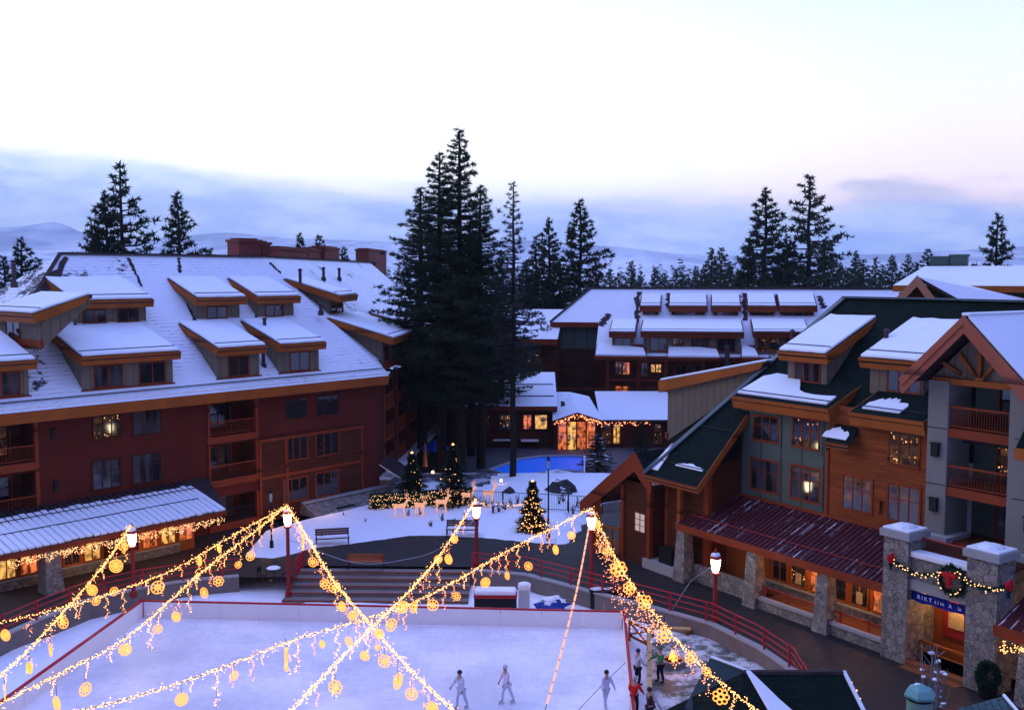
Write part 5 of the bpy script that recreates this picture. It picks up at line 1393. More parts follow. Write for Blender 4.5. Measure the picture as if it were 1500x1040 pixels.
# ---- hanging spiral strands ----
def strand_mesh(L, r, q, bm_=BULB):
    b = MB(); n = int(L/.036)
    for k in range(n):
        z = -L*k/n+q.uniform(-.03, .03); a = z*9+q.uniform(-1.2, 1.2); rr = r*q.uniform(.2, 1.1)
        b.octa((rr*math.cos(a), rr*math.sin(a), z), BR*.8*q.uniform(.6, 1.2))
    return b
sp_ = []
for L, r, m in ((.7, .09, BULB), (1.2, .13, BULBP), (1.6, .16, BULB), (1.0, .26, BULBP)):
    t = thing('hanging_light_strand', 'x', 'light strand', (0, 0, 0), 0, 'short light strands hanging from the strings')
    tag(strand_mesh(L, r, qw).build('bulbs', m, t), kind='stuff'); MB().tube([(0, 0, 0), (0, 0, -L)], .008, 3).build('wire', DARKMETAL, t); sp_.append(t)
usd = set()
for key, cnt in (('g0', 9), ('ga', 15), ('gb', 15), ('gc', 16), ('gd', 13), ('ge', 29), ('gf', 13)):
    P = resample(strings[key], .1); n = len(P)
    for i in range(cnt):
        k = int(n*(.05+.80*(i+.5+qw.uniform(-.3, .3))/cnt)); p = P[min(n-1, k)]
        s = qw.randrange(4) if key not in ('gf', 'gc') else qw.choice((1, 2, 3, 3))
        if key == 'ge': s = qw.choice((0, 1, 1, 2))
        lab = f'spiral light strand, {ORD[i]} down {gname[key]}'
        if s not in usd: usd.add(s); t = sp_[s]; t.location = p; t['label'] = lab
        else: dup(sp_[s], p, qw.uniform(0, 6), lab, qw.uniform(.75, 1.1))
# dense curtain of lights below the right-hand string
P = [p for p in strings['gf']]
o = P[0].copy(); b = MB()
for p in resample(P[6:36], .036):
    L = 1.9*math.sin(math.pi*min(1, max(0, (P[0].y-p.y)/19)))+.15
    b.octa(p-o+V((qw.uniform(-.42, .06), qw.uniform(-.25, .25), -qw.random()**1.3*L)), BR*.8*qw.uniform(.7, 1.2))
c = thing('light_curtain', 'dense curtain of tiny lights hanging below the right-hand string', 'light curtain', o)
tag(b.build('bulbs', BULBP, c), kind='stuff'); MB().tube([p-o for p in P[8:46:3]], .012, 4).build('cable', DARKMETAL, c)
# icicle lights below awnings, on the pool house and in the balustrade
def icicle(label, pts, drop, n, seed, m=BULBW, name='icicle_lights', r=.03):
    q = random.Random(seed); o = pts[0].copy(); t = thing(name, label, 'icicle lights', o, 0)
    MB().tube([p-o for p in pts], .012, 4).build('cable', DARKMETAL, t)
    b = MB()
    L = [(a-c).length for a, c in zip(pts, pts[1:])]; S = sum(L)
    for k in range(n):
        s = q.random()*S
        for (a, c), l in zip(zip(pts, pts[1:]), L):
            if s <= l: p = a+(c-a)*(s/l); break
            s -= l
        else: p = pts[-1]
        d_ = drop*(.35+.65*abs(math.sin((p.x+p.y)*2.3)))
        b.octa(p-o+V((q.uniform(-.06, .06), q.uniform(-.06, .06), -q.random()*d_)), r*q.uniform(.7, 1.2))
    tag(b.build('bulbs', m, t), kind='stuff'); return t
icicle('icicle lights hung along the snowy shop awning on the left', [LB.w(XL-.5, -5.5, AZ0-.35), LB.w(AX1-.2, -5.5, AZ0-.35)], .55, 760, 3)
icicle('icicle lights under the red awning at the far right edge', [RB.w(q1+.5, -4.5, 3.9), RB.w(q1+4, -4.5, 3.9)], .8, 170, 4, BULB)
icicle('icicle lights along the gable of the pool house doorway', [PH.w(ga, -2.45, gbot-.1), PH.w(gm, -2.45, gtop-.1), PH.w(gb+.2, -2.45, gbot-.1)], .55, 110, 5, BULBP, r=.05)
icicle('icicle lights on the low eave right of the pool house doorway', [PH.w(X2+.3, -.9, gbot-.3), PH.w(X2+5.5, -.9, gbot-.3)], .45, 50, 6, BULBP, r=.05)
# ================= RAILINGS =================
def railing(name, label, pts, h=1.05, rails=(1.05, .72, .38), step=2.4, mat=None, r=.035, cat='railing', group=None, balu=0):
    mat = mat or REDRAIL; o = pts[0].copy(); t = thing(name, label, cat, o, 0, group)
    for z in rails: MB().tube([p-o+V((0,0,z)) for p in pts], r, 6).build('rail', mat, t)
    for p in resample(pts, step): MB().box(p.x-o.x-.05, p.x-o.x+.05, p.y-o.y-.05, p.y-o.y+.05, p.z-o.z-.05, p.z-o.z+h+.05).build('post', mat, t)
    if balu:
        b = MB()
        for p in resample(pts, balu): b.box(p.x-o.x-.012, p.x-o.x+.012, p.y-o.y-.012, p.y-o.y+.012, p.z-o.z+.08, p.z-o.z+h)
        b.build('balusters', mat, t)
    return t
up = V((0, 0, .1))
railing('red_railing', 'red pipe railing following the curved wall from the steps to the right', [p+up+V((.1,.15,0)) for p in rw[:-1]])
railing('red_railing', 'red pipe railing along the wall left of the steps, behind the light strings', [p+up+V((0,.15,0)) for p in lw[1:]])
railing('red_railing', 'short red railing with bars beside the left end of the rink steps', [on_z(432, 845, 1.1), on_z(447, 826, 1.1)], step=1.2, balu=.15)
rq = random.Random(31)
# iron fence of the pool
fp = [(690, 742), (740, 745), (800, 748), (870, 752), (925, 752)]
fpts = [on_z(a, b, 1.75) for a, b in fp]
railing('iron_fence', 'thin dark iron picket fence between the snow bank and the pool', fpts, 1.35, (1.3, .15), 2.6, DARKMETAL, .022, 'fence', None, .14)

# ================= BENCHES =================
def bench_proto(name, label, wood, metal, L=1.9, snow=True, group=None):
    t = thing(name, label, 'bench', (0, 0, 0), 0, group)
    for k in range(3): pass
    MB().box(-L/2, L/2, -.22, -.08, .42, .46).box(-L/2, L/2, -.05, .09, .42, .46).box(-L/2, L/2, .12, .22, .42, .46).build('seat', wood, t)
    b = MB()
    for z in (.58, .72, .86): b.prism([(-L/2, .24+(z-.5)*.22, z), (L/2, .24+(z-.5)*.22, z), (L/2, .27+(z-.5)*.22, z), (-L/2, .27+(z-.5)*.22, z)], (0, .03, .12))
    b.build('backrest', wood, t)
    for x in (-L/2+.06, L/2-.06):
        m = MB(); m.tube([(x, -.24, 0), (x, -.22, .43), (x, .24, .43), (x, .36, .98)], .03, 5); m.tube([(x, .3, 0), (x, .24, .43)], .03, 5); m.tube([(x, -.22, .43), (x, -.24, .64), (x, .28, .66)], .025, 5)
        m.build('end_frame', metal, t)
    if snow: MB().box(-L/2+.08, L/2-.08, -.21, .18, .462, .56).build('seat_snow', SNOWTOP, t, None, bevel=.04)
    return t
BWD = siding('dark_bench_wood', (.12,.05,.035), .11, .7); BOR = siding('orange_bench_wood', (.42,.13,.05), .11, .6)
b1 = bench_proto('park_bench', 'dark slatted bench with snow on its seat at the edge of the snow bank', BWD, DARKMETAL, 2.1)
b1.location = on_z(487, 798, 1.03); b1.rotation_euler = (0, 0, .22); b1.scale = (1.12,)*3
b2 = dup(b1, on_z(677, 785, 1.03), -.05, 'dark slatted bench with snowy seat right beside the upper lamp post', 1.12)
b3 = bench_proto('park_bench', 'orange slatted bench without snow, its back turned at the top of the steps', BOR, DARKMETAL, 2.1, False)
b3.location = on_z(537, 833, 1.0); b3.rotation_euler = (0, 0, math.pi); b3.scale = (1.12,)*3
def plank_bench(p, q, label):
    o = p.copy(); t = thing('plank_bench', label, 'bench', o, 0)
    d = q-p; n = V((-d.y, d.x, 0)).normalized()
    MB().beam(V((0,0,.44)), d+V((0,0,.44)), .42, .08).build('seat', PALEWOOD, t)
    for f in (.08, .92):
        MB().beam(d*f-n*.18+V((0,0,.02)), d*f-n*.18+V((0,0,.40)), .16, .16, 0, (1,0,0)).beam(d*f+n*.18+V((0,0,.02)), d*f+n*.18+V((0,0,.40)), .16, .16, 0, (1,0,0)).build('leg', TRIM, t)
for (a, b), (c, d), lab in (((950, 930), (1012, 932), 'plain timber plank bench set across the snow behind the campfire'),
                            ((1044, 926), (1092, 955), 'timber plank bench at the foot of the curved wall, the farther of two'),
                            ((1095, 958), (1136, 988), 'timber plank bench at the foot of the curved wall, the nearer of two')):
    plank_bench(on_z(a, b, .1), on_z(c, d, .1), lab)
# cafe table with snow
t = thing('cafe_table', 'small dark cafe table with a cap of snow beside the left lamp post', 'table', on_z(401, 850, 1.0))
MB().lathe([(.5, .72), (.5, .76)], (0, 0, 0), 14).build('table_top', DARKMETAL, t); MB().lathe([(.04, .03), (.04, .72)], (0,0,0), 6).lathe([(.3, 0), (.3, .03)], (0,0,0), 10).build('table_leg', DARKMETAL, t)
MB().lathe([(.42, .762), (.44, .80), (.30, .87)], (0, 0, 0), 14).build('table_snow', SNOWTOP, t)
def chair(p, rz, label):
    t = thing('cafe_chair', label, 'chair', p, rz, 'chairs at the snowy table')
    MB().box(-.22, .22, -.22, .22, .42, .46).build('seat', DARKMETAL, t)
    MB().box(-.22, .22, .19, .23, .58, .92).build('backrest', DARKMETAL, t)
    for x, y in ((-.2, -.2), (.2, -.2)): MB().box(x-.02, x+.02, y-.02, y+.02, 0, .42).build('leg', DARKMETAL, t)
    for x in (-.2, .2): MB().box(x-.02, x+.02, .18, .22, 0, .9).build('leg', DARKMETAL, t)
chair(on_z(384, 851, 1.0), 1.3, 'dark metal chair left of the snow-capped cafe table'); chair(on_z(419, 848, 1.0), -1.5, 'dark metal chair between the snow-capped cafe table and the lamp post')
# ---- things stored behind the far boards ----
t = thing('snow_topped_crate', 'long black crate with a red rim under a thick slab of snow behind the boards', 'crate', on_z(726, 893, .1), -.02)
MB().box(-1.25, 1.25, -.5, .5, 0, .85).build('crate_body', BLACK, t); MB().box(-1.28, 1.28, -.53, .53, .85, .98).build('red_rim', REDRAIL, t); MB().box(-1.22, 1.22, -.48, .5, .985, 1.3).build('snow_cap', SNOWTOP, t, None, bevel=.12)
for x in (-1.0, 1.0): MB().box(x-.03, x+.03, -.53, -.505, .3, .45).build('latch', DARKMETAL, t)
t = thing('white_cabinet', 'narrow white cabinet with a snowy top next to the black crate', 'cabinet', on_z(768, 893, .1), -.05)
MB().box(-.35, .35, -.35, .35, 0, 1.45).box(-.37, .37, -.37, .37, 1.45, 1.52).build('cabinet_body', WHITEP, t); MB().box(-.3, .3, -.375, -.36, .2, 1.3).build('cabinet_door', plain('grey_white_panel', (.5,.5,.5), .5, .1, 1), t)
MB().blob((0, 0, 1.56), .36, .36, .13, 0, .1).build('snow_cap', SNOWTOP, t)
t = thing('tarped_pile', 'low blue tarpaulin pile dusted with snow and leaves behind the boards', 'pile', on_z(809, 893, .1))
MB().blob((0, 0, .25), .95, .55, .42, 0, .25, 12, 7, 2).build('tarpaulin', BLUET, t); MB().blob((0, .05, .47), .82, .45, .28, 0, .3, 12, 7, 5).build('snow_cap', snowmat('dirty_snow', bare=.18, under=(.10,.13,.06)), t)
t = thing('black_crate', 'wide black covered crate with patches of snow under the tall lamp post', 'crate', on_z(893, 889, .1), -.12)
MB().box(-1.15, 1.15, -.4, .4, 0, 1.0).box(-1.2, .9, -.45, .45, 1.0, 1.08).build('crate_body', BLACK, t)
MB().blob((-.75, 0, 1.1), .4, .3, .07, 0, .3).blob((-.1, .1, 1.1), .3, .2, .05, 0, .3).build('snow_patch', SNOWTOP, t)
t = thing('cardboard_sheet', 'brown cardboard sheet leaning on the front of the black crate', 'cardboard', on_z(893, 891, .1) + V((.1, -.55, 0)), -.12)
MB().prism([(-.55, -.12, 0), (.55, -.12, 0), (.55, .1, .95), (-.55, .1, .95)], (0, .02, .0)).build('cardboard', CARD, t)
# timber barrier on the right of the ice
t = thing('timber_gate', 'braced timber gate frame beside the right end of the rink barrier', 'gate', on_z(921, 940, .1))
o = t.location.copy(); p, q = on_z(922, 938, .1)-o, on_z(949, 952, .1)-o
b = MB()
for f in (0, 1): b.beam(p+(q-p)*f, p+(q-p)*f+V((0,0,1.15)), .12, .12, 0, (1,0,0))
b.build('gate_post', PALEWOOD, t)
b = MB(); b.beam(p+V((0,0,1.08)), q+V((0,0,1.08)), .08, .12); b.beam(p+V((0,0,.3)), q+V((0,0,.3)), .08, .12); b.beam(p+V((0,0,.35)), q+V((0,0,1.05)), .06, .1); b.beam(p+V((0,-.07,1.05)), q+V((0,-.07,.35)), .06, .1)
b.build('gate_brace', TRIM, t)
t = thing('timber_partition', 'waist-high timber partition running from the gate towards the viewer', 'partition', on_z(951, 955, .1))
o = t.location.copy(); p, q = V((0,0,0)), on_z(951, 1060, .1)-o
b = MB()
for k in range(6): b.beam(p+(q-p)*(k/5), p+(q-p)*(k/5)+V((0,0,1.05)), .12, .12, 0, (1,0,0))
b.build('partition_post', PALEWOOD, t)
MB().beam(p+V((0,0,1.08)), q+V((0,0,1.08)), .22, .06).beam(p+V((.02,0,.55)), q+V((.02,0,.55)), .05, .2).build('partition_rail', PALEWOOD, t)
# campfire
t = thing('fire_pit', 'round fire pit with glowing orange flames beside the partition', 'fire pit', on_z(986, 976, .2))
MB().lathe([(.62, 0), (.62, .38), (.48, .38), (.46, .2)], (0, 0, 0), 14).build('pit_ring', STONE, t)
b = MB()
for k in range(9):
    a = rq.uniform(0, 6.3); r = rq.uniform(0, .3); h = rq.uniform(.2, .5)
    b.lathe([(.02, .3), (.12, .38), (.07, .38+h*.6), (.01, .38+h)], (r*math.cos(a), r*math.sin(a), 0), 5)
b.build('flames', FLAME, t); lamp('fire_light', on_z(986, 976, .2)+V((0,0,1.2)), 45, (1, .33, .08), .3)
b = MB()
for k in range(5): a = k*1.25; b.beam((.42*math.cos(a), .42*math.sin(a), .3), (-.2*math.cos(a), -.2*math.sin(a), .48), .1, .1)
b.build('log', BARK, t)

# ---- small kiosks with shingle roofs ----
t = thing('rink_kiosk', 'kiosk in front with a dark shingled hip roof, its left hip streaked with snow', 'kiosk', on_z(1170, 1075, 0))
o = t.location.copy(); Yk = 39.5
A1, A2 = at_y(1090, 984, Yk)-o, at_y(1236, 984, Yk)-o
B1, B2 = at_y(1140, 1075, Yk-3.6)-o, at_y(1262, 1075, Yk-3.6)-o
B1 = V((A1.x-.2+1.6, A1.y-3.4, A1.z-2.6)); B2 = V((A2.x+.9, A2.y-3.4, A2.z-2.6))
roof_slab([B1, B2, A2, A1], SHGREEN, t, None, .15)
C1 = V((A1.x-3.2, A1.y+.6, A1.z-1.9)); C2 = V((A1.x-1.5, A1.y-3.6, A1.z-2.7))
roof_slab([A1+V((-.012,0,0)), C1, C2, B1+V((-.012,0,0))], SHGREEN, t, None, .15)
dn = B1-A1
MB().prism([A1+V((.05,-.05,.03)), A1+V((.22,-.05,.03)), A1+dn*.3+V((.75,0,.03)), A1+dn*.62+V((1.5,0,.03)), A1+dn*.97+V((2.5,0,.03)), A1+dn*.97+V((.1,0,.03))], (0,0,.09)).build('hip_snow', SNOWTOP, t, None, bevel=.03)
MB().beam(A1, A2, .2, .12).build('ridge_cap', SHBROWN, t); MB().beam(A2+V((0,0,.05)), B2+V((0,0,.05)), .14, .12).build('edge_snow', SNOWTOP, t, None, bevel=.03)
MB().box(A1.x+.8, A2.x-.1, A1.y-2.6, A1.y+.5, .9, A1.z-1.9).build('kiosk_wall', DARKCEDAR, t)
MB().prism([A1+V((.1,.05,-.02)), A2+V((-.1,.05,-.02)), A2+V((-.1,2.2,-1.6)), A1+V((.1,2.2,-1.6))], (0,0,-.1)).build('rear_roof', SHGREEN, t)
icicle('string of lights along the right eave of the small kiosk', [o+A2+V((.1,-.1,0)), o+B2+V((.1,0,0))], .3, 40, 9, BULB)
t = thing('canopy_roof', 'low dark green canopy roof beside the campfire with snow along its top edge', 'canopy', on_z(1060, 1060, 0))
o = t.location.copy(); q = [at_y(1040, 963, 41.5)-o, at_y(1100, 985, 40.5)-o, at_y(1110, 1075, 38.0)-o, at_y(1003, 1035, 39.5)-o]
roof_slab(q, plain('green_canvas', (.03,.05,.05), .8, .2, 2), t, None, .12)
MB().beam(q[0]+V((.05,0,.05)), q[1]+V((-.05,0,.05)), .12, .08).build('edge_snow', SNOWTOP, t, None, bevel=.02)
for k, p in enumerate(q): MB().beam(V((p.x*.95, p.y*.95, .0)), V((p.x*.95, p.y*.95, p.z-.1)), .12, .12, 0, (1,0,0)).build('canopy_post', TRIM, t)
t = thing('corner_roof', 'dark green roof corner with a snow-edged ridge at the bottom right of the view', 'roof', on_z(1460, 1080, 0))
o = t.location.copy(); a, b_, c, d = at_y(1470, 1019, 30)-o, at_y(1505, 1060, 28.5)-o, at_y(1420, 1080, 28)-o, at_y(1385, 1042, 30.5)-o
roof_slab([a, b_, c, d], shingle('teal_shingle', (.05,.085,.09)), t, None, .15); MB().beam(a+V((0,0,.04)), b_+V((0,0,.04)), .07, .06).build('edge_snow', SNOWTOP, t)
e_ = at_y(1540, 1070, 30.5)-o
roof_slab([a+V((.01,.01,0)), e_, b_+V((.012,0,0))], SHGREEN, t, None, .15); MB().box(b_.x-1.6, b_.x+2, b_.y+.3, b_.y+2.0, 0, c.z-.2).build('kiosk_wall', DARKCEDAR, t)
# copper capped lantern pillar in front
t = thing('lantern_pillar', 'pale green pillar with a faceted copper cap, nearest at the bottom right', 'pillar', on_z(1344, 1130, 0))
o = t.location.copy(); top = at_y(1342, 1002, o.y).z; wv = .64
VERD = plain('verdigris_copper', (.16,.36,.32), .55, .15, 4); VERD2 = plain('pale_green_paint', (.22,.38,.30), .6, .1, 3)
MB().lathe([(wv*.78, 0), (wv*.78, top-.62)], (0, 0, 0), 16).build('shaft', VERD2, t)
MB().lathe([(wv*.80, top-.62), (wv*.80, top-.53)], (0, 0, 0), 16).build('band', BLACK, t)
MB().lathe([(wv*.98, top-.50), (wv, top-.40), (wv*.72, top-.16), (wv*.25, top-.02), (.02, top)], (0, 0, 0), 6).build('cap', VERD, t)
MB().blob((-.05, .1, top-.05), .16, .12, .05, 0, .2).build('cap_snow', SNOWTOP, t)
# wreath and garland on the stone porch
GREENF = plain('fir_garland', (.014,.045,.02), .9, .5, 4); BOW = plain('red_bow', (.55,.008,.015), .6, .2, 3)
def fir_tube(pts, r, q, n):
    b = MB()
    for p in resample(pts, r*.35):
        for k in range(n):
            d = V((q.gauss(0,1), q.gauss(0,1), q.gauss(0,1))).normalized()*r*q.uniform(.7, 1.25); s = d.orthogonal().normalized()*r*.22
            b.face([p-s, p+s, p+d])
    return b
wq = random.Random(2)
gl_y = -4.32
xw_, zw_ = RB.hit(1389, 852, gl_y-.1)
t = thing('christmas_wreath', 'large green christmas wreath with a red bow at the centre of the stone porch', 'wreath', RB.w(xw_, gl_y+.32, zw_), RA)
b = fir_tube([V((.62*math.cos(a*.2094), -.1, .62*math.sin(a*.2094))) for a in range(31)], .26, wq, 9); b.build('wreath_ring', GREENF, t)
MB().blob((0, -.36, .1), .16, .1, .36, 0, .3).blob((-.22, -.36, .3), .2, .09, .13, 0, .2).blob((.22, -.36, .3), .2, .09, .13, 0, .2).build('bow', BOW, t)
b = MB()
for k in range(16): a = wq.uniform(2.6, 6.0); b.octa((.6*math.cos(a), -.33, .6*math.sin(a)), .035)
tag(b.build('bulbs', BULBW, t), kind='stuff')
for (pts, lab) in (([(1305, 818), (1330, 836), (1352, 842), (1378, 839)], 'fir garland swag with lights left of the wreath on the stone porch'),
                   ([(1399, 836), (1425, 855), (1448, 863), (1478, 858)], 'fir garland swag with lights right of the wreath on the stone porch')):
    P = [RB.w(*(lambda h: (h[0], gl_y, h[1]))(RB.hit(a, b, gl_y))) for a, b in pts]; P = spline(P, 6); o = P[0].copy()
    t = thing('fir_swag', lab, 'garland', o, 0); loc = [p-o for p in P]
    fir_tube(loc, .2, wq, 9).build('fir_branch', GREENF, t)
    b = MB()
    for p in resample(loc, .09): b.octa(p+V((wq.uniform(-.12, .02), -.14+wq.uniform(-.1, .05), wq.uniform(-.12, .16))), .035)
    tag(b.build('bulbs', BULBW, t), kind='stuff')
    e = loc[0] if 'left' in lab else loc[-1]
    MB().blob(e+V((-.05, -.18, .1)), .2, .12, .22, 0, .3).build('bow', BOW, t)
    fir_tube([e, e+V((0, 0, -.55))], .18, wq, 9).build('fir_tail', GREENF, t)
# shrub pot by the porch, bare bush with snow tufts
t = thing('potted_shrub', 'dark clipped shrub in a pot in front of the right stone pier', 'shrub', on_z(1446, 1022, 1.0))
MB().lathe([(.34, 0), (.45, .5), (.40, .5)], (0,0,0), 10).build('pot', BLACK, t)
b = MB()
for k in range(1500):
    d = V((wq.gauss(0,1), wq.gauss(0,1), wq.gauss(0,1))).normalized()*wq.uniform(.7, 1); p = V((d.x*.5, d.y*.5, 1.05+d.z*.62)); s = V((wq.uniform(-1,1), wq.uniform(-1,1), wq.uniform(-1,1)))*.07
    b.face([p-s, p+s, p+d*.14])
b.build('foliage', GREENF, t)
def bare_bush(p, h, spread, n, q, label, tuft=0, name='bare_bush', twm=None, grp=None):
    t = thing(name, label, 'shrub', p, 0, grp); b = MB(); s = MB(); nt = 0; tk = 1.0 if h < 3 else 1.9
    for k in range(n):
        a = q.uniform(0, 6.3); lean = q.uniform(.0, spread); base = V((q.uniform(-.15, .15)*spread*2, q.uniform(-.15, .15)*spread*2, 0)); L = h*q.uniform(.55, 1)
        tip = base+V((math.cos(a)*lean, math.sin(a)*lean, L)); mid = (base+tip)/2+V((q.uniform(-.1, .1), q.uniform(-.1, .1), 0))*spread
        b.tube([base, mid, tip], [.028*tk, .02*tk, .008*tk], 4)
        for j in range(3):
            f = q.uniform(.35, .95); s0 = base+(tip-base)*f; e = s0+V((q.uniform(-.35, .35), q.uniform(-.35, .35), q.uniform(.15, .5)))*L*.28
            b.tube([s0, e], [.012*tk, .006*tk], 3)
            if tuft and q.random() < tuft: s.blob(e, q.uniform(.05, .17), q.uniform(.05, .11), q.uniform(.03, .06), 0, .45, 6, 4, q.random()*9); nt += 1
        if tuft and q.random() < tuft: s.blob(tip, .10, .09, .07, 0, .3, 6, 4); nt += 1
    b.build('stems', twm or TWIG, t)
    if nt: tag(s.build('snow_tufts', SNOWTOP, t), kind='stuff')
    return t
bare_bush(on_z(1362, 1085, .6), 4.0, 1.1, 24, random.Random(6), 'tall bare shrub with tufts of snow on its twigs in front of the stone porch', .22, twm=plain('pale_twig', (.22,.19,.18), .9, .3, 5))
sq = random.Random(14)
k = 0
lab = ['among the twigs just below the reindeer', 'in the snow near the dark bench', 'on the snow bank close to the fence']
for (x0, x1, y0, y1, n, h) in ((590, 690, 752, 764, 6, .55), (700, 780, 742, 752, 9, 1.0), (815, 870, 738, 752, 8, 1.1), (455, 680, 755, 782, 7, .35)):
    for i in range(n):
        px = x0+(x1-x0)*(i+.5)/n; py = sq.uniform(y0, y1); p = on_z(px, py, 1.6); p.z = bank(p.x, p.y)-.02
        nb = {590: 'twiggy stems below the reindeer', 700: 'bare shrubs before the iron fence', 815: 'bare shrubs right of the christmas tree', 455: 'dead stems poking from the snow slope'}[x0]
        bare_bush(p, h*sq.uniform(.7, 1.2), .28 if h > .5 else .12, 9 if h > .5 else 4, sq, f'leafless shrub, {ORD[i]} from the left of the {nb}', .12 if h > .9 else 0, 'bare_bush', None, 'leafless shrubs on the snow bank')
# boulder
p = on_z(822, 727, 1.5); t = thing('boulder', 'big dark boulder in the snow behind the iron fence', 'boulder', p)
MB().blob((0, 0, .5), 1.25, .9, .95, 0, .28, 12, 8, 9).build('rock', plain('dark_rock', (.06,.055,.06), .9, .4, 2, bump=.04), t)
MB().blob((-.1, .3, 1.25), .8, .5, .12, 0, .2, 10, 5, 3).build('rock_snow', SNOWTOP, t)
p = on_z(746, 728, 1.5); t = thing('boulder', 'small dark boulder at the foot of the pine by the pool', 'boulder', p)
MB().blob((0, 0, .3), .6, .5, .5, 0, .28, 10, 6, 4).build('rock', MATS['dark_rock'], t); MB().blob((0, .1, .72), .35, .3, .07, 0, .2, 8, 5, 3).build('rock_snow', SNOWTOP, t)
# blue canopy and closed lit umbrella, pool furniture
p = on_z(637, 684, 1.2); t = thing('blue_canopy', 'small blue canopy tent under the pines beside the lodge', 'canopy', p)
MB().lathe([(1.5, 1.7), (1.5, 1.9), (.05, 2.7)], (0, 0, 0), 4).build('canopy_cloth', plain('blue_canvas', (.02,.08,.55), .6, .2, 2), t)
b = MB()
for sx in (-1, 1):
    for sy in (-1, 1): b.box(sx*.95-.04, sx*.95+.04, sy*.95-.04, sy*.95+.04, 0, 1.75)
b.build('canopy_legs', DARKMETAL, t)
p = on_z(623, 694, 1.2); t = thing('closed_umbrella', 'tall closed umbrella glowing orange beside the blue canopy', 'umbrella', p)
MB().lathe([(.05, 0), (.05, .7)], (0,0,0), 6).lathe([(.55, 0), (.5, .12)], (0,0,0), 10).build('umbrella_base', DARKMETAL, t); MB().lathe([(.24, .7), (.2, 1.2), (.12, 2.4), (.03, 3.0)], (0,0,0), 8).build('folded_cloth', plain('orange_cloth', (.5,.16,.07), .8, .2, 3), t)
lamp('garden_light', p+V((.9, -.9, .6)), 14, (1, .5, .25), .1)
def globe(px, py, z, label):
    p = on_z(px, py, z); t = thing('garden_lantern', label, 'lantern', p); MB().lathe([(.04, 0), (.04, .7)], (0,0,0), 6).build('stake', DARKMETAL, t); MB().blob((0,0,.8), .13, .13, .13, 0, 0).build('globe', emit('garden_globe', (1,.62,.3), 7) if 'garden_globe' not in MATS else MATS['garden_globe'], t)
globe(634, 704, 1.2, 'small lit globe lantern on the snow near the blue canopy'); globe(734, 717, 1.4, 'small lit globe lantern right of the last reindeer'); globe(908, 718, 1.2, 'small lit globe lantern seen through the covered passage')
def pool_table(px, py, label):
    p = on_z(px, py, 1.12); t = thing('patio_table', label, 'table', p, 0, 'snowy tables by the pool')
    MB().box(-1, 1, -.6, .6, .68, .74).build('table_top', DARKMETAL, t); MB().box(-.97, .97, -.57, .57, .745, .92).build('table_snow', SNOWTOP, t, None, bevel=.06)
    for x in (-.85, .85):
        for y in (-.45, .45): MB().box(x-.04, x+.04, y-.04, y+.04, 0, .68).build('leg', DARKMETAL, t)
pool_table(776, 656, 'snow-covered dark patio table before the pool house, left of the doorway'); pool_table(818, 651, 'snow-covered dark patio table right before the lit pool house doorway'); pool_table(735, 655, 'snow-covered dark patio table half hidden by the pine trunk')
p = on_z(856, 705, 1.2); t = thing('sauna_post', 'thin white post with snow at the right end of the pool', 'post', p); MB().box(-.06, .06, -.06, .06, 0, 2.2).build('post_body', WHITEP, t); MB().blob((0,0,2.25), .12, .12, .08, 0, .1).build('post_snow', SNOWTOP, t)

# ================= LIT DECORATIONS =================
def deer(label, p, rz, head=.0, first=None):
    t = thing('lit_reindeer', label, 'reindeer', p, rz, 'lit reindeer in front of the hedge')
    b = MB()
    b.tube([(-.62, 0, 1.0), (-.5, 0, 1.04), (-.1, 0, 1.0), (.3, 0, 1.04), (.5, 0, 1.12)], [.10, .22, .21, .24, .17], 9)
    b.tube([(.42, 0, 1.12), (.62, 0, 1.38+head*.3), (.72, 0, 1.6+head)], [.17, .12, .10], 8)
    b.tube([(.66, 0, 1.62+head), (.84, 0, 1.60+head), (1.0, 0, 1.52+head)], [.11, .10, .05], 8)
    for x, y, k in ((.4, .12, 1), (.42, -.12, 1), (-.5, .12, -1), (-.48, -.12, -1)): b.tube([(x, y, .95), (x-.06*k, y, .5), (x+.02*k, y, .45), (x, y, 0)], [.10, .05, .05, .04], 6)
    b.tube([(-.62, 0, 1.05), (-.74, 0, .92)], [.06, .03], 5)
    b.build('body', DEERM, t)
    a = MB()
    for s in (-1, 1):
        a.tube([(.68, .05*s, 1.7+head), (.60, .25*s, 1.95+head), (.72, .34*s, 2.3+head)], .025, 5); a.tube([(.60, .25*s, 1.95+head), (.82, .3*s, 2.05+head)], .02, 5); a.tube([(.62, .28*s, 2.05+head), (.45, .36*s, 2.22+head)], .02, 5)
        a.tube([(.66, .08*s, 1.66+head), (.60, .2*s, 1.7+head)], [.04, .015], 5)
    a.build('antlers', DEERM, t)
    return t
for (px, py, rz, hd, lab) in ((586, 752, .1, .0, 'lit reindeer figure farthest left, standing before the hedge'), (615, 750, -.7, -.2, 'lit reindeer figure with lowered head, second from the left'),
                              (647, 747, -.2, .1, 'lit reindeer figure in the middle of the five with raised head'), (685, 740, -.3, .2, 'lit reindeer figure just behind the lamp post glow'), (716, 738, -.5, .2, 'lit reindeer figure farthest right, beside the garden lantern')):
    p = on_z(px, py, 1.75); p.z = max(bank(p.x, p.y), 1.3); d_ = deer(lab, p, rz, hd); d_.scale = (.78,)*3
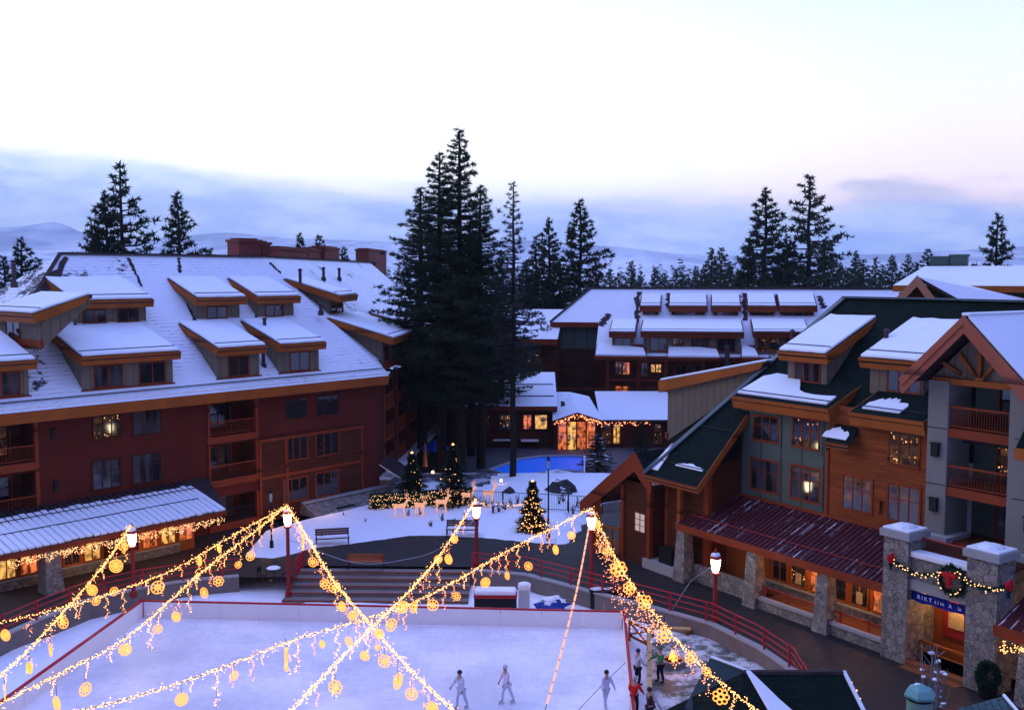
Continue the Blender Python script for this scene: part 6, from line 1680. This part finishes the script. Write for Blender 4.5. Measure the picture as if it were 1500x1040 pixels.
def needle_cone(b, h, r, q, n, s, base=.25, droop=.25):
    for k in range(n):
        z = base+(h-base)*(q.random()**1.5); rr = r*(1-(z-base)/(h-base))*(.75+.35*math.sin(z*9)); a = q.uniform(0, 6.3); f = q.uniform(.25, 1)
        p = V((rr*f*math.cos(a), rr*f*math.sin(a), z-droop*rr*f)); d = V((math.cos(a), math.sin(a), q.uniform(-.2, .4)))*s; w = V((-math.sin(a), math.cos(a), q.uniform(-.5, .5)))*s*.28
        b.face([p-w, p+w, p+d])
def xmas(px, py, z, ptop, r, label, nb, tone):
    p = on_z(px, py, z); p.z = max(1.0, bank(p.x, p.y)-.05); h = at_y(px, ptop, p.y).z-p.z; q = random.Random(px)
    t = thing('christmas_tree', label, 'christmas tree', p)
    MB().tube([(0,0,0), (0,0,h)], [.12, .02], 6).build('trunk', BARK, t)
    b = MB(); needle_cone(b, h, r, q, 5200, .32); b.build('foliage', NEEDLE, t)
    b = MB()
    for k in range(nb):
        z_ = .3+(h-.3)*(q.random()**1.35); a = q.uniform(0, 6.3) if q.random() < .75 else (z_*7) % 6.3; rr = r*(1-(z_-.25)/(h-.25))*(.75+.35*math.sin(z_*9))*q.uniform(.85, 1.08)
        b.octa((rr*math.cos(a), rr*math.sin(a), z_-.25*rr), .042*q.uniform(.7, 1.2))
    tag(b.build('bulbs', tone, t), kind='stuff')
    MB().octa((0, 0, h+.05), .12).build('top_star', BULB, t)
xmas(780, 772, 1.4, 706, 1.35, 'free-standing christmas tree covered in warm lights on the snow bank', 460, BULB)
xmas(604, 742, 1.5, 664, 1.7, 'tall dark christmas tree with sparse lights behind the hedge, beside the lodge', 75, BULBW)
xmas(664, 742, 1.5, 652, 1.9, 'tall dark christmas tree with sparse lights behind the hedge, under the pines', 75, BULBW)
# hedge with net lights
hp = [on_z(a, b, 1.6) for a, b in ((543, 748), (600, 744), (690, 738))]
o = hp[0].copy(); t = thing('lit_hedge', 'dark clipped hedge covered with a net of tiny warm lights', 'hedge', o)
b = MB(); l = MB(); q = random.Random(12)
for p in resample(hp, .045):
    for k in range(26):
        c = p-o+V((q.uniform(-.1, .1), q.uniform(-.45, .45), q.uniform(-.5, 1.25))); d = V((q.gauss(0,1), q.gauss(0,1), q.gauss(0,1))).normalized()*.3; s = d.orthogonal().normalized()*.1
        b.face([c-s, c+s, c+d])
b.build('foliage', GREENF, t)
for k in range(620):
    p = resample(hp, .05)[0] if False else None
for p in resample(hp, .022): l.octa(p-o+V((0, -.5+q.uniform(-.06, .04), q.uniform(-.1, 1.35))), .03*q.uniform(.7, 1.2))
tag(l.build('bulbs', BULBW, t), kind='stuff')
icicle('low string of net lights hung along the fence left of the christmas tree', [on_z(690, 735, 2.2), on_z(770, 738, 2.2)], .35, 130, 15)

# ================= PEOPLE =================
SKIN = plain('skin', (.45,.26,.19), .6, .1, 3, bump=0); HAIR = plain('dark_hair', (.03,.02,.016), .7, .3, 6)
def skinned(name, verts, edges, radii, mat, parent, sub=2):
    me = bpy.data.meshes.new(name); me.from_pydata([tuple(v) for v in verts], edges, []); o = bpy.data.objects.new(name, me); COL.objects.link(o)
    m = o.modifiers.new('skin', 'SKIN'); m.use_smooth_shade = True
    for i, r in enumerate(radii):
        d = me.skin_vertices[0].data[i]; d.radius = r if isinstance(r, tuple) else (r, r); d.use_root = (i == 0)
    if sub: s = o.modifiers.new('sub', 'SUBSURF'); s.levels = sub; s.render_levels = sub
    dg = bpy.context.evaluated_depsgraph_get(); dg.update()
    ev = bpy.data.meshes.new_from_object(o.evaluated_get(dg)); bpy.data.objects.remove(o)
    ev.materials.clear(); ev.materials.append(mat)
    for p in ev.polygons: p.material_index = 0; p.use_smooth = True
    ev.name = name; o = bpy.data.objects.new(name, ev); COL.objects.link(o); o.parent = parent
    return o
def person(label, p, rz, jacket, trousers, stride=.12, arm=(.2, .2), hat=None, lean=.0, s=1.0, grp=None, skates=False, boots=None):
    t = thing('person', label, 'person', p, rz, grp); t.scale = (s, s, s)
    L = lean; sh = V((0, -L*.55, 1.42)); hp_ = V((0, 0, .92))
    # one continuous body: pelvis, spine, neck, head, arms, legs
    v = [hp_, V((0, -L*.25, 1.15)), sh, V((0, -L*.6, 1.50)), V((0, -L*.66-.01, 1.58)), V((0, -L*.7-.02, 1.66)), V((0, -L*.72, 1.75))]
    r = [(.15, .11), (.14, .10), (.15, .10), .055, .085, .10, .06]
    e = [(0,1), (1,2), (2,3), (3,4), (4,5), (5,6)]
    hands = []
    for sx, a in ((-1, arm[0]), (1, arm[1])):
        i = len(v); s0 = sh+V((sx*.19, 0, -.02)); el = s0+V((sx*(.06+.1*a), -.22*a, -.28+.05*a)); wr = el+V((sx*.02, -.22*a-.03, -.24+.22*a)); hd = wr+V((0, -.05*a-.01, -.08+.04*a))
        v += [s0, el, wr, hd]; r += [.065, .05, .036, .03]; e += [(2, i), (i, i+1), (i+1, i+2), (i+2, i+3)]; hands.append((wr, hd))
    for sx, d in ((-1, stride), (1, -stride)):
        i = len(v); v += [V((sx*.10, 0, .86)), V((sx*.11, -d*.6-.02, .48)), V((sx*.11, -d+.05, .09)), V((sx*.12, -d-.12, .04))]
        r += [.095, .062, .045, .038]; e += [(0, i), (i, i+1), (i+1, i+2), (i+2, i+3)]
    b = skinned('body', v, e, r, SKIN, t)
    j = skinned('jacket', [V((0, -.0, .84)), V((0, -L*.25, 1.13)), sh, V((0, -L*.6, 1.47))] + [x for k in (0, 1) for x in v[7+4*k:10+4*k]], [(0,1), (1,2), (2,3), (2,4), (4,5), (5,6), (2,7), (7,8), (8,9)],
                [(.175,.14), (.165,.13), (.17,.125), .075, .085, .068, .052, .085, .068, .052], jacket, t)
    o_ = 15
    skinned('trousers', [V((0, 0, .90))] + [x for k in (0, 1) for x in v[15+4*k:18+4*k]], [(0,1), (1,2), (2,3), (0,4), (4,5), (5,6)], [(.16,.12), .105, .078, .062, .105, .078, .062], trousers, t)
    hd = v[5]
    f = MB(); f.blob(hd+V((0, -.098, -.005)), .014, .022, .02, 0, 0, 6, 4)
    f.build('nose', SKIN, t)
    ey = MB()
    for sx in (-1, 1): ey.blob(hd+V((sx*.035, -.088, .025)), .012, .008, .008, 0, 0, 6, 4)
    ey.build('eyes', BLACK, t); MB().blob(hd+V((0, -.086, -.05)), .028, .01, .007, 0, 0, 6, 4).build('mouth', plain('lips', (.3,.10,.09), .6, .1, 3) if 'lips' not in MATS else MATS['lips'], t)
    MB().blob(hd+V((-.1, 0, 0)), .014, .02, .03, 0, 0, 6, 4).blob(hd+V((.1, 0, 0)), .014, .02, .03, 0, 0, 6, 4).build('ears', SKIN, t)
    if hat: MB().blob(hd+V((0, .01, .07)), .122, .122, .10, 0, .02, 12, 6).build('knit_hat', hat, t)
    else: MB().blob(hd+V((0, .03, .045)), .118, .115, .115, 0, .05, 12, 6).build('hair', HAIR, t)
    for (wr, h), sx in zip(hands, (-1, 1)):
        d = (h-wr).normalized(); sd = d.orthogonal().normalized()
        g = MB(); g.blob(h, .042, .03, .045, 0, 0, 8, 5)
        for k in range(4): q0 = h+d*.03+sd*(k-1.5)*.018; l_ = (.06, .07, .066, .05)[k]; g.tube([q0, q0+d*l_*.6, q0+d*l_+V((0,-.015,0))], [.010, .009, .007], 5)
        q0 = h+sd*.035; g.tube([q0, q0+sd*.025+d*.02, q0+sd*.025+d*.05], [.011, .010, .008], 5); g.build('hand', SKIN, t)
    for k in (0, 1):
        a, c = v[17+4*k], v[18+4*k]; bt = MB().blob((a+c)/2+V((0, -.0, -.005)), .055, .14, .055, 0, .03, 8, 6); bt.build('boot', boots or BLACK, t)
        if skates: MB().box(a.x-.008, a.x+.008, c.y-.08, a.y+.08, -.05, .02).build('skate_blade', WHITEP, t)
    return t
cl = lambda n, c: MATS.get(n) or plain(n, c, .85, .2, 6, bump=.004)
person('person in a bright red jacket and dark trousers standing just outside the right rink barrier', on_z(929, 1046, .1), 2.6, cl('red_jacket', (.75,.02,.015)), cl('black_trousers', (.02,.02,.025)), .1, (.5, .4), cl('pale_hat', (.5,.42,.38)))
person('person in dark clothes standing right behind the one in red', on_z(951, 1064, .1), 1.8, cl('maroon_jacket', (.06,.02,.025)), cl('black_trousers', (0,0,0)), .05, (.3, .6), None)
person('person in a green jacket warming at the fire pit', on_z(967, 999, .2), -1.2, cl('green_jacket', (.05,.20,.07)), cl('navy_trousers', (.015,.02,.04)), .08, (.8, .8), cl('green_hat', (.06,.14,.07)))
person('person in a pale jacket leaning at the timber partition by the ice', on_z(934, 1003, .1), 2.0, cl('pale_jacket', (.55,.53,.58)), cl('navy_trousers', (0,0,0)), .05, (.6, .7), cl('navy_hat', (.03,.04,.10)))
person('skater in grey-blue gliding on the ice, leftmost of the three skaters', on_z(676, 1036, .1), -.8, cl('mist_jacket', (.58,.60,.72)), cl('mist_trousers', (.56,.58,.70)), .22, (.5, .2), None, .15, grp='skaters on the ice', skates=True, boots=cl('pale_boots', (.5,.5,.58)))
person('skater in faded pink gliding on the ice between the two others', on_z(743, 1028, .1), -1.0, cl('pink_jacket', (.70,.58,.68)), cl('pale_trousers', (.66,.63,.74)), .25, (.3, .6), cl('pink_hat', (.64,.50,.60)), .15, grp='skaters on the ice', skates=True, boots=cl('pale_boots', (.5,.5,.58)))
person('skater in violet with blue trousers near the right rink barrier', on_z(887, 1036, .1), .5, cl('violet_jacket', (.60,.55,.74)), cl('blue_trousers', (.50,.53,.68)), .2, (.7, .4), None, .1, grp='skaters on the ice', skates=True, boots=cl('pale_boots', (.5,.5,.58)))
# ================= TREES =================
def pine_mesh(h, r, base, nb, q, tufts, bl, style='pine', bw=1.0):
    """limbs + needle tufts; tufts sit on the outer part of each limb so that sky shows between"""
    fo = MB(); li = MB()
    for k in range(nb):
        f = (k+q.random())/nb; z = h*(base+(1-base)*f)
        prof = (1-f)**.75 if style == 'fir' else min(1, 1.25*(1-f)**.85)*(.55+.45*min(1, f*5))
        L = max(.25, r*prof*q.uniform(.5, 1.12)); a = k*2.4+q.uniform(-.5, .5)
        dz = (-.12+.40*f)*L if style == 'pine' else (-.28+.3*f)*L
        p0 = V((0, 0, z)); p1 = V((math.cos(a)*L, math.sin(a)*L, z+dz)); pm = (p0+p1)/2+V((0, 0, -.07*L))
        if L > .6: li.tube([p0, pm, p1], [.035+.012*L, .03+.006*L, .012], 4, 0, False)
        n = max(2, int(tufts*(L/r)**.9))
        for j in range(n):
            u = q.uniform(.22, 1.03)**.8; c = (p0*(1-u)+p1*u)+V((0, 0, -.07*L*4*u*(1-u)*.7))
            sp_ = L*.30*(.35+u*.65)*(1.05-u*.5); c += V((q.uniform(-1, 1)*sp_, q.uniform(-1, 1)*sp_, q.uniform(-.35, .5)*sp_*.7))
            d0 = V((math.cos(a), math.sin(a), .35))
            for m in range(bl):
                d = (d0*.5+V((q.gauss(0, .8), q.gauss(0, .8), q.gauss(.1, .7)))).normalized()*q.uniform(.26, .50)*(.66+.05*r); s = d.cross(V((q.gauss(0,1), q.gauss(0,1), q.gauss(0,1)))).normalized()*d.length*.105*bw
                fo.face([c-s, c+s, c+d])
    return fo, li
def make_tree(name, h, r, base, nb, tufts, bl, seed, style='pine', mat=None, tr=.35, bw=1.0):
    q = random.Random(seed); fo, li = pine_mesh(h, r, base, nb, q, tufts, bl, style, bw)
    t = thing(name, 'x', 'tree', (0, 0, 0))
    MB().tube([(q.uniform(-.1, .1)*(k > 0), q.uniform(-.1, .1)*(k > 0), h*k/8) for k in range(9)], [tr*(1-k/8.4)**.8+.02 for k in range(9)], 8).build('trunk', BARK, t)
    fo.build('crown', mat or NEEDLE, t); li.build('limbs', BARK, t)
    return t
HT = 30.0
tall = [make_tree('pine_tree', HT, 5.2, .22, 190, 34, 14, 1, tr=.40), make_tree('pine_tree', HT, 4.8, .25, 165, 32, 14, 2, tr=.36), make_tree('pine_tree', HT, 3.6, .36, 110, 16, 13, 3, tr=.32, mat=NEEDLE2)]
mid = [make_tree('pine_tree', 16.0, 5.0, .04, 120, 34, 11, 4, tr=.28, bw=1.4), make_tree('pine_tree', 16.0, 4.0, .04, 120, 34, 9, 5, 'fir', tr=.26, bw=1.4), make_tree('pine_tree', 16.0, 5.6, .05, 95, 30, 11, 6, tr=.28, bw=1.3)]
small = [make_tree('pine_tree', 14.0, 4.2, .02, 100, 34, 7, 7, 'fir', tr=.2, bw=2.2), make_tree('pine_tree', 14.0, 4.8, .02, 95, 34, 7, 8, tr=.2, bw=2.2)]
tu = set()
def plant(lst, k, H0, px, pyb, ptop, Y, label, zb=None, wide=1.0, grp=None, rz=None):
    z0 = 1.0 if zb is None else zb
    b = at_y(px, 500, Y); b.z = z0; hh = at_y(px, ptop, Y).z-z0; s = hh/H0; pr = lst[k]
    key = (id(lst), k); rz = px*1.7 if rz is None else rz
    if key not in tu: tu.add(key); t = pr; t.location = b; t.rotation_euler = (0, 0, rz); t['label'] = label; t.scale = (s*wide, s*wide, s)
    else: t = dup(pr, b, rz, label, (s*wide, s*wide, s))
    if grp: t['group'] = grp
    return t
# the tall clump in the middle: px, top y, distance
G1 = 'tall pines in the middle of the court'
for px, top, Y, k, w, lab in (
    (674, 190, 96, 0, 1.2, 'tallest pine of the middle clump, rising highest into the sky'),
    (645, 224, 97, 1, 1.35, 'second tallest pine, just left of the tallest in the middle clump'),
    (617, 276, 101, 0, 1.5, 'broad pine at the left side of the middle clump, overlapping the lodge roof'),
    (704, 272, 99, 1, 1.3, 'pine immediately right of the tallest one in the middle clump'),
    (751, 268, 91, 2, 1.1, 'slender open-crowned pine standing alone right of the middle clump'),
    (660, 345, 108, 0, 1.4, 'dense lower pine hidden deep in the middle clump'),
    (690, 335, 106, 0, 1.4, 'lower pine filling the back of the middle clump'),
    (735, 375, 112, 1, 1.25, 'dark pine behind the slender one, right of the middle clump')):
    plant(tall, k, HT, px, 0, top, Y, lab, 1.1, w, G1)
for px, top, Y, k, w, lab in ((786, 345, 145, 1, 1.0, 'pointed dense fir right of the slender pine'), (803, 322, 140, 0, .8, 'thin brownish pine between the pointed fir and the tall one at right'), (848, 296, 142, 0, 1.0, 'tall pine at the right end of the middle group above the hotel roof corner'),
                              (770, 385, 138, 0, 1.2, 'dark bushy pine behind the low snow roofs'), (820, 385, 140, 2, 1.1, 'dark bushy pine just left of the hotel roof'), (872, 382, 150, 1, .9, 'short dark fir against the hotel roof edge')):
    plant(mid, k, 16.0, px, 0, top, Y, lab, 1.0, w, 'dark pines left of the hotel roof')
# behind the left lodge
for px, top, Y, k, w, lab in ((183, 240, 125, 2, .85, 'tall thin-topped pine behind the left end of the lodge ridge'), (160, 283, 124, 0, .85, 'bushy pine left of the tall one behind the lodge ridge'), (264, 285, 122, 0, .85, 'single rounded pine standing behind the lodge ridge'),
                              (140, 320, 128, 2, .8, 'lower pine at the left flank of the pair behind the lodge'), (36, 350, 130, 0, 1.0, 'dark pine at the far left behind the lodge hip'), (10, 375, 128, 2, 1.0, 'bushy dark pine touching the left frame edge'), (60, 378, 132, 1, 1.1, 'short dark fir beside the lodge hip at far left')):
    plant(mid, k, 16.0, px, 0, top, Y, lab, 1.0, w, 'pines behind the left lodge')
for px, top, Y, k, lab in ((441, 342, 190, 0, 'small distant fir left of the lodge chimneys'), (470, 345, 185, 1, 'small distant pine above the lodge chimneys'), (506, 362, 200, 0, 'tiny distant fir right of the lodge chimneys'), (311, 365, 210, 0, 'tiny distant fir on the ridge left of the big chimney')):
    plant(small, k, 14.0, px, 0, top, Y, lab, 1.0, .9, 'small firs behind the lodge chimneys')
# right pair
for px, top, Y, k, w, lab in ((1117, 278, 170, 0, 1.1, 'left one of the big pair of pines behind the hotel'), (1181, 257, 168, 2, 1.05, 'right, taller one of the big pair of pines behind the hotel'), (1150, 345, 172, 0, 1.2, 'dark pine filling the gap between the big pair'), (1205, 355, 175, 2, 1.0, 'dark pine at the right foot of the big pair'), (1095, 350, 172, 1, 1.2, 'dark fir at the left foot of the big pair'),
                              (1456, 316, 125, 0, .8, 'lone pine behind the snowy roof at the far right')):
    plant(mid, k, 16.0, px, 0, top, Y, lab, 1.0, w, 'pines behind the hotel')
# distant row
row = [(893, 395), (905, 400), (924, 383), (938, 398), (958, 392), (972, 400), (988, 394), (1001, 402), (1018, 390), (1030, 388), (1041, 364), (1055, 363), (1067, 386), (1080, 398), (1228, 385), (1250, 368), (1262, 380), (1279, 378), (1304, 374), (1327, 373), (1355, 365), (1340, 385), (1290, 388), (1240, 392)]
for i, (px, top) in enumerate(sorted(row)):
    plant(small, (0, 1)[i % 2], 14.0, px, 0, top, 250+((i*37) % 60), f'small dark conifer, {ORD[i]} from the left in the distant row above the hotel roof', 1.0, 1.1 if i % 3 else .9, 'distant conifer row above the hotel roof')
# far wood behind that row, one dark mass
q = random.Random(3); b = MB()
for i in range(620):
    x = q.uniform(-150, 330); y = q.uniform(270, 420); h = q.uniform(19.5, 26)*(.93+.25*noise.noise(V((x*.02, y*.02, 0))))*(.9 if x < 30 else 1)
    for k in range(105):
        z = h*q.random()**1.05; rr = 3.9*(1-z/h)*q.uniform(.2, 1); a = q.uniform(0, 6.3); p = V((x+rr*math.cos(a), y+rr*math.sin(a), z)); d = V((math.cos(a), math.sin(a), -.3))*1.1; s = V((-math.sin(a), math.cos(a), q.uniform(-.4, .4)))*.55
        b.face([p-s, p+s, p+d])
tag(b.build('far_wood', NEEDLE), 'dark far-off conifer wood along the horizon behind the buildings', 'wood', kind='stuff')
# snowy little conifer at the pool and one by the passage
t = plant(small, 0, 14.0, 876, 0, 626, 98, 'round-topped snow-dusted conifer beside the pool, in front of the doorway', 1.0, 1.5)
b = MB(); q = random.Random(8)
for k in range(22): a = q.uniform(0, 6.3); z = q.uniform(3, 12); rr = 3.4*(1-z/14)*q.uniform(.7, 1.05); b.blob((rr*math.cos(a), rr*math.sin(a), z), .5, .4, .14, 0, .3, 6, 4, k)
b.build('branch_snow', SNOWTOP, t)
plant(small, 1, 14.0, 940, 0, 615, 107, 'small conifer right of the pool house doorway above the passage roof', 1.0, 1.0)
# ================= AIR =================
def haze(dens):
    m = bpy.data.materials.new('pale_air'); m.use_nodes = True; n = m.node_tree.nodes; n.clear()
    v = n.new('ShaderNodeVolumePrincipled'); v.inputs['Color'].default_value = (.78,.92,1.0,1); v.inputs['Density'].default_value = dens
    o = n.new('ShaderNodeOutputMaterial'); m.node_tree.links.new(v.outputs[0], o.inputs['Volume'])
    tag(MB().box(-9500, 9500, -250, 9500, -1.4, 640).build('haze', m), kind='stuff')
haze(.00011)
